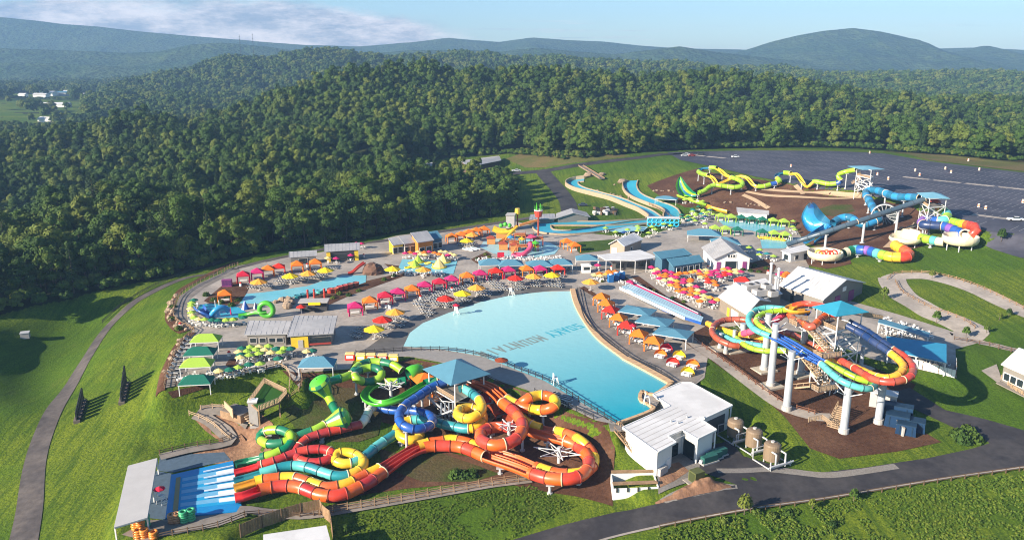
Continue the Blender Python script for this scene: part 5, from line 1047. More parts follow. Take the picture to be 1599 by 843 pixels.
# ================================================================ buildings and roofs
def lerp2(c, u, v): return c[0].lerp(c[1], u).lerp(c[3].lerp(c[2], u), v)
def building(name, label, cor, wallm, roofm, z0=0.0, gable=None, over=.06, cat='building', ribs=True, thick=.22, ground=False, front=None):
    """cor: front-left, front-right, back-right, back-left eave corners (px, py, z); gable: ridge height above the eaves, along front-back ('d') or left-right ('w')"""
    c = [P(*q) for q in cor]; ctr = sum(c, Vector()) / 4; g = z0 if not ground else hgt(ctr.x, ctr.y) - .2; org = Vector((ctr.x, ctr.y, g)); root = thing(name, label, cat, org); c = [q - org for q in c]
    zf = lambda u, v: lerp2(c, u, v)
    if gable: gh, ax = gable
    def top(u, v):
        q = zf(u, v)
        if gable: t = u if ax == 'd' else v; q = q + Vector((0, 0, gh * (1 - abs(2 * t - 1))))
        return q
    us = [0, .5, 1] if gable and ax == 'd' else [0, 1]; vs_ = [0, .5, 1] if gable and ax == 'w' else [0, 1]
    mb = MB(); grid = [[top(u, v) for u in us] for v in vs_]; n, m = len(vs_), len(us); V = [q for r in grid for q in r]; lo = [q - Vector((0, 0, thick)) for q in V]; k = n * m
    fs = [(j * m + i, j * m + i + 1, (j + 1) * m + i + 1, (j + 1) * m + i) for j in range(n - 1) for i in range(m - 1)]
    per = [i for i in range(m)] + [(j + 1) * m - 1 for j in range(1, n)] + [(n - 1) * m + i for i in range(m - 2, -1, -1)] + [j * m for j in range(n - 2, 0, -1)]
    mb.add(V + lo, fs + [tuple(q + k for q in f[::-1]) for f in fs] + [(per[i], per[i] + k, per[(i + 1) % len(per)] + k, per[(i + 1) % len(per)]) for i in range(len(per))]); roof = part(mb, 'roof', roofm, root)
    if ribs:                             # standing seams down the slope
        mb = MB(); wid = (c[1] - c[0]).length; dep = (c[3] - c[0]).length
        if gable and ax == 'd':
            N_ = max(3, int(dep / 1.3))
            for i in range(N_ + 1):
                v = i / N_ * .98 + .01
                for a, b in ((0, .5), (.5, 1)): mb.bar(top(a, v) + Vector((0, 0, .03)), top(b, v) + Vector((0, 0, .03)), .09, .07)
        else:
            N_ = max(3, int(wid / 1.3))
            for i in range(N_ + 1):
                u = i / N_ * .98 + .01
                for a, b in zip(vs_, vs_[1:]): mb.bar(top(u, a) + Vector((0, 0, .03)), top(u, b) + Vector((0, 0, .03)), .09, .07)
        part(mb, 'roof_seams', roofm, roof)
    o = over; ring = [(o, o), (.5, o), (1 - o, o), (1 - o, .5), (1 - o, 1 - o), (.5, 1 - o), (o, 1 - o), (o, .5)]
    tp = [top(u, v) - Vector((0, 0, thick * .8)) for u, v in ring]; bt = [Vector((q.x, q.y, -.3)) for q in tp]; mb = MB(); mb.add(tp + bt, [(i + 8, (i + 1) % 8 + 8, (i + 1) % 8, i) for i in range(8)]); part(mb, 'wall', wallm, root)
    def on(side, t, h, w, hh, m, nm, out=.06, framem=None):   # an opening on a wall: side f/b/l/r, position, sill height, size
        a, b = {'f': (zf(o, o), zf(1 - o, o)), 'b': (zf(1 - o, 1 - o), zf(o, 1 - o)), 'l': (zf(o, 1 - o), zf(o, o)), 'r': (zf(1 - o, o), zf(1 - o, 1 - o))}[side]
        d = (b - a); d.z = 0; L_ = d.length; d.normalize(); nn = Vector((d.y, -d.x, 0)); q = a + d * (L_ * t); mb = MB(); ce = (q.x + nn.x * out * .5, q.y + nn.y * out * .5, h + hh / 2); rz = math.atan2(d.y, d.x); mb.box(ce, (w, out + .12, hh), rz); ob = part(mb, nm, m, root)
        if framem:
            f = MB()
            for s in (-1, 1): f.box((ce[0] + d.x * s * (w / 2 + .06) , ce[1] + d.y * s * (w / 2 + .06), ce[2]), (.14, out + .2, hh + .28), rz)
            for s in (-1, 1): f.box((ce[0], ce[1], ce[2] + s * (hh / 2 + .06)), (w - .02, out + .19, .14), rz)
            part(f, 'frame', framem, ob)
        return ob
    return root, on, top, org, zf
blue_wall = mat('blue_wall', (.05,.12,.18), .7, .1, 1); brown_wall = mat('brown_wall', (.11,.075,.05), .85, .15, 1); orange_wall = mat('orange_wall', (.55,.20,.03), .7, .1, 1); cream_wall = mat('cream_wall', (.60,.56,.48), .75, .08, 1); purple = mat('purple_panel', (.22,.04,.16), .6, .1, 1)
# concession by the slides' children's village: two roofs
b, on, *_ = building('concession_stand', 'grey concession stand with low ribbed white roof, left of the yellow one', [(381,522.5,3.4),(449,521,3.4),(456,501,5),(388,500,5)], grey_wall, roof_grey)
for t in (.15, .4, .65, .85): on('f', t, 1.0, 1.6, 1.2, glass_dark, 'window', framem=grey_light)
b, on, *_ = building('concession_stand', 'concession stand with yellow front corner and ribbed white roof', [(448,525,3.6),(521,520,3.6),(527,493,5.4),(459,492.5,5.4)], grey_wall, roof_grey)
on('f', .22, 0, 4.4, 3.1, yellow_wall, 'front_panel', .3); on('f', .24, 0, 1.3, 2.2, grey_light, 'door', .42); on('f', .72, 1.0, 5.2, 1.5, glass_dark, 'serving_hatch', .1); on('f', .72, .6, 5.6, .4, mat('counter_red', (.35,.05,.04), .6, .1, 1), 'counter', .4)
b, on, *_ = building('storage_shed', 'long low grey-roofed shed behind the orange cabanas', [(451,402,3.2),(495,399,3.2),(495,390.5,4.6),(451,393,4.6)], grey_wall, roof_grey); on('f', .5, .4, 3, 2, glass_dark, 'window', framem=grey_light)
b, on, *_ = building('snack_bar', 'dark snack bar with yellow end posts at the edge of the wood', [(506,393,4.2),(562,389.5,4.2),(562,378.5,5.8),(506,381.5,5.8)], mat('dark_wall', (.05,.05,.055), .8, .1, 1), roof_grey)
for t in (.06, .95): on('f', t, 0, 1.4, 3.6, yellow_wall, 'corner_post', .35)
on('f', .5, 1, 10, 1.6, glass_dark, 'serving_hatch', .1)
rw = [('shop_building', 'small yellow shop at the left end of the terraced row', [(613.5,383,3.8),(630.6,380.8,3.8),(621,370,5.2),(605.7,372,5.2)], yellow_wall, roof_grey), ('shop_building', 'dark shop with grey roof, second in the terraced row', [(631.5,381,4.0),(650,378.4,4.0),(640,367,5.6),(621.8,369,5.6)], grey_wall, roof_grey), ('shop_building', 'tallest grey-roofed shop with orange side wall in the terraced row', [(652,379,5.0),(678,375,5.0),(667,360,7.0),(640.8,363.5,7.0)], orange_wall, roof_grey), ('shop_building', 'blue-roofed shop at the right end of the terraced row', [(676,373.6,4.4),(691,371.3,4.4),(682.5,360,6.0),(668,362,6.0)], blue_wall, blue_roof)]
for q in rw:
    b, on, *_ = building(*q)
    for t in (.25, .72): on('f', t, .4, 2.2, 2.2, glass_dark, 'window', framem=white)
b, on, *_ = building('barn', 'long brown barn with pale roof in the wood clearing', [(730.5,261,7),(783,250.5,7),(778,243.5,7),(715,251.5,7)], brown_wall, roof_grey, gable=(1.0, 'w'), ground=True)
b, on, *_ = building('barn', 'small brown shed with pale roof beside the long barn', [(664,265,5),(682,256,5),(671,252.6,5),(655,260,5)], brown_wall, roof_grey, ground=True)
ztw = hgt(*P(730,262,2)[:2])
# big white roofs on the right
b, on, *_ = building('ride_building', 'large grey hall with bright white gable roof and purple end', [(1215,445,4.4),(1286,468,4.4),(1352,441,4.4),(1272,420,4.4)], grey_wall, roof_white, gable=(3.6, 'w'), over=.03)
on('r', .35, 0, 3.2, 3.4, purple, 'door', .12); on('r', .70, 0, 3.4, 3.4, purple, 'door', .12); on('f', .3, 0, 1.2, 2.3, glass_dark, 'door'); on('f', .75, 0, 1.2, 2.3, glass_dark, 'door'); on('f', .88, 0, 1.2, 2.3, glass_dark, 'door'); on('r', .5, 4.2, 2.2, 1.4, white, 'sign', .15)
b, on, *_ = building('restaurant', 'white-roofed restaurant with yellow gable beside the umbrella patio', [(1121,463,4.4),(1166,491,4.4),(1204,470,4.4),(1172,441,4.4)], mat('taupe_wall', (.22,.18,.14), .8, .1, 1), roof_white, gable=(2.4, 'w'), over=.04)
on('f', .35, 0, 1.4, 2.6, yellow_wall, 'door'); on('f', .6, 0, 4.2, 3, cream_wall, 'panel'); on('l', .5, 2.4, 3, 1.6, yellow_wall, 'panel', .2)
b, on, *_ = building('restaurant', 'upper white flat roof of the restaurant with air handlers', [(1132,447,5.0),(1180,470,5.0),(1222,458,5.8),(1195,434,5.8)], MATS['taupe_wall'], roof_white, over=.04)
for i, (x, y, w, d, h) in enumerate(((1172,455,5,3,2.2),(1186,461,4,2.6,1.8),(1196,458,2.4,2.4,2.8),(1206,462,2.6,2.2,1.6),(1181,449,2.4,2.0,1.4))):
    q = P(x, y, 5.9); mb = MB(); mb.box((0, 0, h / 2), (w, d, h)); o = thing('air_handler', 'grey rooftop air handler, ' + ['largest of the five on the white restaurant roof', 'second largest, front right', 'tall narrow one at the middle back', 'at the right edge of the roof', 'smallest one at the back left'][i], 'air handler', q, .35); part(mb, 'case', grey_light, o); mb = MB(); mb.cyl((0, 0, h + .01), (0, 0, h + .3), .7, .7, 12); part(mb, 'fan', dark_metal, o)
for i, (x, y, h) in enumerate(((1202,446,7),(1214,450,6),(1210,459,5))):
    q = P(x, y, 5.8); mb = MB(); mb.cyl((0, 0, -.2), (0, 0, h), .45, .4, 10); o = thing('flue_pipe', 'grey vent pipe on the restaurant roof, ' + ['tallest', 'right', 'front'][i] + ' one of three', 'pipe', q); part(mb, 'pipe', steel, o); mb = MB(); mb.cyl((0, 0, h), (0, 0, h + .5), .7, .3, 10); part(mb, 'cowl', steel, o)
# guest hall with the white gable front
b, on, top, org, zf = building('guest_hall', 'white-fronted hall with purple doors facing the plaza', [(1114,405,4.2),(1175,404.5,4.2),(1152,382.5,4.2),(1095,386,4.2)], white, roof_grey, gable=(3.4, 'd'), over=.05)
on('f', .12, 0, 1.4, 3.0, purple, 'door', .15); on('f', .86, 0, 1.4, 3.0, purple, 'door', .15); on('f', .47, 0, 4.2, 3.2, glass_dark, 'entrance', .12, framem=white)
for t in (.40, .47, .54): on('f', t, 4.7, .9, .9, glass_dark, 'window', .12, framem=white)
mb = MB(); q0, q1 = zf(.46, .05), zf(.62, .05); cu = bpy.data.curves.new('t', 'FONT')
b, on, *_ = building('cafe_building', 'dark cafe with steel blue roof behind the orange umbrellas', [(1051,416,3.6),(1100,408.5,3.6),(1092,397.7,5.4),(1041,404,5.4)], blue_wall, blue_roof)
for t in (.15, .38, .6, .82): on('f', t, .6, 1.8, 2.2, glass_dark, 'window', .1, framem=white)
b, on, *_ = building('cafe_building', 'upper steel blue roof of the cafe joined to the white pavilion', [(1032,404.5,5.5),(1081,397.2,5.5),(1068,387.8,7),(1019.6,393.5,7)], blue_wall, blue_roof)
b, on, *_ = building('ticket_house', 'grey-brown house with pale gable roof below the lazy river', [(950,381,3.8),(975,384.6,3.8),(1005,373.2,3.8),(975,369.5,3.8)], mat('tan_wall', (.34,.27,.21), .8, .1, 1), roof_white, gable=(2.2, 'd'))
on('f', .3, 0, 2.2, 2.4, white, 'door'); on('r', .4, 1, 1.4, 1.2, glass_dark, 'window', framem=white)
b, on, *_ = building('pump_house', 'small white house with flat white roof beside the cream bowl', [(1219,391,3.4),(1234,396.4,3.4),(1269,389.4,3.8),(1256,381.8,3.8)], white, roof_white)
on('f', .5, .4, 2.6, 2.0, glass_dark, 'window', framem=white); on('r', .3, .8, 1.6, 1.4, glass_dark, 'window', framem=grey_light); on('r', .75, 0, 1.6, 2.4, glass_dark, 'door')
b, on, *_ = building('changing_room', 'long white hut with grey roof behind the small green canopies', [(1151,331.5,3.2),(1201,335,3.2),(1201,329,4.4),(1150,323.5,4.4)], white, roof_grey, ground=True)
b, on, *_ = building('filter_house', 'pale grey box building behind the play fort', [(789,336,7),(804,336,7),(806,332,7),(792,332,7)], grey_light, grey_light, ribs=False)
b, on, *_ = building('queue_shelter', 'long low shelter with pale roof behind the lazy river', [(826,343,2.6),(868,341,2.6),(866,333.5,3.2),(828,335,3.2)], grey_wall, roof_grey)
b, on, *_ = building('queue_shelter', 'pale gable roofed shelter at the end of the dark road', [(868,341,2.8),(922,338.6,2.8),(916,331.5,2.8),(868,333.5,2.8)], grey_wall, roof_grey, gable=(2.2, 'd'), ground=True)
# cabin at the right edge
b, on, *_ = building('cabin', 'grey-brown cabin with white roof at the right edge of the lawn', [(1563,568,4.4),(1640,602,4.4),(1690,575,4.4),(1612,549,4.4)], grey_wall, roof_white, ground=True, gable=(2.6, 'w'), over=.04)
for t in (.12, .26, .42, .6): on('f', t, 1.3, 1.7, 1.7, glass_dark, 'window', .1, framem=white)
on('l', .5, 1.4, 2, 1.6, glass_dark, 'window', .1, framem=white)
cz = G(1575, 600).z; o = thing('timber_ramp', 'tan timber ramp with rails zigzagging in front of the cabin', 'ramp', G(1582, 605)); oo = o.location.copy()
for i in range(4):
    a = G(1563 + i * 5, 592 + i * 5, .4) - oo; c = G(1612, 612 + i * 5, .4) - oo; mb = MB(); rails(mb, [a, c], 1.1, 1.6, slats=True); part(mb, 'railing', wood_light, o)
mb = MB(); a = G(1563, 596, .5) - oo; c = G(1612, 620, .5) - oo; mb.bar(a, c, 3.5, .2); part(mb, 'deck', boards, o)
gsheet('footpath', "1532,579 1556,569 1564,592 1560,600", concrete, .12)
# ---- wave machine building
def wave_house():
    px = [(972,667),(1046.8,633.5),(1019.5,615.5),(1063.4,597),(1079,597),(1144,632.7),(1095.5,655),(1119,670.7),(1089.5,685),(1065.8,671),(1043,680.5),(1056,690),(1026.6,706)]; zt_ = 1.0; pts = [P(a, b, zt_) for a, b in px]; ctr = sum(pts, Vector()) / len(pts); org = Vector((ctr.x, ctr.y, -4.6)); root = thing('wave_machine_building', 'large flat white-roofed building at the deep end of the pool', 'building', org)
    loc = [(q.x - org.x, q.y - org.y) for q in pts]; mb = MB(); mb.prism(loc, 5.2, 5.6); rf = part(mb, 'roof', roof_white, root)
    mb = MB()
    for i in range(len(loc)):
        a, b = Vector((*loc[i], 5.64)), Vector((*loc[(i + 1) % len(loc)], 5.64)); e = (b - a).normalized() * .1; mb.bar(a + e, b - e, .24, .16)
    part(mb, 'parapet', white, rf); e = (Vector(loc[1]) - Vector(loc[0])).normalized(); f = (Vector(loc[12]) - Vector(loc[0])).normalized()
    for i in range(1, 10):               # welded seams of the roof membrane
        q0, q1 = Vector(loc[0]) + e * .3 + f * (1.55 * i), None; mb = MB(); L_ = 16.5 if i < 8 else 9; q1 = q0 + e * L_; mb.bar((q0.x, q0.y, 5.605), (q1.x, q1.y, 5.605), .16, .03)
        if poly_sd(np.array([q0.x, q1.x]), np.array([q0.y, q1.y]), loc).max() < 0: part(mb, 'roof_seam', grey_light, rf)
    for k, (x, y) in enumerate(((.35, .4), (.6, .3), (.5, .75))):
        q = Vector(loc[0]) * (1 - x) * .5 + Vector(loc[5]) * x * .6 + Vector(loc[12]) * y * .3; mb = MB(); mb.cyl((q.x, q.y, 5.5), (q.x, q.y, 6.1), .18, .18, 8); part(mb, 'vent_pipe', steel, rf)
    ins = []; n = len(loc); ar = sum(loc[i][0] * loc[(i + 1) % n][1] - loc[(i + 1) % n][0] * loc[i][1] for i in range(n)); sg = 1 if ar > 0 else -1
    for i in range(n):
        p0, p1, p2 = Vector(loc[i - 1]), Vector(loc[i]), Vector(loc[(i + 1) % n]); d0 = (p1 - p0).normalized(); d1 = (p2 - p1).normalized(); n0 = Vector((-d0.y, d0.x)) * sg; n1 = Vector((-d1.y, d1.x)) * sg; v = p1 + (n0 + n1) * .45; ins.append((v.x, v.y))
    mb = MB(); mb.prism(ins, -.4, 5.19, top=False, bottom=False); part(mb, 'wall', mat('white_wall', (.70,.69,.66), .7, .06, .6), root)
    def panel(i, t, w, h, z, m, nm, out=.1):
        a, b = Vector(ins[i]), Vector(ins[(i + 1) % n]); d = (b - a); L_ = d.length; d.normalize(); nn = Vector((d.y, -d.x)) * sg; q = a + d * (L_ * t) + nn * out * .5; mb = MB(); mb.box((q.x, q.y, z + h / 2), (w, out + .1, h), math.atan2(d.y, d.x)); return part(mb, nm, m, root)
    panel(11, .25, 1.4, 2.4, 0, white, 'door'); panel(11, .55, 1.3, 1.5, .2, grey_light, 'vent_unit', .7); panel(11, .82, 1.3, 1.5, .2, grey_light, 'vent_unit', .7)
    panel(9, .5, 3.0, 2.8, 0, glass_dark, 'doorway'); panel(8, .5, 3.2, 3.6, .2, glass_dark, 'doorway'); panel(6, .5, 4.6, 4.0, .1, glass_dark, 'bay_shade_panel', .06); panel(5, .5, 8.0, 4.0, .1, mat('bay_shade', (.05,.06,.07), .8, .1, 1), 'bay_shade_panel', .06)  # flat dark panels paint the shade inside the doorways and open bays
    mb = MB(); q = Vector(loc[5]) * .4 + Vector(loc[7]) * .6; mb.box((q.x * .5, q.y * .5, 5.75), (.9, .9, .35)); part(mb, 'roof_vent', white, root)
    for i in (5, 7, 8):
        q = Vector(loc[i]) * .97; mb = MB(); mb.box((q.x, q.y, 2.5), (.25, .25, 5.35)); part(mb, 'post', white, root)
    return org
wave_house()
# machinery in the yard
def filter_tank(px, py, lab):
    q = G(px, py); o = thing('filter_tank', lab, 'tank', q, .45); m = mat('tank_brown', (.20,.145,.095), .55, .12, 1); mb = MB(); mb.cyl((0, 0, .9), (0, 0, 4.0), 1.7, 1.7, 22); lathe(mb, (0, 0, 4.0), (0, 0, 1), [(0, 1.7), (.28, 1.5), (.5, 1.0), (.6, .1)], 22); part(mb, 'tank_shell', m, o)
    mb = MB(); mb.cyl((0, 0, 4.55), (0, 0, 4.85), .4, .4, 10); part(mb, 'manhole', grey_light, o); mb = MB()
    for k in range(4): a = k * 1.571 + .78; mb.bar((1.4 * math.cos(a), 1.4 * math.sin(a), -.2), (1.4 * math.cos(a), 1.4 * math.sin(a), 1.2), .25)
    part(mb, 'legs', steel, o)
    for k in range(2):
        mb = MB(); s = -2.4 - .5 * k; mb.cyl((-3, s, .5 + .6 * k), (3.0, s, .5 + .6 * k), .2, .2, 9); mb.cyl((-1.2 + 2 * k, s, .5), (-1.2 + 2 * k, s, 3.2), .18, .18, 9); mb.cyl((-1.2 + 2 * k, s, 3.2), (-1.2 + 2 * k, -1.2, 3.2), .18, .18, 9); part(mb, 'pipe', steel, o)
    mb = MB()
    for x in (-2.6, 2.6):
        for y in (-2.6, 2.4): mb.bar((x, y, 0), (x, y, 2.6 if y > 0 else 1.2), .14)
        mb.bar((x, -2.6, .25), (x, 2.4, .25), .2)
    mb.bar((-2.6, 2.4, 2.6), (2.6, 2.4, 2.6), .14); part(mb, 'frame', steel, o)
for q in ((1147,684,'brown filter tank nearest the white building'),(1176,700,'brown filter tank in the middle of the three'),(1204,722,'brown filter tank at the front end of the row')): filter_tank(*q)
for i, (x, y, lab) in enumerate(((1107,722,'front'),(1114,717,'middle'),(1122,712,'back'))):
    q = G(x, y); o = thing('pump_unit', lab + ' one of three dark green pump units in the yard', 'pump', q, .5); mb = MB(); mb.box((0, 0, .2), (4.2, 1.5, .3)); part(mb, 'skid', grey_light, o); mb = MB(); mb.box((0, 0, 1.0), (3.6, 1.2, 1.3)); part(mb, 'case', mat('pump_green', (.02,.10,.085), .5, .1, 1), o); mb = MB(); mb.cyl((-1.9, 0, .8), (-2.3, 0, .8), .4, .4, 10); part(mb, 'motor', steel, o)
q = G(1087, 752); o = thing('transformer_box', 'olive green transformer box on a concrete pad', 'utility box', q, .5); mb = MB(); mb.box((0, 0, .1), (4, 3.4, .3)); part(mb, 'pad', concrete, o); mb = MB(); mb.box((0, 0, 1.35), (2.3, 2.0, 2.2)); part(mb, 'case', mat('olive', (.09,.10,.03), .6, .1, 1), o); mb = MB(); mb.box((-1.16, 0, 1.3), (.06, 1.5, 1.8)); part(mb, 'door', mat('olive_dark', (.04,.05,.015), .6, .1, 1), o)
for i, (x, y) in enumerate(((1076,697),(1083,700),(1089,703),(1096,697))):
    q = G(x, y); mb = MB(); mb.cyl((0, 0, 0), (0, 0, 1.5), .5, .5, 12); o = thing('chemical_drum', 'green chemical drum beside the white pump house, ' + ['leftmost', 'second from left', 'third from left', 'rightmost'][i] + ' of four', 'drum', q); part(mb, 'barrel', mat('drum_green', (.02,.13,.07), .5, .1, 1), o); mb = MB(); mb.cyl((0, 0, 1.5), (0, 0, 1.62), .35, .3, 10); part(mb, 'lid', dark_metal, o)
q = G(1100, 690); o = thing('water_tank', 'square white water tank under the roof edge', 'tank', q, .5); mb = MB(); mb.box((0, 0, 1.2), (3.4, 2.2, 2.2)); part(mb, 'tank_shell', grey_light, o); mb = MB(); mb.cyl((0, 0, 2.3), (0, 0, 2.6), .4, .4, 10); part(mb, 'lid', dark_metal, o)
# white bin enclosure below the pool corner
zb = -7; A, B, Cc, Dd = P(957,781,-6.8), P(1027,778,-6.8), P(1020,752,-6.2), P(954,752,-6.0); o = thing('bin_enclosure', 'white walled enclosure with wooden cross beam below the pool', 'enclosure', Vector((A.x, A.y, -7.0))); k = lambda v, z: Vector((v.x - A.x, v.y - A.y, z))
for a, b_, h in ((A, B, 2.9), (B, Cc, 2.9), (Cc, Dd, 3.0), (Dd, A, 2.9)): mb = MB(); mb.bar(k(a, h / 2 - .2), k(b_, h / 2 - .2), .2, h); part(mb, 'wall', white, o)
mb = MB(); mb.bar(k(A * .75 + Dd * .25, 3.0), k(B * .75 + Cc * .25, 3.0), .9, .25); part(mb, 'beam', wood, o); mb = MB(); mb.bar(k(Dd, 3.2), k(Cc, 3.2), .4, .5); part(mb, 'beam', wood, o)
for t in (.08, .32, .55, .78): q = A.lerp(B, t); mb = MB(); mb.box((q.x - A.x, q.y - A.y - .15, 2.4), (.3, .25, .8)); part(mb, 'bracket', dark_metal, o)
# stair down from the pool corner
a, b_ = P(964,668,.2), P(1000,712,-4.4); o = thing('timber_stair', 'timber stair going down beside the white pump house wall', 'stair', (a.x, a.y, -4.5)); mb = MB(); stair(mb, Vector((0, 0, 4.6)), Vector((b_.x - a.x, b_.y - a.y, .1)), 2.6, 20); part(mb, 'flight', wood, o); mb = MB(); mb.box((0, .6, 4.5), (3, 3, .2)); part(mb, 'landing', boards, o)
# flat white shade roof by the landing pool
def flat_roof(name, label, cor, zs, m, posts_=True, thick=.15, zg=None, cat='shade roof'):
    c = [P(a, b, z) for (a, b), z in zip(cor, zs)]; ctr = sum(c, Vector()) / len(c); g = hgt(ctr.x, ctr.y) if zg is None else zg; org = Vector((ctr.x, ctr.y, g)); root = thing(name, label, cat, org); L_ = [q - org for q in c]; n = len(L_); lo = [q - Vector((0, 0, thick)) for q in L_]; mb = MB(); f = tuple(range(n))
    s = sum(L_[i].x * L_[(i + 1) % n].y - L_[(i + 1) % n].x * L_[i].y for i in range(n)); f = f if s > 0 else f[::-1]
    mb.add(L_ + lo, [f, tuple(i + n for i in f[::-1])] + [(f[i], f[i] + n, f[(i + 1) % n] + n, f[(i + 1) % n]) for i in range(n)]); part(mb, 'roof', m, root)
    mb = MB()
    for i in range(n):
        a, b = lo[i], lo[(i + 1) % n]; mb.bar(a.lerp(b, .01) - Vector((0, 0, .06)), a.lerp(b, .99) - Vector((0, 0, .06)), .12, .18)
    part(mb, 'roof_beam', steel, root)
    if posts_:
        for i in range(n):
            for t in ((0,) if (L_[i] - L_[(i + 1) % n]).length < 9 else (0, .5)):
                q = lo[i].lerp(lo[(i + 1) % n], t) * .97; w = q + org; h = hgt(w.x, w.y) - g; mb = MB(); mb.box((q.x, q.y, (lo[i].z + h) / 2), (.22, .22, lo[i].z - h)); part(mb, 'post', steel_white, root)
    return root
flat_roof('shade_roof', 'long flat grey-white shade roof at the left end of the landing pool', [(178,823),(230,807.5),(245.5,714.5),(200,726.5)], [-5.6] * 4, mat('membrane_grey', (.47,.455,.44), .7, .08, .4))
flat_roof('shade_roof', 'flat bright blue shade canopy over white chairs behind the tall tower', [(1386,546),(1478,566),(1478,537),(1384,524.5)], [3.6, 3.6, 4.0, 4.0], mat('shade_blue', (.03,.24,.40), .6, .1, .5))
flat_roof('shade_roof', 'slim teal roofed pergola beside the grey footpath', [(1371,503),(1450,526),(1452,519),(1373,496.5)], [3.2] * 4, blue_roof)
flat_roof('pavilion', 'white flat-roofed pavilion with orange signs above the plaza', [(932.7,398),(945.5,405.5),(992.5,406.5),(1028,401.5),(999.6,390)], [5.0] * 5, roof_white, cat='pavilion')
mb = MB(); a, b_ = P(947,404,4.0), P(990,405,4.0); ctr = (a + b_) / 2
o = thing('pavilion_sign', 'two orange signs hanging under the white pavilion roof', 'sign', P(970, 408, 2.9)); mb = MB(); mb.box((0, -.2, 0), (6, .2, 1.6)); part(mb, 'panel', mat('sign_orange', (.65,.14,.02), .6, .1, 1), o); mb = MB(); mb.box((15, 1.0, 0), (5, .2, 1.4), .3); part(mb, 'panel', MATS['sign_orange'], o)
b, on, *_ = building('kitchen', 'dark grey kitchen under the back of the white pavilion', [(952,409.5,3.4),(1020,405,3.4),(1008,396,3.4),(952,401,3.4)], grey_wall, roof_grey, ribs=False)
for t in (.2, .5, .8): on('f', t, 1, 3.2, 1.4, glass_dark, 'serving_hatch', .1)
# building at the bottom edge with the brown board fence
b, on, *_ = building('service_building', 'flat white roofed building cut by the bottom edge', [(411,872,-6.0),(520,858,-6.0),(509.5,819.5,-6.0),(411,834,-6.0)], grey_wall, roof_white, z0=-11, ribs=False)
def board_fence(label, pts, h, m, board=.5):
    W = [G(*q) for q in pts]; o = thing('board_fence', label, 'fence', W[0]); n = 0; me = None
    for a, b_ in zip(W, W[1:]):
        L_ = (b_ - a).length; k = max(1, int(L_ / 2.4))
        for i in range(k):
            p, q = a.lerp(b_, i / k), a.lerp(b_, (i + 1) / k); p.z = hgt(p.x, p.y); q.z = hgt(q.x, q.y); u = (q - p); mb = MB(); nb = max(2, int(u.length / board))
            for j in range(nb):
                e = p.lerp(q, (j + .5) / nb) - W[0]; mb.box((e.x, e.y, e.z + h / 2 + random.uniform(-.04, .04)), (u.length / nb * .93, .06, h), math.atan2(u.y, u.x))
            part(mb, 'board_panel', m, o); mb = MB(); e = p - W[0]; mb.box((e.x, e.y, e.z + h / 2), (.18, .18, h + .3)); part(mb, 'post', wood_dark, o)
board_fence('brown board fence around the white roof at the bottom edge', [(376,838),(410,823),(440,813),(470,804),(500,797.5),(504,806),(516,816),(520,843)], 2.6, wood)
board_fence('white panel fence in front of the blue shade canopy', [(1415,570),(1440,577),(1465,583),(1492,590),(1492,570)], 2.0, white, .8)
# landing pool
def landing_pool():
    A, B, Cc, Dd = P(262,806,-8.9), P(378,794,-8.9), P(364,721,-8.9), P(270,742,-8.9); org = Vector((A.x, A.y, -9.2)); o = thing('landing_pool', 'bright blue landing pool with white lane slabs under the five slide ends', 'pool', org); q = lambda u, v, z: lerp2([A, B, Cc, Dd], u, v) - org + Vector((0, 0, z)); lb = mat('pool_blue', (.01,.22,.52), .35, .1, 1, spec=.5); pb = mat('pool_pale', (.14,.38,.58), .3, .1, .8, spec=.5); wp_ = mat('pool_white', (.72,.76,.80), .5, .06, 1)
    mb = MB(); mb.prism([tuple(q(u, v, 0)[:2]) for u, v in ((-.03, -.03), (1.0, -.03), (1.0, 1.03), (-.03, 1.03))], -.3, .34); part(mb, 'basin', lb, o)
    mb = MB(); mb.prism([tuple(q(u, v, 0)[:2]) for u, v in ((.05, .12), (.985, .12), (.985, .88), (.05, .88))], .35, .38); part(mb, 'water', water_mat('landing_water', (.01,.26,.52), (.03,.32,.58)), o)
    for i in range(5):
        v = .17 + i * .15; mb = MB(); mb.prism([tuple(q(u, w, 0)[:2]) for u, w in ((.70, v), (.985, v), (.985, v + .07), (.70, v + .07))], .38, .52); part(mb, 'lane_slab', wp_, o)
        mb = MB(); mb.prism([tuple(q(u, w, 0)[:2]) for u, w in ((.16, v + .01), (.70, v + .01), (.70, v + .09), (.16, v + .09))], .38, .42); part(mb, 'lane', pb, o)
        mb = MB(); mb.bar(q(.50, v + .105, .46), q(.985, v + .105, .46), .25, .2); part(mb, 'lane_divider', wp_, o)
    mb = MB(); mb.prism([tuple(q(u, w, 0)[:2]) for u, w in ((.06, .10), (.13, .10), (.13, .90), (.06, .90))], .38, .50); part(mb, 'step', mat('step_tan', (.30,.24,.12), .8, .1, 2), o)
    return q, org
LQ, LORG = landing_pool()
psheet('pool_deck', "226,808 262,812 272,740 244,735", -9.2, mat('deck_slate', (.075,.115,.16), .75, .2, 1.0), .08)
psheet('boardwalk', "190,835 232,812 262,812 385,798 386,805 340,822 250,838 230,845", -9.2, boards, .12)
psheet('boardwalk', "246,735 270,738 360,718 350,706 250,712", -9.2, MATS['deck_slate'], .10)
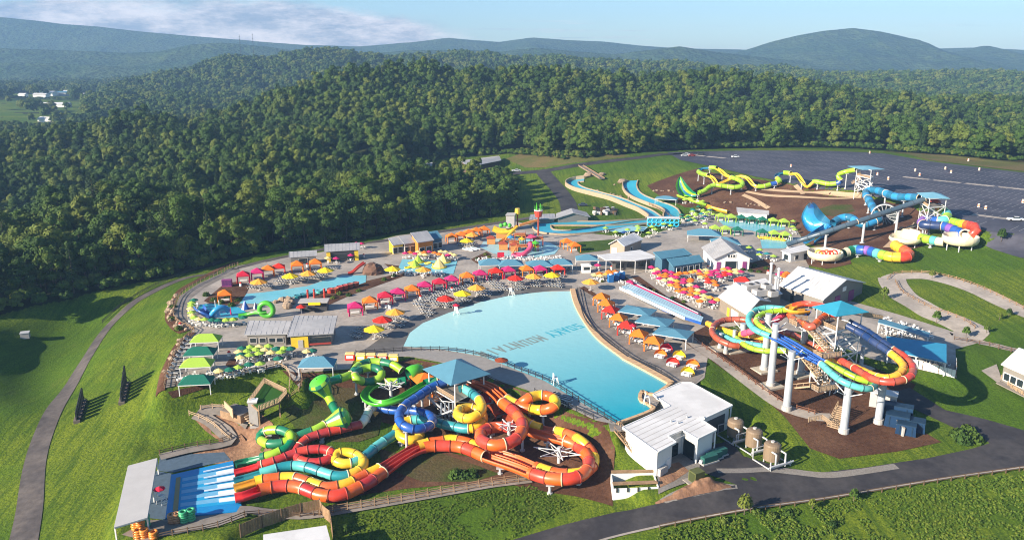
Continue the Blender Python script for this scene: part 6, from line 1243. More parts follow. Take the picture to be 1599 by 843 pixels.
# climbing tower, stage and artificial lawn
q = G(398, 664); o = thing('climbing_tower', 'narrow pale concrete tower beside the artificial lawn', 'tower', q, .15); mb = MB(); mb.box((0, 0, 2.9), (1.9, 1.7, 6.4)); part(mb, 'shaft', grey_light, o); mb = MB()
for k in range(4): mb.box((-.98, -.2 + .0 * k, 1.2 + 1.4 * k), (.08, .8, .9))
part(mb, 'opening', grey_wall, o); mb = MB(); mb.box((0, 0, 6.2), (2.2, 2.0, .25)); part(mb, 'cap', white, o)
LW = [(390,629),(413,597),(448,614),(436,628),(404,641)]; pts = [P(a, b, -1.0) for a, b in LW]; o = thing('lawn_platform', 'raised platform with bright artificial lawn and timber rails', 'platform', (pts[0].x, pts[0].y, -3)); k = lambda v, z: Vector((v.x - pts[0].x, v.y - pts[0].y, z)); mb = MB(); mb.prism([tuple(k(v, 0)[:2]) for v in pts], 1.6, 2.0); part(mb, 'platform', wood, o); mb = MB(); c = sum(pts, Vector()) / len(pts); mb.prism([tuple(k(v * .93 + c * .07, 0)[:2]) for v in pts], 2.0, 2.06); part(mb, 'lawn', turf, o)
for a, b_ in ((1, 2), (2, 3), (3, 4), (0, 1)): mb = MB(); rails(mb, [k(pts[a], 2.0), k(pts[b_], 2.0)], 1.2, 1.4, slats=True); part(mb, 'railing', wood_light, o)
for v in pts: mb = MB(); mb.box((k(v, 0).x, k(v, 0).y, .1), (.3, .3, 3.4)); part(mb, 'post', wood, o)
o = thing('timber_stage', 'curved timber stage and steps left of the pale tower', 'stage', G(372, 652)); mb = MB(); mb.box((0, 0, 1.1), (6.5, 4.4, 1.8), -.5); part(mb, 'base', wood, o); mb = MB(); mb.box((0, 0, 2.06), (6.3, 4.2, .1), -.5); part(mb, 'floor', boards, o)
for i in range(5): mb = MB(); mb.box((3.2 + i * .45, -1.6 - i * .25, 1.6 - i * .38), (.6, 3.2, .2), -.5); part(mb, 'step', wood_light, o)
mb = MB(); mb.bar((-3.3, 1.2, 2.6), (0.2, -3.4, 2.6), .2, 2.2); part(mb, 'railing', wood_light, o)
# ================================================================ canopies, umbrellas, seats
FB = {k: fabric('fabric_' + k, v) for k, v in dict(orange=(.72,.17,.02), amber=(.80,.33,.05), yellow=(.80,.55,.02), red=(.60,.03,.02), crimson=(.50,.02,.05), pink=(.50,.025,.13), lime=(.30,.46,.06), dark_green=(.015,.13,.09), cream=(.70,.55,.22), blue=(.085,.22,.31), rust=(.24,.05,.02), teal=(.03,.20,.22), navy=(.02,.06,.20)).items()}
def big_umbrella(px, py, col, label):
    q = P(px, py, 3.2); o = thing('big_umbrella', label, 'umbrella', (q.x, q.y, .06), random.uniform(0, .7), 'big round umbrellas on the pool decks'); r = 3.0
    for k in range(8):                   # eight cloth panels with ribs between them
        a, b = 2 * math.pi * k / 8, 2 * math.pi * (k + 1) / 8; mb = MB(); c, s = math.cos, math.sin; V = [(0, 0, 4.05), (r * c(a), r * s(a), 2.75), (r * c(b), r * s(b), 2.75)]; m = tuple((Vector(V[1]) + Vector(V[2])) / 2 * .97 + Vector((0, 0, .05))); V.insert(2, m); V += [(x, y, z - .06) for x, y, z in V]; mb.add(V, [(0, 1, 2), (0, 2, 3), (4, 6, 5), (4, 7, 6), (1, 5, 6, 2), (2, 6, 7, 3)]); part(mb, 'canopy_panel', FB[col], o)
    mb = MB(); mb.cyl((0, 0, 0), (0, 0, 4.15), .09, .07, 8); part(mb, 'pole', steel_white, o); mb = MB(); mb.cyl((0, 0, 0), (0, 0, .25), .6, .6, 12); part(mb, 'base', grey_light, o)
BU = [(404,439,'amber','left of the first kids pool'),(453,430,'yellow','over loungers left behind the first kids pool'),(481,426,'amber','between the two yellow ones behind the first kids pool'),(508,421,'yellow','at the right behind the first kids pool'),(613,419,'yellow','left front of the inflatable pool'),(661,420,'amber','in front of the inflatable pool'),(617,486,'amber','furthest back of three by the wave pool beach left'),(597,497.5,'red','middle of three left of the wave pool beach'),(584,512,'yellow','nearest the camera left of the wave pool'),(729,375,'yellow','front one left of the play fort'),(737,366,'amber','behind the yellow one left of the play fort'),(722,457,'yellow','middle of three above the wave pool beach'),(744,448,'amber','right of three above the wave pool beach'),(696,465,'red','left of three above the wave pool beach'),(805,433,'red','left of the three by the top of the wave pool'),(833,430.5,'amber','middle of the three by the top of the wave pool'),(862,428.5,'yellow','right of the three by the top of the wave pool'),(922,439,'amber','at the top of the right hand boardwalk')]
nmc = dict(amber='light orange', yellow='yellow', red='red')
for x, y, c, w in BU: big_umbrella(x, y, c, f'big {nmc[c]} umbrella {w}')
def cabana(px, py, col, label, w=4.2, rz=.25, zt=3.9, group='square cabanas with coloured tent roofs', ground=False):
    q = P(px, py, zt) if not ground else G(px, py, zt); g = hgt(q.x, q.y) + .06; o = thing('cabana', label, 'cabana', (q.x, q.y, g), rz, group); h = w / 2; m = FB[col]
    mb = MB(); hip_roof(mb, 0, 0, 2.6, w, w, 1.35, 0, .1, .1); part(mb, 'tent_roof', m, o); mb = MB()
    for a, b in (((-h,-h),(h,-h)),((h,-h),(h,h)),((h,h),(-h,h)),((-h,h),(-h,-h))): mb.bar((a[0]*.995, a[1]*.995, 2.42), (b[0]*.995, b[1]*.995, 2.42), .05, .26)
    part(mb, 'valance', m, o)
    for x in (-1, 1):
        for y in (-1, 1): mb = MB(); mb.box((x * h * .94, y * h * .94, 1.25), (.34, .34, 2.5), .3, top=.75); part(mb, 'curtain', m, o)
    mb = MB(); mb.box((0, .6, .35), (w * .6, .8, .5)); part(mb, 'sofa', white, o); return o
CB = [(379,423,'crimson','leftmost of the back row by the first kids pool'),(401,418.5,'pink','second from the left of the back row by the wood'),(418,414,'orange','third of the back row by the wood'),(435,411,'red','fourth of the back row by the wood'),(463.5,407,'orange','in front of the long grey shed'),(492,404,'orange','at the right end of the back row'),(350,452,'orange','alone on the mulch bed at the boardwalk bend'),
 (554,471,'pink','at the lower left end of the diagonal row'),(577,462.5,'orange','second in the diagonal row from its left end'),(601,455,'crimson','third in the diagonal row from its left end'),(621,449.5,'pink','fourth in the diagonal row from its left end'),(643,444.6,'orange','fifth in the diagonal row from its left end'),(663,439,'pink','sixth in the diagonal row from its left end'),(686,434,'crimson','seventh in the diagonal row with a red curtain'),(705,429.7,'pink','eighth in the diagonal row'),(729,424.7,'orange','ninth in the diagonal row'),(749.5,421,'pink','tenth in the diagonal row'),(774,417.6,'red','under the first blue canopy'),(793.6,415.4,'pink','under the second blue canopy'),(822,414,'orange','between the second and third blue canopies'),(843,414,'pink','under the third blue canopy'),(871,413,'red','at the right end of the diagonal row'),
 (705,364,'orange','leftmost of five at the wood edge'),(720,361.4,'orange','second of five at the wood edge'),(732,358,'orange','third of five at the wood edge'),(744,355,'orange','fourth of five at the wood edge'),(756,353,'orange','rightmost of five at the wood edge'),(885,372,'orange','back one of two right of the play fort'),(897,377.6,'orange','front one of two right of the play fort'),
 (939.5,457,'orange','topmost of seven on the right boardwalk'),(947,467,'orange','second of seven on the right boardwalk'),(953.5,477,'red','third of seven on the right boardwalk'),(966,489,'orange','fourth of seven on the right boardwalk'),(979,501,'red','fifth of seven on the right boardwalk'),(998,514,'orange','sixth of seven on the right boardwalk'),(1021.6,524.5,'orange','lowest of seven on the right boardwalk')]
for x, y, c, w in CB: cabana(x, y, c, f'{c} square cabana {w}', rz=-.45 if 930 < x < 1030 else .3)
for x, y, c, w, s in ((662,562,'orange','behind the green slide loop',5.6),(682,567,'orange','right behind the blue slide tower roof',4.6),(781,594,'rust','left of two dark ones by the orange slides',5.4),(809,607,'rust','right of two dark ones by the orange slides',5.4),(762,582,'crimson','half hidden right of the blue tower roof',4.2)): cabana(x, y, c, f'{c} tent {w}', s, .5, 4.4, 'tents behind the slide tower')
GC = [(1126,332.5,0),(1142,334,0),(1158,335,1),(1174.6,336.6,1),(1191,338,1),(1207.5,339.5,0),(1224.4,341,0),(1117,351,0),(1133,352,0),(1152,353.5,1),(1191,357,1),(1209,359,0),(1226.5,361,0)]
GW = ['first lime one in the back row','second lime one in the back row','first dark one in the back row','middle dark one in the back row','third dark one in the back row','lime one right of the dark ones at back','rightmost lime one in the back row','leftmost lime one in the front row','second lime one in the front row','left dark one in the front row','right dark one in the front row','lime one beside the front right dark one','rightmost lime one in the front row']
for (x, y, c), w in zip(GC, GW): cabana(x, y, 'dark_green' if c else 'lime', f'small canopy by the far pool, {w}', 3.9, .1, 3.9, 'green canopies round the far kids pool')
def pavilion(name, label, px, py, zt, w, d, rz, m, rise=1.6, ridge=0.0, group=None, ground=False, nx=2):
    q = G(px, py, zt) if ground else P(px, py, zt); g = hgt(q.x, q.y) + .05; o = thing(name, label, 'canopy', (q.x, q.y, g), rz, group); H = zt - rise - .0; mb = MB(); hip_roof(mb, 0, 0, H, w, d, rise, 0, ridge); part(mb, 'roof', m, o); mb = MB()
    for a, b in (((-w/2,-d/2),(w/2,-d/2)),((w/2,-d/2),(w/2,d/2)),((w/2,d/2),(-w/2,d/2)),((-w/2,d/2),(-w/2,-d/2))): mb.bar((a[0]*.98, a[1]*.98, H - .18), (b[0]*.98, b[1]*.98, H - .18), .12, .2)
    part(mb, 'roof_beam', steel_white, o)
    for x in (-1, 1):
        for y in (-1, 1): mb = MB(); mb.box((x * w * .47, y * d * .47, H / 2), (.18, .18, H)); part(mb, 'post', steel_white, o)
    return o
for x, y, z, w, d, rz, m, rise, ri, lab in ((767,404,4.6,9,6.5,.12,'blue',1.5,3,'blue canopy, leftmost of four behind the pink cabanas'),(797,405,4.6,9,6.5,.12,'blue',1.5,3,'blue canopy, second of four behind the pink cabanas'),(842,406,4.6,9.5,6.5,.05,'blue',1.5,3,'blue canopy, third of four behind the pink cabanas'),(874,404,4.6,9,6,.05,'blue',1.5,3,'blue canopy, rightmost of four behind the pink cabanas'),(917,397,4.6,8.5,6,.0,'blue',1.5,1,'blue canopy beside the white kiosk on the plaza'),(1100,357.5,5.0,14,8,-.2,'blue',2,5,'large blue hip roof beyond the guest hall'),(1133,370,5.4,11,9,-.1,'blue',2,1,'blue pyramid roof just behind the guest hall'),(996,480,4.0,9.5,7,-.5,'blue',.9,.5,'blue shade canopy, topmost of three beside the red cabanas'),(1023,496,4.0,9.5,7,-.5,'blue',.9,.5,'blue shade canopy, middle of three beside the cabanas'),(1052,514,4.0,9.5,7,-.5,'blue',.9,.5,'blue shade canopy, lowest of three beside the cabanas'),(495,555,4.6,8.6,5.4,.05,'blue',1.8,3,'blue hip-roofed shelter at the end of the green patio'),(1160,432,4.4,5.5,5,-.2,'red',1.6,1.5,'red tent roof at the top of the umbrella patio')):
    pavilion('shade_canopy', lab, x, y, z, w, d, rz, FB[m], rise, ri)
pavilion('shade_canopy', 'blue roofed shelter beside the top of the lazy river', 1041, 306, 4.2, 11, 6, -.35, FB['blue'], 1.2, 3, ground=True)
for x, y, m, lab in ((321,521,'lime','lime green hip tent, furthest back of four on the left patio'),(312,541,'dark_green','dark green hip tent, second from the back on the left patio'),(307,558.5,'lime','lime green hip tent, second from the front on the left patio'),(305,575,'dark_green','dark green hip tent nearest the patio railing')): pavilion('hip_tent', lab, x, y, 4.3, 7.4, 4.8, .12, FB[m], 1.5, 3.4, 'green hip tents on the left patio')
# --- cafe tables, chairs and small umbrellas
def chair_mesh():
    mb = MB(); mb.box((0, 0, .42), (.46, .46, .06)); mb.box((0, .22, .68), (.46, .05, .48))
    for x in (-.2, .2):
        for y in (-.2, .2): mb.box((x, y, .2), (.05, .05, .4))
    return mb.mesh('cafe_chair', white)
def table_mesh():
    mb = MB(); mb.cyl((0, 0, .70), (0, 0, .75), .55, .55, 10); mb.cyl((0, 0, 0), (0, 0, .70), .06, .06, 6); mb.cyl((0, 0, 0), (0, 0, .05), .3, .3, 8); return mb.mesh('cafe_table', white)
CH, TB = chair_mesh(), table_mesh(); UM = {}; chairs = []
def cafe_umb(q, col, where, r=1.35, table=True):
    if col not in UM:
        a = MB(); a.cone((0, 0, 2.15), r, .62, 8, val=.12); b = MB(); b.cyl((0, 0, 0), (0, 0, 2.75), .035, .03, 6); UM[col] = (a.mesh('canopy', FB[col]), b.mesh('pole', steel_white))
    nm = dict(lime='lime green', dark_green='dark green', cream='cream', pink='pink', orange='orange', red='red', teal='teal', navy='blue', amber='light orange')[col]
    o = thing('cafe_umbrella', f'small {nm} umbrella {where}', 'umbrella', (q.x, q.y, q.z + .05), random.uniform(0, .8), f'{nm} umbrellas {where}'); o.rotation_euler.x = random.uniform(-.05, .05); o.rotation_euler.y = random.uniform(-.05, .05); part(UM[col][0], 'canopy', None, o); part(UM[col][1], 'pole', None, o)
    if table:
        t = single(TB, 'cafe_table', None, f'round white table under an umbrella {where}', 'table', (q.x + .02, q.y, q.z + .06), 0, f'white tables {where}'); a0 = random.uniform(0, 1.5)
        for k in range(4): a = a0 + k * 1.571 + random.uniform(-.2, .2); rr = random.uniform(.85, 1.1); chairs.append((q.x + rr * math.cos(a), q.y + rr * math.sin(a), q.z + .06, a - math.pi / 2, where))
def umbs(s, ox, oy, k, where, z=2.5):
    for a in s.split():
        x, y, c = a.split(','); cafe_umb(P(ox + float(x) / k, oy + float(y) / k, z) - Vector((0, 0, z)), {'l': 'lime', 'd': 'dark_green', 'c': 'cream', 'p': 'pink', 'o': 'orange', 'a': 'amber', 'n': 'navy'}[c], where)
umbs("845,280,l 1005,270,l 895,300,l 820,315,l 925,335,l 1145,290,l 1115,325,l 838,350,l 935,425,l 742,457,l 930,275,c 975,303,c 1030,325,c 750,320,c 760,370,c 575,485,c 775,290,d 1075,293,d 1200,293,d 765,345,d 1095,378,d 835,430,d 665,475,d 1345,318,c 1392,310,d", 240, 490, 5.62, 'on the green patio left of the slides')
umbs("370,470,d 350,500,l 345,530,l 340,560,c 345,605,l 350,635,c 375,660,l 425,675,c 490,682,l 570,685,d 640,690,d 725,685,l 800,680,l 910,660,d", 250, 400, 7.025, 'round the toddler pool at the boardwalk bend')
umbs("230,380,p 285,370,o 340,385,p 375,365,c 440,370,o 400,390,c 490,365,p 550,375,o 620,360,c 605,390,o 675,365,c 730,385,c 700,400,p 770,400,c 450,395,c", 600, 340, 7.025, 'above the inflatable pool')
umbs("195,475,c 255,460,o 265,485,c 325,470,a 360,440,o 380,460,o 425,440,o 825,390,p 885,415,c 1135,455,o 1200,455,o 1265,445,a 1305,435,a 1365,430,c 1255,525,o 590,550,p 235,370,p", 900, 360, 7.025, 'on the plaza by the cafe')
umbs("575,220,c 665,225,p 825,190,p 890,62,p 945,65,p", 430, 370, 7.025, 'in front of the snack bar')
umbs("1100,680,p 1130,665,p 1160,680,o 1185,665,o 1150,700,o", 1060, 330, 7.025, 'left of the large white hall')
umbs("100,40,l 130,80,n 60,60,l 300,35,l 290,125,l 1255,100,l 1270,190,l 1250,160,l 380,25,l 30,30,d", 1060, 330, 7.025, 'near the far kids pool')
def patio(px, where, cols, sp, prob=.92, seed=1, ang=.6):
    poly = pxpoly(px, 0); rg = random.Random(seed); xs = [q[0] for q in poly]; ys = [q[1] for q in poly]; cx, cy_ = sum(xs) / len(xs), sum(ys) / len(ys); ca, sa = math.cos(ang), math.sin(ang); n = 14; c = []
    for i in range(-n, n + 1):
        for j in range(-n, n + 1): u, v = i * sp + rg.uniform(-.4, .4), j * sp + rg.uniform(-.4, .4); c.append((cx + u * ca - v * sa, cy_ + u * sa + v * ca))
    sd = poly_sd(np.array([q[0] for q in c]), np.array([q[1] for q in c]), poly)
    for q, s in zip(c, sd):
        if s < -.3 and rg.random() < prob: cafe_umb(Vector((q[0], q[1], 0)), rg.choice(cols), where)
patio("1009,431 1043,429 1082,449 1122,478 1098,490 1062,470", 'on the left half of the umbrella patio', ['pink','orange','cream','orange','pink','amber'], 2.8, seed=3)
patio("1083,433 1140,424 1166,433 1122,444 1116,463 1104,455", 'on the right half of the umbrella patio', ['pink','orange','cream','red','pink','amber'], 2.9, seed=4)
def up_terrain(px, where, cols, seed, n):
    rg = random.Random(seed); poly = [tuple(G(*map(float, a.split(',')))[:2]) for a in px.split()]; xs = [q[0] for q in poly]; ys = [q[1] for q in poly]; got = []
    for _ in range(n * 40):
        if len(got) >= n: break
        x, y = rg.uniform(min(xs), max(xs)), rg.uniform(min(ys), max(ys))
        if poly_sd(np.array([x]), np.array([y]), poly)[0] > 0 or any((x - a) ** 2 + (y - b) ** 2 < 7 for a, b in got): continue
        got.append((x, y)); cafe_umb(Vector((x, y, hgt(x, y))), rg.choice(cols), where)
up_terrain("1064,314 1095,318 1112,328 1105,345 1085,355 1062,350 1075,335", 'between the river and the green wave slide', ['lime','teal','navy','lime','dark_green'], 8, 26)
up_terrain("945,363 1010,356 1050,357 1052,364 1010,372 945,375", 'beside the lazy river splash pool', ['lime','lime','navy','lime'], 9, 12)
up_terrain("1146,395 1200,412 1215,408 1180,392", 'in the planted bed beside the guest hall', ['lime','teal','navy'], 10, 6)
# free tables and chairs along the terraces
def seats(px, where, n, seed, z=0):
    rg = random.Random(seed); poly = pxpoly(px, z); xs = [q[0] for q in poly]; ys = [q[1] for q in poly]; got = []
    for _ in range(n * 30):
        if len(got) >= n: break
        x, y = rg.uniform(min(xs), max(xs)), rg.uniform(min(ys), max(ys))
        if poly_sd(np.array([x]), np.array([y]), poly)[0] > -.3 or any((x - a) ** 2 + (y - b) ** 2 < 5.5 for a, b in got): continue
        got.append((x, y)); single(TB, 'cafe_table', None, f'round white table {where}', 'table', (x, y, .06), 0, f'white tables {where}'); a0 = rg.uniform(0, 1.5)
        for k in range(4): a = a0 + 1.571 * k; chairs.append((x + .95 * math.cos(a), y + .95 * math.sin(a), .06, a - math.pi / 2, where))
seats("1378,530 1380,498 1440,515 1470,533 1390,525", 'under the pergola behind the tall tower', 22, 1); seats("1386,550 1478,567 1478,574 1420,568", 'under the blue shade canopy', 18, 2); seats("602,430 690,433 690,427 606,424", 'in front of the inflatable pool', 16, 3); seats("745,410 880,408 880,402 745,404", 'under the four blue canopies', 26, 4); seats("478,572 515,572 515,562 478,562", 'under the blue shelter by the green patio', 8, 5); seats("275,600 330,590 400,580 400,574 330,582 278,590", 'along the green patio railing', 10, 6); seats("960,440 990,442 1000,455 980,452", 'by the blue tanks', 5, 7)
chairs.sort(key=lambda c: c[1])
for x, y, z, a, w in chairs[:300]: single(CH, 'cafe_chair', None, f'white chair at a table {w}', 'chair', (x, y, z), a, f'white chairs {w}')
def merged(src, items, name, lab, cat):
    V = np.array([v.co[:] for v in src.vertices]); Fs = [tuple(p.vertices) for p in src.polygons]; mb = MB()
    for x, y, z, a, _ in items: ca, sa = math.cos(a), math.sin(a); mb.add([(x + v[0] * ca - v[1] * sa, y + v[0] * sa + v[1] * ca, z + v[2]) for v in V], Fs)
    o = single(mb, name, src.materials[0], lab, cat); o['kind'] = 'stuff'; return o
merged(CH, chairs[300:], 'cafe_chairs', 'further small white chairs scattered round the distant tables', 'chairs')
# --- loungers
def lounger_mesh(frame, sling):
    mb = MB(); mb.bar((-.31, -.95, .34), (-.31, .45, .34), .10, .09, 0); mb.bar((.31, -.95, .34), (.31, .45, .34), .10, .09, 0); mb.add([(-.28, -.95, .35), (.28, -.95, .35), (.28, .40, .35), (-.28, .40, .35), (.28, .95, .80), (-.28, .95, .80)], [(0, 1, 2, 3), (3, 2, 4, 5), (3, 2, 1, 0), (5, 4, 2, 3)], 1)
    for x in (-.31, .31):
        for y in (-.8, .35): mb.box((x, y, .15), (.06, .06, .3), 0, 0)
        mb.bar((x, .42, .36), (x, .97, .84), .10, .08, 0)
    mb.v = [(x * 1.25, y * 1.3, z * 1.15) for x, y, z in mb.v]; return mb.mesh('lounger', [frame, sling])
LB = lounger_mesh(white, mat('sling_blue', (.30,.42,.60), .7, .1, 2)); LW_ = lounger_mesh(white, mat('sling_white', (.62,.62,.60), .7, .1, 2)); LL = lounger_mesh(FB['lime'], mat('sling_lime', (.45,.50,.14), .7, .1, 2))
pool_l = {'b': [], 'w': [], 'l': []}
def lounger_block(px, where, kind, row=2.8, gap=1.12, rz=.6):
    poly = pxpoly(px, 0); xs = [q[0] for q in poly]; ys = [q[1] for q in poly]; cx, cy_ = sum(xs) / len(xs), sum(ys) / len(ys); ca, sa = math.cos(rz), math.sin(rz); c = []
    for i in range(-24, 25):
        for j in range(-9, 10): u, v = i * gap, j * row; c.append((cx + u * ca - v * sa, cy_ + u * sa + v * ca))
    sd = poly_sd(np.array([q[0] for q in c]), np.array([q[1] for q in c]), poly)
    for q, s in zip(c, sd):
        if s < -.2 and random.random() < .93: pool_l[kind].append((q[0], q[1], .1, rz + random.uniform(-.06, .06), where))
for s, w in zip(("757,441 772,437 798,454 778,458", "789,438 804,435 826,452 808,456", "822,438 838,436 852,449 836,452", "850,440 876,438 881,450 854,450", "730,452 748,446 772,460 752,466", "706,461 722,457 740,470 722,476", "664,470 682,463 706,478 690,486", "640,478 656,472 684,490 668,496", "700,474 712,471 722,478 710,482"), ('left of the red umbrella at the beach top', 'under the red umbrella at the beach top', 'between the red and light orange umbrellas at the beach top', 'by the yellow umbrella at the beach top', 'by the light orange umbrella left of the beach top', 'between the yellow and light orange umbrellas', 'below the red umbrella of the beach', 'in the lowest block of the beach', 'under the yellow umbrella of the beach')): lounger_block(s, w, 'b', rz=2.75)
for s, w in zip(("545,525 556,512 572,514 562,530", "572,527 580,520 606,520 604,530", "600,512 614,500 632,505 622,517", "606,496 622,488 642,496 630,505"), ('left of the front yellow umbrella','right of the front yellow umbrella','by the red umbrella left of the pool','behind the light orange umbrella left of the pool')): lounger_block(s, w, 'b', rz=2.5)
lounger_block("642,474 660,462 700,449 742,435 775,430 790,433 752,443 712,455 672,470 655,482", 'in the long rows below the diagonal cabanas', 'b', rz=2.75)
lounger_block("800,432 870,430 884,434 878,438 800,436", 'in the row above the beach umbrellas', 'b', rz=2.85)
lounger_block("384,453 392,445 420,443 428,450", 'behind the first kids pool', 'b', rz=2.9); lounger_block("428,444 436,432 462,428 468,442 440,448", 'behind the first kids pool', 'b', rz=2.9); lounger_block("466,440 472,428 500,422 516,430 500,436", 'behind the first kids pool', 'b', rz=2.9); lounger_block("510,426 514,418 524,416 532,420", 'behind the first kids pool', 'b', rz=2.9)
lounger_block("711,384 716,378 742,377 742,386", 'left of the play fort', 'b', rz=2.9)
for x, y in ((553,477),(577,469),(601,461),(621,456),(643,451),(663,445),(686,440),(705,436),(729,431),(750,427),(774,424),(794,421),(822,420),(843,420),(871,419)):
    for k in range(3): q = P(x + 4 + 7 * k, y + 3 - k, .1); pool_l['b'].append((q.x, q.y, .1, 2.7 + random.uniform(-.2, .2), 'in front of the diagonal row of cabanas'))
for x, y in ((932,466),(939,476),(946,486),(957,498),(968,512),(985,524),(1005,535)):
    for k in range(3): q = P(x - 4 + 7 * k, y + 2 + 3 * k, .1); pool_l['w'].append((q.x, q.y, .1, 2.3 + random.uniform(-.2, .2), 'beside the cabanas on the right boardwalk'))
for k in range(8): q = P(862 + (k % 4) * 8, 616 + (k % 4) * 4 + (k // 4) * 6, .1); pool_l['w'].append((q.x, q.y, .1, 2.2, 'on the promenade right of the slides'))
for k in range(10): q = P(296 - k * 3.2, 532 + k * 6.5, .1); pool_l['w'].append((q.x, q.y, .1, 1.7, 'on the boardwalk beside the green tents'))
lounger_block("1124,342 1150,341 1228,350 1228,354 1150,344", 'round the far kids pool', 'l', rz=3.0); lounger_block("1052,316 1060,314 1080,322 1074,326", 'between the lazy river and its shelter', 'w', rz=2.6)
nmk = {'b': ('blue sling', LB), 'w': ('white', LW_), 'l': ('lime', LL)}
allL = sorted([(q[1], k, q) for k in pool_l for q in pool_l[k]], key=lambda t: t[0])
rest = {'b': [], 'w': [], 'l': []}
for i, (_, k, q) in enumerate(allL):
    if i < 300: single(nmk[k][1], 'sun_lounger', None, f'{nmk[k][0]} sun lounger {q[4]}', 'sun lounger', q[:3], q[3], f'{nmk[k][0]} loungers {q[4]}')
    else: rest[k].append(q)
for k in rest:
    if rest[k]:
        src = nmk[k][1]; mb = MB(); V = [tuple(v.co) for v in src.vertices]; Fs = [(tuple(p.vertices), p.material_index) for p in src.polygons]
        for x, y, z, a, _w in rest[k]:
            ca, sa = math.cos(a), math.sin(a); o_ = len(mb.v); mb.v += [(x + v[0] * ca - v[1] * sa, y + v[0] * sa + v[1] * ca, z + v[2]) for v in V]; mb.f += [tuple(i + o_ for i in f) for f, _m in Fs]; mb.m += [m_ for _f, m_ in Fs]
        o = single(mb, 'sun_loungers', list(src.materials), 'more distant rows of ' + nmk[k][0] + ' sun loungers', 'sun loungers'); o['kind'] = 'stuff'
# daybeds with curved hoods on the lower right deck
for x, y, c, w in ((1040,548,'crimson','dark red hooded daybed furthest back on the right deck'),(1031,557,'orange','orange hooded daybed on the left of the right deck'),(1060,559,'yellow','yellow hooded daybed at the back right of the right deck'),(1050,570,'red','red hooded daybed in the middle of the right deck'),(1081,573,'orange','orange hooded daybed at the grass edge of the right deck'),(1073,585,'yellow','yellow hooded daybed nearest the white roof')):
    q = P(x, y, .1); o = thing('daybed', w, 'daybed', q, -.55); mb = MB(); V = []; n = 9
    for j in range(5):
        e = math.pi / 2 * j / 4
        for i in range(n): a = math.pi * i / (n - 1); V.append((1.8 * math.cos(a) * math.cos(e * .8), .2 + 1.2 * math.sin(a) * math.cos(e * .5), .1 + 1.7 * math.sin(e)))
    mb.add(V, [(j * n + i, j * n + i + 1, (j + 1) * n + i + 1, (j + 1) * n + i) for j in range(4) for i in range(n - 1)]); part(mb, 'hood', FB[c], o, smooth=True); mb = MB(); mb.box((0, -.2, .3), (2.4, 1.8, .5)); part(mb, 'mattress', white, o)
    for s in (-1, 1): mb = MB(); mb.box((s * .7, -1.3, .55), (.5, .2, .8)); part(mb, 'cushion', white, o)
# ================================================================ fences, rails, rocks and shrubs
def post_fence(label, s, m=wood, h=1.15, gap=2.6, up=0.0, rail=(.55, 1.0), pw=.16, z=None, cat='fence'):
    pts = [(P(*map(float, a.split(',')), z) if z is not None else G(*map(float, a.split(',')))) for a in s.split()]; path = smooth_path([(q.x, q.y, 0) for q in pts], gap); W = [Vector((q.x, q.y, (z if z is not None else hgt(q.x, q.y)) + up)) for q in path]; o = thing('post_and_rail_fence', label, cat, W[0])
    me = MB().box((0, 0, h / 2), (pw, pw, h + .25)).mesh('post', m)
    for q in W[:298]: part(me, 'post', None, o, loc=q - W[0])
    for hh in rail:
        mb = MB()
        for a, b in zip(W, W[1:]): u = Vector((0, 0, hh)); e = (b - a) * .01; mb.bar(a - W[0] + u + e, b - W[0] + u - e, .07, .14)
        part(mb, 'rail', m, o)
    return o
post_fence('brown post and rail fence round the left boardwalk bend', "303,517 290,510 279,505 271,490 282,462 311,443 346,426 372,414", up=.05)
post_fence('brown fence along the outer edge of the left patio boardwalk', "257,606 263,578 281,541 303,517", up=.05)
post_fence('timber railing along the front edge of the green patio', "257,606 300,598 350,589 400,581 440,572", wood_dark, up=.05)
post_fence('timber railing curving down beside the artificial lawn', "430,572 446,578 453,590 452,612", wood_light, up=.2); post_fence('timber railing on the outer side of the curved ramp', "470,583 472,600 466,614 450,626", wood, up=.2)
post_fence('dark post fence along the promenade edge of the wave pool', "556,554 640,548.5 700,548.5 755,558 805,577 855,597 905,628 962,664", dark_metal, 1.2, 2.4, .07, z=0); post_fence('dark post fence above the mulch slope on the promenade', "835,614 860,624 900,642 928,655", dark_metal, 1.2, 2.6, .07, z=0)
post_fence('dark post railing along the tan pool wall on the right', "901,453 913,500 944,531 984,561 1020,578 1049,597", dark_metal, 1.2, 2.6, .07, z=0, pw=.1)
post_fence('timber fence on the near side of the long boardwalk', "500,806 560,796 620,786 700,772 770,760 832,752", wood, up=.1); post_fence('timber fence on the far side of the long boardwalk', "500,800 560,790 620,780 700,766 770,754 830,746", wood, up=.1); post_fence('timber fence in front of the landing pool', "246,842 300,832 345,822 386,806 420,806 470,809 498,806", wood_dark, up=.15); post_fence('timber railing above the landing pool by the dirt bank', "250,713 300,701 345,694 362,687", wood_dark, up=.5); post_fence('timber railing of the zigzag walk to the climbing tower', "296,651 318,659 343,676 362,692", wood_light, up=.5); post_fence('timber railing of the upper zigzag walk', "314,643 345,640 376,652 392,660", wood_light, up=.5)
post_fence('timber fence round the grass loop of the right footpath', "1398,441 1407,456 1430,470 1455,483 1482,492 1508,503 1524,515", wood, gap=3); post_fence('timber fence along the outer edge of the right footpath', "1386,437 1396,429 1421,427 1452,428 1492,437 1532,451 1568,468 1599,484", wood, gap=3); post_fence('low fence along the footpath to the cabin', "1490,531 1530,538 1560,545 1599,554", wood_dark, gap=3)
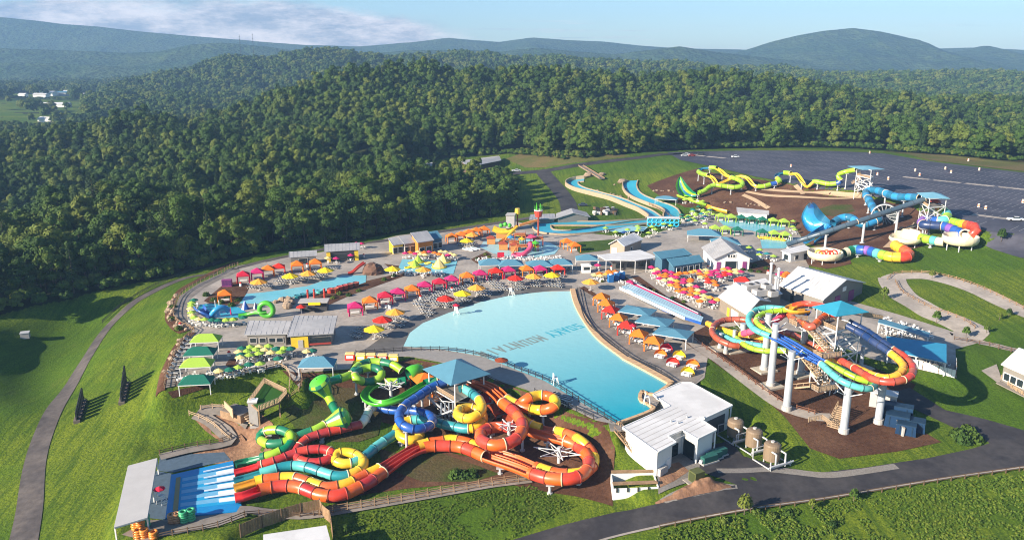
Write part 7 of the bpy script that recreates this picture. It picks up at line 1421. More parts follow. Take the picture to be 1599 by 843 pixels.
post_fence('rusty railing along the path by the grey columns', "1072,521 1104,547 1144,575 1184,604 1228,633 1272,647", mat('rust_rail', (.16,.07,.04), .8, .2, 2), gap=2.6); post_fence('low wooden fence along the black road', "1030,826 1100,812 1200,795 1300,781 1400,764 1500,748 1599,734", wood_dark, .7, 3.0); post_fence('wire fence beside the grey service road on the left', "160,505 185,482 215,462 250,444 300,424 350,410", dark_metal, 1.2, 4, rail=(.4, .8, 1.1), pw=.08); post_fence('timber railing beside the lazy river shelter', "1006,318 1020,325 1040,336 1052,344", wood_dark, gap=3, up=.5)
rt = random.Random(21)
def rock_mesh(seed):
    rg = random.Random(seed); mb = MB(); mb.sphere((0, 0, .25), .6, 8, 5, sz=.7); mb.v = [(x * rg.uniform(.75, 1.3), y * rg.uniform(.75, 1.3), z * rg.uniform(.8, 1.2)) for x, y, z in mb.v]; return mb.mesh('boulder', stone)
RK = [rock_mesh(i) for i in range(4)]
def rocks(s, n, where, s0=.7, s1=1.5):
    pts = smooth_path([(q.x, q.y, 0) for q in (G(*map(float, a.split(','))) for a in s.split())], .5)
    for i in range(n):
        q = rt.choice(pts); x, y = q.x + rt.uniform(-1, 1), q.y + rt.uniform(-1, 1); o = single(RK[rt.randrange(4)], 'boulder', None, f'tan boulder {where}', 'rock', (x, y, hgt(x, y)), rt.uniform(0, 6), f'boulders {where}'); k = rt.uniform(s0, s1); o.scale = (k, k, k)
rocks("302,520 285,512 272,500 266,487 270,470 280,460", 26, 'outside the left boardwalk fence'); rocks("300,522 285,535 270,560 262,590", 14, 'outside the left patio fence'); rocks("905,292 930,297 960,305 985,312 975,296 960,288", 30, 'on the island of the lazy river', .6, 1.3); rocks("1020,298 1060,300 1100,312 1150,318 1200,322", 26, 'on the mulch hill', .5, 1.2); rocks("432,472 445,470 455,474 448,480", 12, 'by the waterfall of the first kids pool', 1.2, 2.4); rocks("1420,352 1440,348 1400,360", 10, 'under the rainbow slide tower')
def bush_mesh(seed, r=1.0):
    rg = np.random.default_rng(seed); V = []; Fc = []
    for _ in range(220):
        d = rg.normal(size=3); d /= np.linalg.norm(d); d[2] = abs(d[2]); q = d * r * rg.uniform(.6, 1.0) * np.array([1, 1, .9]); n = d + rg.normal(size=3) * .5; n /= np.linalg.norm(n); u = np.cross(n, rg.normal(size=3)); u /= np.linalg.norm(u); v = np.cross(n, u); s = r * .16; o = len(V); V += [q - u * s, q + v * s, q + u * s, q - v * s]; Fc.append((o, o + 1, o + 2, o + 3))
    me = bpy.data.meshes.new('bush'); me.from_pydata([tuple(map(float, q)) for q in V], [], Fc); me.materials.append(LEAF); return me
BM = [bush_mesh(i) for i in range(3)]
def bush(px, py, k, where): q = G(px, py); o = single(BM[rt.randrange(3)], 'shrub', None, f'leafy green shrub {where}', 'shrub', q, rt.uniform(0, 6), f'shrubs {where}'); o.scale = (k, k, k * rt.uniform(.8, 1.2))
for s, k, w in (("712,744 725,743 738,742", 1.6, 'in a row of three below the orange slides'), ("1497,682 1506,680 1514,684 1503,690 1520,688 1511,676", 2.0, 'in the bed beside the black road'), ("322,462 334,470 345,474 362,478 372,470 356,466", 1.3, 'on the mulch bed by the orange cabana'), ("600,438 560,455 545,462 520,466 615,432 530,460", 1.1, 'on the mulch bed behind the cabanas'), ("1040,418 1046,419 1036,420", 1.5, 'at the corner of the cafe'), ("270,480 268,500 279,515", 1.3, 'outside the left boardwalk'), ("1030,473 1050,466 1068,472 1020,455 1060,480 1092,492", .9, 'in the narrow beds of the umbrella patio'), ("1160,422 1172,424 1185,425 1196,420 1178,416", 1.1, 'in the round bed by the guest hall'), ("1450,556 1300,820 1340,775", 1.0, 'alone on the grass'), ("1180,800 1205,806 1230,802 1130,815", 1.1, 'below the road fence'), ("745,405 758,398 764,402", .9, 'in the bed left of the blue canopies'), ("985,395 1000,398 930,432 940,440", .9, 'by the white kiosk')):
    for a in s.split(): bush(*map(float, a.split(',')), k, w)
def sapling(px, py, h, label):
    q = G(px, py); o = thing('young_tree', label, 'tree', q); mb = MB(); mb.cyl((0, 0, -.2), (0, 0, h * .7), .09, .04, 6); part(mb, 'trunk', BARK, o); c = part(BM[rt.randrange(3)], 'crown', None, o, loc=(0, 0, h * .42)); k = h * .28; c.scale = (k, k, k * 1.7)
for a in ((1162,803,5,'lone bright sapling on the grass below the black road'),(1333,783,3.2,'small sapling in front of the road fence on the right'),(1268,795,2.6,'small shrub-like sapling below the road fence'),(1563,378,6,'young tree in a mulch ring by the car park'),(1462,505,4.5,'thin sapling on the lawn inside the footpath loop'),(1380,468,5,'thin sapling beside the hall with white roof'),(1455,436,4,'sapling at the top of the footpath loop'),(1575,494,3,'small conifer on the lawn near the right edge, upper one'),(1560,500,3,'small conifer on the lawn near the right edge, lower one'),(1540,520,3,'sapling casting a long shadow near the lower footpath'),(541,833,2.5,'tiny sapling in front of the bottom fence'),(1045,415,6,'bushy tree at the front corner of the cafe'),(1508,528,4,'rusty leaved sapling at the path fork')): sapling(*a)
# ================================================================ props
for i, (x, y, n_, lab) in enumerate(((190,632,6,'larger row of tall dark boards on the left lawn, nearer the patio'),(120,661,6,'smaller row of dark boards on the left lawn, nearer the track'))):
    a = G(x, y); b = G(x + (8 if i == 0 else 11), y - (33 if i == 0 else 34)); o = thing('board_sign', lab, 'sign', a); d = b - a; mb = MB(); mb.bar(Vector((0, 0, .3)), d + Vector((0, 0, .3)), 1.4, .8); part(mb, 'base', mat('stone_base', (.16,.13,.11), .9, .2, 1), o)
    for k in range(n_):
        q = d * ((k + .5) / n_); h = (2.4 + .42 * k) if i == 0 else (2.2 + .22 * k); mb = MB(); w = d.length / n_ * .72; rz = math.atan2(d.y, d.x); mb.box((q.x, q.y, q.z + h / 2 + .5), (w, .35, h), rz); mb.box((q.x, q.y, q.z + h + .75), (w * .9, .33, .5), rz, top=.15); part(mb, 'board', mat('board_dark', (.022,.026,.032), .7, .15, 1), o)
        mb = MB(); nn = Vector((-d.y, d.x, 0)).normalized(); mb.bar(q + nn * .3 + Vector((0, 0, h * .75)), q - nn * 1.3 + Vector((0, 0, .4)), .12); part(mb, 'brace', dark_metal, o)
q = G(40, 527); o = thing('drain_box', 'pale concrete drain box in the grassy basin', 'drain', q); mb = MB(); mb.box((0, 0, .8), (2.4, 2.4, 1.8), .4); part(mb, 'box', grey_light, o); mb = MB(); mb.box((0, 0, 1.75), (2.6, 2.6, .15), .4); part(mb, 'grate', steel, o)
def guard_chair(px, py, label, z=0, umb=None):
    q = P(px, py, z); o = thing('lifeguard_chair', label, 'chair', (q.x, q.y, z + .1), rt.uniform(0, 3)); mb = MB(); mb.box((0, 0, 1.7), (1.0, .9, .12)); part(mb, 'seat', white, o); mb = MB(); mb.box((0, .45, 2.2), (1.0, .1, 1.0)); part(mb, 'backrest', white, o)
    for x in (-1, 1):
        for y in (-1, 1): mb = MB(); mb.bar((x * .75, y * .7, 0), (x * .45, y * .4, 1.7), .12); part(mb, 'leg', white, o)
    mb = MB()
    for k in range(4): mb.box((0, -.72 + .07 * k, .35 + .35 * k), (1.2 - .12 * k, .08, .08))
    part(mb, 'rung', white, o)
    if umb: mb = MB(); mb.cone((0, .2, 3.1), 1.1, .5, 8, val=.1); part(mb, 'canopy', FB[umb], o); mb = MB(); mb.cyl((0, .5, 1.7), (0, .2, 3.6), .04, .04, 6); part(mb, 'pole', steel_white, o)
for a in ((713,492,'white lifeguard chair with red umbrella on the left beach of the wave pool',0,'crimson'),(799,462,'white lifeguard chair at the top of the wave pool beach',0,None),(1010,630,'tall white lifeguard chair on the tan pool wall corner',.4,None),(988,525,'white lifeguard chair with red umbrella on the right boardwalk',0,'crimson'),(867,600,'white lifeguard chair on the promenade by the pool fence',0,None),(1234,377,'white lifeguard chair by the small far pool',0,None),(253,786,'white lifeguard chair with red umbrella beside the landing pool',-9.2,'crimson'),(610,490,'white lifeguard chair behind the three big umbrellas',0,None)): guard_chair(*a)
q = P(783, 576, .1); o = thing('open_parasol', 'dark red parasol standing on the promenade by the pool lettering', 'umbrella', q); mb = MB(); mb.cone((0, 0, 2.4), 1.7, .6, 10, val=.1); part(mb, 'canopy', FB['rust'], o); mb = MB(); mb.cyl((0, 0, 0), (0, 0, 3), .05, .05, 6); part(mb, 'pole', steel, o)
def tubes(px, py, n, col, label, z=None, r=.62):
    q = G(px, py) if z is None else P(px, py, z); o = thing('tube_stack', label, 'tube stack', q + Vector((0, 0, .1)), rt.uniform(0, 3)); m = plastic('tube_' + col, dict(orange=(.75,.22,.01), green=(.03,.32,.14), brown=(.35,.16,.06), turquoise=(.01,.36,.55), yellow=(.80,.52,.02))[col])
    me = MB().torus((0, 0, 0), r, .25, 14, 7).mesh('tube', m, True)
    for k in range(n): part(me, 'tube', None, o, loc=(rt.uniform(-.08, .08), rt.uniform(-.08, .08), .25 + .46 * k))
for a in ((213,826,6,'orange','leftmost tall stack of orange tubes under the shade roof'),(220,827,7,'orange','second tall stack of orange tubes under the shade roof'),(217,841,4,'orange','low stack of orange tubes at the bottom edge, left'),(226,840,4,'orange','low stack of orange tubes at the bottom edge, middle'),(240,840,3,'orange','lowest orange tube stack, right at the bottom edge'),(228,822,7,'green','dark green tube stack behind the orange ones'),(270,816,4,'brown','left stack of brown tubes beside the landing pool'),(277,815,4,'brown','right stack of brown tubes beside the landing pool'),(288,815,5,'green','left stack of green tubes by the landing pool'),(299,812,5,'green','right stack of green tubes by the landing pool')): tubes(*a)
q = P(1035, 354, .2); o = thing('tube_rack', 'long rack of turquoise tubes under a white roof by the river', 'rack', q, -.1); mb = MB(); mb.box((0, 0, 4.2), (14.5, 3.4, .25)); part(mb, 'roof', roof_white, o)
for x in (-7, -2.3, 2.3, 7): mb = MB(); mb.box((x, 1.5, 2.1), (.2, .2, 4.2)); part(mb, 'post', steel_white, o)
me = MB().torus((0, 0, 0), .95, .36, 14, 7, axis='y').mesh('tube', plastic('tube_turquoise', (.01, .36, .55)), True)
for k in range(7):
    for j in range(2): part(me, 'tube', None, o, loc=(-6 + 2.0 * k + rt.uniform(-.1, .1), -1.0, 1.35 + 1.6 * j))
me = MB().torus((0, 0, .3), .75, .3, 12, 6).mesh('tube', plastic('tube_yellow', (.80, .52, .02)), True); o = thing('tube_row', 'row of bright yellow rafts beside the small far pool', 'rafts', P(1203, 371, .1))
for k in range(20): v = P(1186 + 2.0 * k, 370 + .22 * k + (k % 2) * 2, .1) - o.location; part(me, 'tube', None, o, loc=v)
for x, y, c, lab in ((547,561,'red','red locker cart, leftmost of five on the promenade'),(564,562,'yellow','yellow locker cart, second of five on the promenade'),(580,562,'orange','orange locker cart, middle of five on the promenade'),(598,563,'crimson','dark red locker cart, fourth of five on the promenade'),(615,564,'yellow','yellow locker cart, rightmost of five on the promenade')):
    q = P(x, y, .05); o = thing('locker_cart', lab, 'cart', q, .05); mb = MB(); mb.box((0, 0, .8), (2.3, 1.5, 1.5)); part(mb, 'body', FB[c], o); mb = MB(); mb.box((0, 0, 1.68), (2.5, 1.7, .22), 0, 0, .8); part(mb, 'lid', FB['cream'], o); mb = MB(); mb.box((0, -.77, .9), (1.7, .06, .8)); part(mb, 'door', white, o)
def bin_(px, py, c, label): q = P(px, py, .05); o = thing('litter_bin', label, 'bin', q); mb = MB(); mb.cyl((0, 0, 0), (0, 0, 1.1), .42, .46, 10); part(mb, 'body', white, o); mb = MB(); mb.cyl((0, 0, 1.1), (0, 0, 1.45), .48, .25, 10); part(mb, 'lid', FB[c], o)
for i, (x, y, w) in enumerate(((376,447,'beside the first kids pool'),(358,556,'on the green patio'),(603,480,'behind the three big umbrellas'),(657,468,'beside the loungers'),(515,535,'at the concession corner'),(282,511,'at the boardwalk corner'),(706,455,'on the beach deck'),(1105,421,'at the cafe end'),(1199,428,'by the round bed'),(1418,437,'on the footpath loop'),(568,402,'near the snack bar'),(955,421,'under the white pavilion'),(870,433,'at the right end of the beach'),(480,417,'between two orange cabanas'))): bin_(x, y, 'red', 'white litter bin with red lid ' + w)
for i, (x, y) in enumerate(((953,440),(962,437),(971,435))):
    q = P(x, y, .05); o = thing('blue_tank', 'blue water machine on the plaza, ' + ('left', 'middle', 'right')[i] + ' one of three', 'tank', q, .25); mb = MB(); mb.box((0, 0, 1.25), (1.7, 1.7, 2.5)); part(mb, 'body', mat('tank_blue', (.02,.13,.36), .5, .1, 1), o); mb = MB(); mb.cyl((0, 0, 2.5), (0, 0, 2.75), .6, .6, 10); part(mb, 'lid', white, o)
q = P(915, 425, .05); o = thing('kiosk', 'small white kiosk with open counter on the plaza', 'kiosk', q, .1); mb = MB(); mb.box((0, 0, 1.3), (3.0, 2.2, 2.6)); part(mb, 'wall', white, o); mb = MB(); hip_roof(mb, 0, 0, 2.65, 3.6, 2.8, .6, 0, 1.5); part(mb, 'roof', white, o); mb = MB(); mb.box((0, -1.12, 1.6), (2.2, .08, 1.0)); part(mb, 'hatch', glass_dark, o)
# blue waste containers by the road, colour darkened to paint the tower's shade
for i, (x, y, w, d, h) in enumerate(((1400,664,5,3.4,2.6),(1414,676,4,3,2.2),(1428,671,4,3,2.2),(1398,652,7,2.6,3.0))):
    q = G(x, y); o = thing('blue_skip', 'shade-darkened blue waste container beside the tall tower, ' + ('long one at the left', 'nearest the road', 'rightmost one', 'rounded one at the back')[i], 'container', q, -.5); mb = MB(); mb.box((0, 0, h / 2 + .1), (w, d, h), 0, 0, .93); part(mb, 'body', mat('skip_blue_shaded', (.006,.03,.08), .45, .15, 1), o); mb = MB(); mb.box((0, 0, h + .2), (w * .96, d * .96, .18)); part(mb, 'lid', mat('skip_lid_shaded', (.01,.03,.06), .5, .1, 1), o)
    for s in (-1, 1): mb = MB(); mb.box((s * w * .3, -d / 2 + .02, h / 2), (.15, .18, h * .9)); part(mb, 'rib', MATS['skip_lid_shaded'], o)
q = G(1372, 640); o = thing('pump_box', 'pale box hut beside the right grey column', 'hut', G(1378, 634), -.5); mb = MB(); mb.box((0, 0, 1.7), (5.5, 3, 3.4)); part(mb, 'wall', grey_light, o); mb = MB(); mb.box((0, 0, 3.5), (5.8, 3.3, .2)); part(mb, 'roof', roof_white, o); mb = MB(); mb.box((1, -1.52, 1.2), (1.1, .08, 2.2)); part(mb, 'door', grey_wall, o)
a, b = G(1378,640), G(1410,682); o = thing('retaining_wall', 'grey concrete wall beside the blue containers', 'wall', a); mb = MB(); mb.bar(Vector((0, 0, .8)), b - a + Vector((0, 0, .8)), .35, 2.4); part(mb, 'panel', grey_light, o); mb = MB(); mb.bar(Vector((0, 0, 2.05)), b - a + Vector((0, 0, 2.05)), .5, .12); part(mb, 'coping', concrete, o)
# cars
def vehicle(px, py, rz, col, label, kind='car', z=None):
    q = G(px, py); o = thing('pickup_truck' if kind == 'truck' else 'parked_car', label, 'truck' if kind == 'truck' else 'car', q + Vector((0, 0, .12)), rz); m = plastic('paint_' + str(col), col); Lc = 5.6 if kind == 'truck' else 4.5; mb = MB(); mb.box((0, 0, .68), (Lc, 1.85, .62), 0, 0, .96); mb.box((Lc * .35, 0, .62), (Lc * .28, 1.8, .5)); part(mb, 'body', m, o); mb = MB(); mb.box((.1 if kind == 'car' else .35, 0, 1.25), (Lc * (.5 if kind == 'car' else .36), 1.65, .6), 0, 0, .80); part(mb, 'cabin', glass_dark, o); mb = MB(); mb.box((.1 if kind == 'car' else .35, 0, 1.57), (Lc * (.36 if kind == 'car' else .28), 1.3, .07)); part(mb, 'roof', m, o)
    me = MB().cyl((0, -.12, 0), (0, .12, 0), .36, .36, 12).mesh('wheel', black)
    for x in (-.31, .31):
        for y in (-.86, .86): part(me, 'wheel', None, o, loc=(x * Lc, y, .36))
    for y in (-.6, .6): mb = MB(); mb.box((Lc * .49, y, .75), (.08, .35, .18)); part(mb, 'headlight', white, o)
for a in ((1072,243,.1,(.75,.75,.75),'white car at the far left of the car park','car'),(1080,244.5,.15,(.35,.04,.03),'red car beside the white one in the car park','car'),(1094,242,.1,(.05,.05,.06),'dark car at the far edge of the car park','car'),(1069,244.5,.1,(.5,.52,.54),'silver car nearest the grass at the car park corner','car'),(1148,246.5,.05,(.70,.72,.75),'silver car alone in the middle of the car park','car'),(1585,345,-.25,(.72,.72,.70),'white pickup parked at the right edge of the car park','truck'),(640,268,.4,(.72,.74,.76),'white truck by the small shed in the clearing','truck'),(806,268,.2,(.65,.68,.7),'white trailer truck at the end of the long barn','truck'),(910,322,.1,(.04,.05,.09),'dark car behind the gable roofed shelter','car')): vehicle(*a)
for i, (x, y) in enumerate(((1387,281),(1429,268),(1436,275),(1476,265),(1485,270.5),(1529,266.5),(1539,327),(1528,324),(1597,317),(1235,261),(1370,274),(1512,252),(1358,240))):
    q = G(x, y); o = thing('traffic_drum', 'orange and white traffic drum in the empty car park', 'traffic drum', q + Vector((0, 0, .1)), 0, 'traffic drums in the car park'); mb = MB(); mb.cyl((0, 0, 0), (0, 0, 1.5), .5, .42, 10); part(mb, 'drum', white, o); mb = MB(); mb.cyl((0, 0, .35), (0, 0, .7), .52, .50, 10); mb.cyl((0, 0, 1.0), (0, 0, 1.3), .48, .46, 10); part(mb, 'band', FB['orange'], o)
# ================================================================ mat racer run-out lanes
def racer():
    o = thing('racing_slide', 'multi lane racing slide run-out with white blocks and a pink wall', 'water slide', P(1040, 480, 0)); og = o.location; B = lambda x, y, z: P(x, y, z) - og
    A0, A1 = (968, 452), (1094, 516); C0, C1 = (986, 446), (1098, 507)
    def lane(t0, t1, u0, u1, z0, z1, h, m, nm):
        def pt(t, u, z): a = B(A0[0] + (A1[0] - A0[0]) * u, A0[1] + (A1[1] - A0[1]) * u, 0); c = B(C0[0] + (C1[0] - C0[0]) * u, C0[1] + (C1[1] - C0[1]) * u, 0); q = a.lerp(c, t); return Vector((q.x, q.y, z))
        mb = MB(); V = [pt(t0, u0, z0), pt(t1, u0, z0), pt(t1, u1, z1), pt(t0, u1, z1)]; mb.add(V + [v + Vector((0, 0, h)) for v in V], [(4, 5, 6, 7)[::-1], (0, 1, 5, 4)[::-1], (1, 2, 6, 5)[::-1], (2, 3, 7, 6)[::-1], (3, 0, 4, 7)[::-1]]); part(mb, nm, m, o)
    bl_, sl_ = SM['blue'], mat('lane_slate', (.06,.12,.19), .5, .15, .8)
    for k in range(6):
        t = k / 6; lane(t + .01, t + .155, 0, .52, .1, .1, .5, sl_, 'lane'); lane(t + .01, t + .155, .52, .8, .1, .8, .5, bl_, 'lane'); lane(t + .01, t + .155, .8, 1, .8, 1.7, .6, SM['skyblue'] if k % 2 else bl_, 'lane')
        if k: lane(t - .012, t + .008, 0, 1, .1, 1.7, .95, mat('divider', (.18,.28,.38), .5, .1, 1), 'divider')
    lane(.985, 1.03, 0, .92, .1, 1.4, 1.1, mat('wall_pink', (.68,.03,.12), .5, .1, 1), 'side_wall'); lane(1.05, 1.10, 0, .92, .1, 1.4, 1.2, white, 'side_wall'); lane(1.14, 1.5, .52, .95, .2, 1.4, .6, SM['redor'], 'lane'); lane(-.05, -.02, 0, .8, .1, .8, .9, white, 'side_wall')
    for u in (.05, .2, .36, .52): lane(.45, .95, u, u + .085, .62, .64, .28, white, 'white_block'); lane(.0, .3, u + .02, u + .09, .62, .64, .25, white, 'white_block')
racer()
# ================================================================ kids' pools and the play fort
o = thing('water_serpent', 'blue serpent water slide at the toddler pool', 'play slide', P(335, 485, .1)); og = o.location
for i, (s, r) in enumerate(((((310,478,2.6),(316,484,2.2),(324,489,1.2),(330,492,.5)), 1.5), (((330,492,.8),(338,483,2.6),(350,480,2.8),(358,486,1.4)), .8))):
    W = smooth_path([P(*q) for q in s], .8); mb = MB(); sweep(mb, W, 0, len(W) - 1, r, 'open' if i == 0 else 'tube', og); part(mb, 'slide_body', [SM['blue'], FL['blue']] if i == 0 else [SM['skyblue'], FL['blue']], o, smooth=True)
mb = MB()
for x in (0, 1.2): mb.cyl((x, 1, 0), (x, 1, 3), .12, .12, 8)
part(mb, 'post', white, o)
o = thing('spiral_slide', 'green spiral tube slide beside the toddler pool', 'play slide', P(410, 490, .1)); og = o.location; W = smooth_path([P(*q) for q in ((372,492,.6),(385,490,.8),(398,487,1.6),(408,487,1.9),(416,486,2.0))], .8); mb = MB(); sweep(mb, W, 0, len(W) - 1, .8, 'open', og); part(mb, 'chute', [SM['brgreen'], FL['green']], o, smooth=True); mb = MB(); mb.torus(P(416, 483, 2.6) - og, 2.0, .75, 24, 10, axis='y'); part(mb, 'coil', SM['brgreen'], o, smooth=True)
o = thing('wave_spray', 'pair of blue wave-shaped sprays in the toddler pool', 'spray toy', P(383, 482, .1)); mb = MB(); mb.cyl((0, 0, 0), (0, 0, 2.6), 1.3, .1, 8); part(mb, 'wave', SM['blue'], o); mb = MB(); mb.cyl((3.0, .6, 0), (3.0, .6, 1.8), .9, .1, 8); part(mb, 'wave', SM['navy'], o)
for x, lab in ((360, 'pink'),): q = P(361, 494, .1); o = thing('folded_parasol', 'folded pink parasol at the toddler pool', 'umbrella', q); mb = MB(); mb.cyl((0, 0, .8), (0, 0, 2.7), .28, .05, 8); part(mb, 'canopy', FB['pink'], o); mb = MB(); mb.cyl((0, 0, 0), (0, 0, 2.9), .05, .05, 6); part(mb, 'pole', steel, o)
for i, (x, y, c) in enumerate(((465,465,'teal'),(474,463,'teal'),(483,461.5,'teal'),(499,457.5,'ltteal'),(516,457,'redor'),(524,456,'orange'),(531,453,'redor'),(539,451,'redor'),(547,449,'rust'),(556,447,'rust'))):
    q = P(x, y, .1); o = thing('play_tub', ('turquoise' if i < 4 else 'orange-red') + ' play tub in the row along the first kids pool, number %s from the left' % ('one','two','three','four','five','six','seven','eight','nine','ten')[i], 'play tub', q); mb = MB(); mb.cyl((0, 0, 0), (0, 0, .8 + .5 * (i > 3)), .95, 1.1, 12); part(mb, 'tub', SM[c], o); mb = MB(); mb.torus((0, 0, .8 + .5 * (i > 3)), 1.05, .14, 14, 6); part(mb, 'rim', FL[c], o)
for i, (x, y) in enumerate(((481,467),(491,466),(507,465))): q = P(x, y, .1); o = thing('totem_post', 'orange totem post by the kids pool stairs, ' + ('left', 'middle', 'right')[i] + ' one', 'post', q); mb = MB(); mb.cyl((0, 0, 0), (0, 0, 2.6), .35, .28, 8); part(mb, 'shaft', SM['redor'], o); mb = MB(); mb.sphere((0, 0, 2.8), .42, 8, 5); part(mb, 'cap', SM['red'], o)
q = P(490, 486, .1); o = thing('rock_grotto', 'dark grotto stand with a yellow sign below the kids pool', 'stand', q, .05); mb = MB(); mb.box((0, 1.5, 1.5), (8, 3, 2.6)); part(mb, 'wall', mat('dark_wall', (.05,.05,.055)), o); mb = MB(); mb.box((0, 1.2, 3.0), (8.8, 4.2, .3)); part(mb, 'roof', grey_light, o); mb = MB(); mb.box((.5, -1.0, 2.7), (3.6, .15, .8)); part(mb, 'sign', FB['yellow'], o)
q = P(459, 490, .1); o = thing('parasol', 'small red parasol beside the dark grotto stand', 'umbrella', P(471, 490, .1)); mb = MB(); mb.cone((0, 0, 2.2), 1.5, .8, 8, val=.1); part(mb, 'canopy', FB['red'], o); mb = MB(); mb.cyl((0, 0, 0), (0, 0, 2.8), .04, .04, 6); part(mb, 'pole', steel, o)
q = P(562, 425, .1); o = thing('slide_hill', 'brown rock slide hill with orange chute at the end of the kids pool', 'play structure', P(572, 428, .1)); mb = MB(); mb.sphere((2, 2, 0), 4, 12, 7, sz=.9); mb.v = [(x + rt.uniform(-.4, .4), y + rt.uniform(-.4, .4), z + rt.uniform(-.3, .3)) for x, y, z in mb.v]; part(mb, 'rock', mat('fake_rock', (.14,.075,.05), .9, .3, 1), o); mb = MB(); W = smooth_path([Vector((-1, 3, 3.6)), Vector((-3, 1.5, 2.4)), Vector((-5, .5, .8)), Vector((-6.5, 0, .4))], .6); sweep(mb, W, 0, len(W) - 1, .8, 'open', Vector()); part(mb, 'chute', [SM['redor'], FL['redor']], o)
for i, (x, y, k, c) in enumerate(((653,409,1,'lime'),(648,416,1,'lime'),(692,409,1.25,'cream'),(686,417,1.2,'cream'),(668,411,.5,'cream'),(680,413,.5,'lime'),(642,411,.5,'cream'),(637,418,.5,'lime'))):
    q = P(x, y, .15); o = thing('inflatable_float', ('pyramid float ' if k > .8 else 'lily pad float ') + ('striped lime and yellow, ' if c == 'lime' else 'pale yellow, ') + ('back left', 'front left', 'back right', 'front right', 'middle left', 'middle', 'far left back', 'far left front')[i] + ' in the inflatable pool', 'float', q, .3 * i); mb = MB(); mb.cone((0, 0, .05), 2.2 * k, 2.6 * k if k > .8 else .3, 8, val=0); part(mb, 'body', FB[c], o); mb = MB(); mb.torus((0, 0, .12), 2.2 * k, .2, 14, 6); part(mb, 'ring', FB['yellow'], o)
def fort():
    o = thing('play_fort', 'big orange and red water play fort with a yellow ark and a tall tipping barrel', 'play structure', P(815, 388, .1)); og = o.location; B = lambda x, y, z: P(x, y, z) - og
    wr, wo = mat('fort_red', (.30,.06,.03), .7, .15, 1), mat('fort_orange', (.55,.22,.06), .7, .15, 1)
    for x, y, h, w in ((812,386,5.2,4.2),(825,384,4.0,4.2),(803,390,3.2,3.6),(833,391,3.0,3.6),(815,394,2.6,4),(841,385,3.4,3.4)):
        q = B(x, y, 0); mb = MB()
        for sx in (-1, 1):
            for sy in (-1, 1): mb.box((q.x + sx * w / 2, q.y + sy * w / 2, h / 2), (.3, .3, h))
        part(mb, 'post', wr, o); mb = MB(); mb.box((q.x, q.y, h), (w + .4, w + .4, .25)); part(mb, 'platform', wo, o); mb = MB(); rails(mb, [(q.x - w / 2, q.y - w / 2, h), (q.x + w / 2, q.y - w / 2, h), (q.x + w / 2, q.y + w / 2, h)], 1.0, 1.0, slats=True); part(mb, 'railing', wr, o)
    q = B(788, 372, 0); W = [Vector((q.x - 4.6, q.y, 4.6)), Vector((q.x - 2, q.y, 3.4)), Vector((q.x + 2, q.y, 3.4)), Vector((q.x + 4.8, q.y, 4.9))]; mb = MB(); sweep(mb, smooth_path(W, .8), 0, 11, 2.0, 'open', Vector()); part(mb, 'ark', SM['yellow'], o, smooth=True); mb = MB(); mb.box((q.x, q.y, 1.6), (7, 2.4, 3.2)); part(mb, 'ark_base', wo, o)
    for k in range(3): mb = MB(); mb.sphere((q.x - 1.5 + 1.8 * k, q.y, 5.4 + .5 * (k % 2)), .95, 10, 6); part(mb, 'palm_head', SM['brgreen'], o); 
    a, b = B(812, 349, 8.4), B(786, 374, 1.5); mb = MB(); W = smooth_path([B(808, 352, 6.6), B(800, 360, 4.6), B(790, 371, 1.4), B(783, 377, .5)], .8); sweep(mb, W, 0, len(W) - 1, .9, 'open', Vector()); part(mb, 'slide', [SM['gold'], FL['gold']], o)
    q = B(808, 356, 0); mb = MB(); mb.cyl((q.x, q.y, 0), (q.x, q.y, 7.0), .3, .3, 8); part(mb, 'post', wr, o); mb = MB(); mb.cyl((q.x, q.y, 6.4), (q.x, q.y, 8.8), 1.3, 1.1, 12); part(mb, 'barrel', SM['yellow'], o)
    q = B(840.5, 368, 0); mb = MB(); mb.cyl((q.x, q.y, 0), (q.x, q.y, 8.6), .4, .4, 10); part(mb, 'mast', wr, o); mb = MB(); mb.cyl((q.x, q.y, 8.2), (q.x, q.y, 10.6), 1.4, 1.9, 14); part(mb, 'tipping_barrel', SM['redor'], o); mb = MB(); mb.torus((q.x, q.y, 11.0), 1.7, .25, 16, 6); part(mb, 'ring', white, o)
    for k in range(6): a = k * 1.05; mb = MB(); mb.cyl((q.x + 1.4 * math.cos(a), q.y + 1.4 * math.sin(a), 11), (q.x + 1.5 * math.cos(a), q.y + 1.5 * math.sin(a), 13.2 + .4 * (k % 3)), .3, .08, 6); part(mb, 'spike', SM['brgreen'], o)
    mb = MB(); mb.bar(B(838, 344, 9) , B(811, 352, 7.4), .9, .8); part(mb, 'trough', wo, o)
    for x, y, r_, c, z in ((829,369,2.6,'pink',4.6),(812,367,1.9,'brgreen',4.4),(798,370,1.6,'skyblue',3.4),(836,379,1.8,'brgreen',3.6),(815,373,1.6,'gold',4.0),(837,384,1.7,'yellow',1.6)):
        q = B(x, y, z); mb = MB(); mb.cone((q.x, q.y, q.z), r_, .9, 9, val=.2); mb.cyl((q.x, q.y, 0), (q.x, q.y, q.z), .15, .15, 6); part(mb, 'flower_canopy', SM[c], o)
    mb = MB(); W = smooth_path([B(827, 380, 4.2), B(829, 384, 3.4), B(825, 391, 2.0), B(817, 397, 1.0), B(808, 398, .8)], .7); sweep(mb, W, 0, len(W) - 1, .95, 'tube', Vector()); part(mb, 'slide', [SM['pink'], FL['pink']], o, smooth=True); mb = MB(); q = B(808, 398, .5); mb.torus(q, 1.8, .6, 16, 8); part(mb, 'slide_bowl', SM['pink'], o, smooth=True)
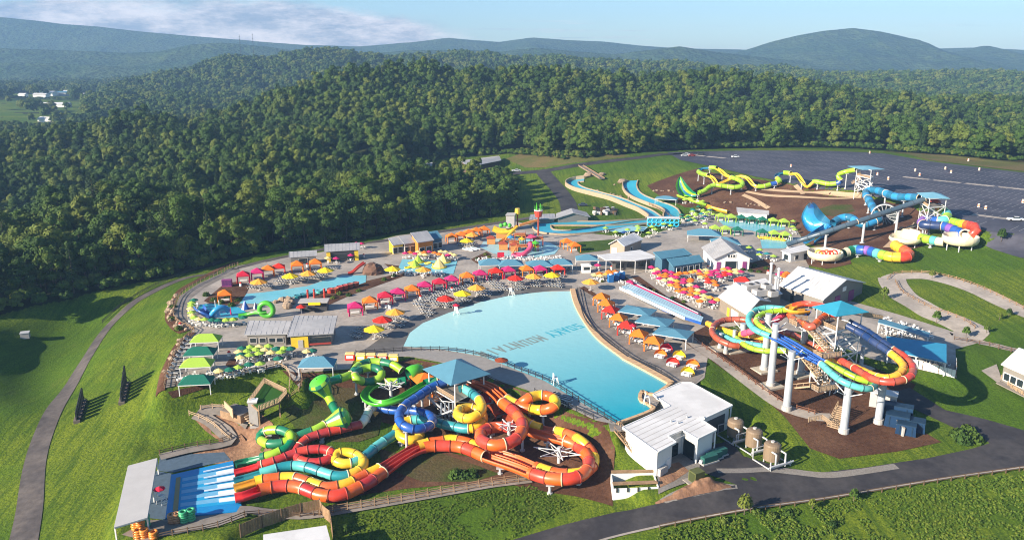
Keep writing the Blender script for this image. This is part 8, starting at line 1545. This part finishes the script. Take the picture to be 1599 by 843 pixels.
    for x, y, w in ((767,381,3.4),(786,390,3.4),(803,392,3.0)): q = B(x, y, 0); mb = MB(); mb.box((q.x, q.y, 1.3), (w, 2.4, 2.4)); part(mb, 'hut', wo, o); mb = MB(); hip_roof(mb, q.x, q.y, 2.55, w + .5, 3, .9, 0, .8); part(mb, 'hut_roof', wr, o)
    mb = MB(); stair(mb, B(782, 378, .3), B(800, 371, 3.2), 1.6, 12); part(mb, 'stair', wr, o); mb = MB(); stair(mb, B(800, 396, .3), B(806, 386, 3.0), 1.6, 10); part(mb, 'stair', wo, o)
fort()
q = P(782, 404, .1); o = thing('notice_board', 'dark red notice board in front of the play fort', 'sign', q, .1); mb = MB(); mb.box((0, 0, 1.5), (2.6, .25, 2.0)); part(mb, 'panel', FB['crimson'], o); mb = MB(); mb.box((-1.1, 0, .4), (.15, .15, .9)); mb.box((1.1, 0, .4), (.15, .15, .9)); part(mb, 'post', dark_metal, o)
q = P(354, 448, .1); o = thing('vending_machine', 'dark purple vending machines at the back of the first kids pool', 'vending machine', P(355, 447, .1), .1); mb = MB(); mb.box((0, 0, 1.2), (3.2, 1.4, 2.4)); part(mb, 'case', mat('purple_panel', (.22,.04,.16)), o)
for k in range(3): mb = MB(); mb.box((-1.05 + 1.05 * k, -.72, 1.3), (.85, .06, 1.8)); part(mb, 'front_panel', mat('machine_front', (.10,.03,.12), .4, .3, 3), o)
for i, (x, y) in enumerate(((731,391),(737,390),(743,389))):
    q = P(x, y, .1); o = thing('mat_rack', 'low white mat rack lying before the play fort, ' + ('left', 'middle', 'right')[i] + ' one of three', 'rack', q, -.7); mb = MB(); mb.box((0, 0, .35), (5.5, .9, .5)); part(mb, 'frame', white, o); mb = MB(); mb.box((0, 0, .63), (5.3, .7, .05)); part(mb, 'mat', FB['blue'], o)
# retaining stones at the head of the lazy river and a slanted conveyor
a, b = G(907, 263), G(940, 282); o = thing('conveyor', 'grey sloping raft conveyor above the lazy river', 'conveyor', b); mb = MB(); mb.bar(a - b + Vector((0, 0, 1.4)), Vector((0, 0, 1.0)), 3.0, .4); part(mb, 'belt', boards, o); mb = MB()
for s in (-1, 1): mb.bar(a - b + Vector((s * 1.5, 0, 1.9)), Vector((s * 1.5, 0, 1.5)), .2, .5)
part(mb, 'side_rail', wood, o)
for x, y, s, lab in ((919,276,3.2,'pale rock outcrop left of the conveyor at the river head'),(972,286,3.0,'brown rock block at the top of the right river arm'),(940,274,2.2,'brown rock outcrop right of the conveyor')): q = G(x, y); o = single(RK[2], 'rock_outcrop', None, lab, 'rock', q, .4); o.scale = (s * 1.6, s, s * 1.2)
mb = MB(); o = thing('raft_park', 'jumble of stored rafts and machinery beside the gable roofed shelter', 'storage', G(960, 332))
for k in range(26): q = G(928 + rt.uniform(0, 36), 326 + rt.uniform(0, 10)) - o.location; mb = MB(); mb.box((q.x, q.y, q.z + .7), (rt.uniform(.8, 2), rt.uniform(.8, 2), 1.4), rt.uniform(0, 3)); part(mb, 'crate', rt.choice([grey_light, dark_metal, steel, wood_dark, white]), o)
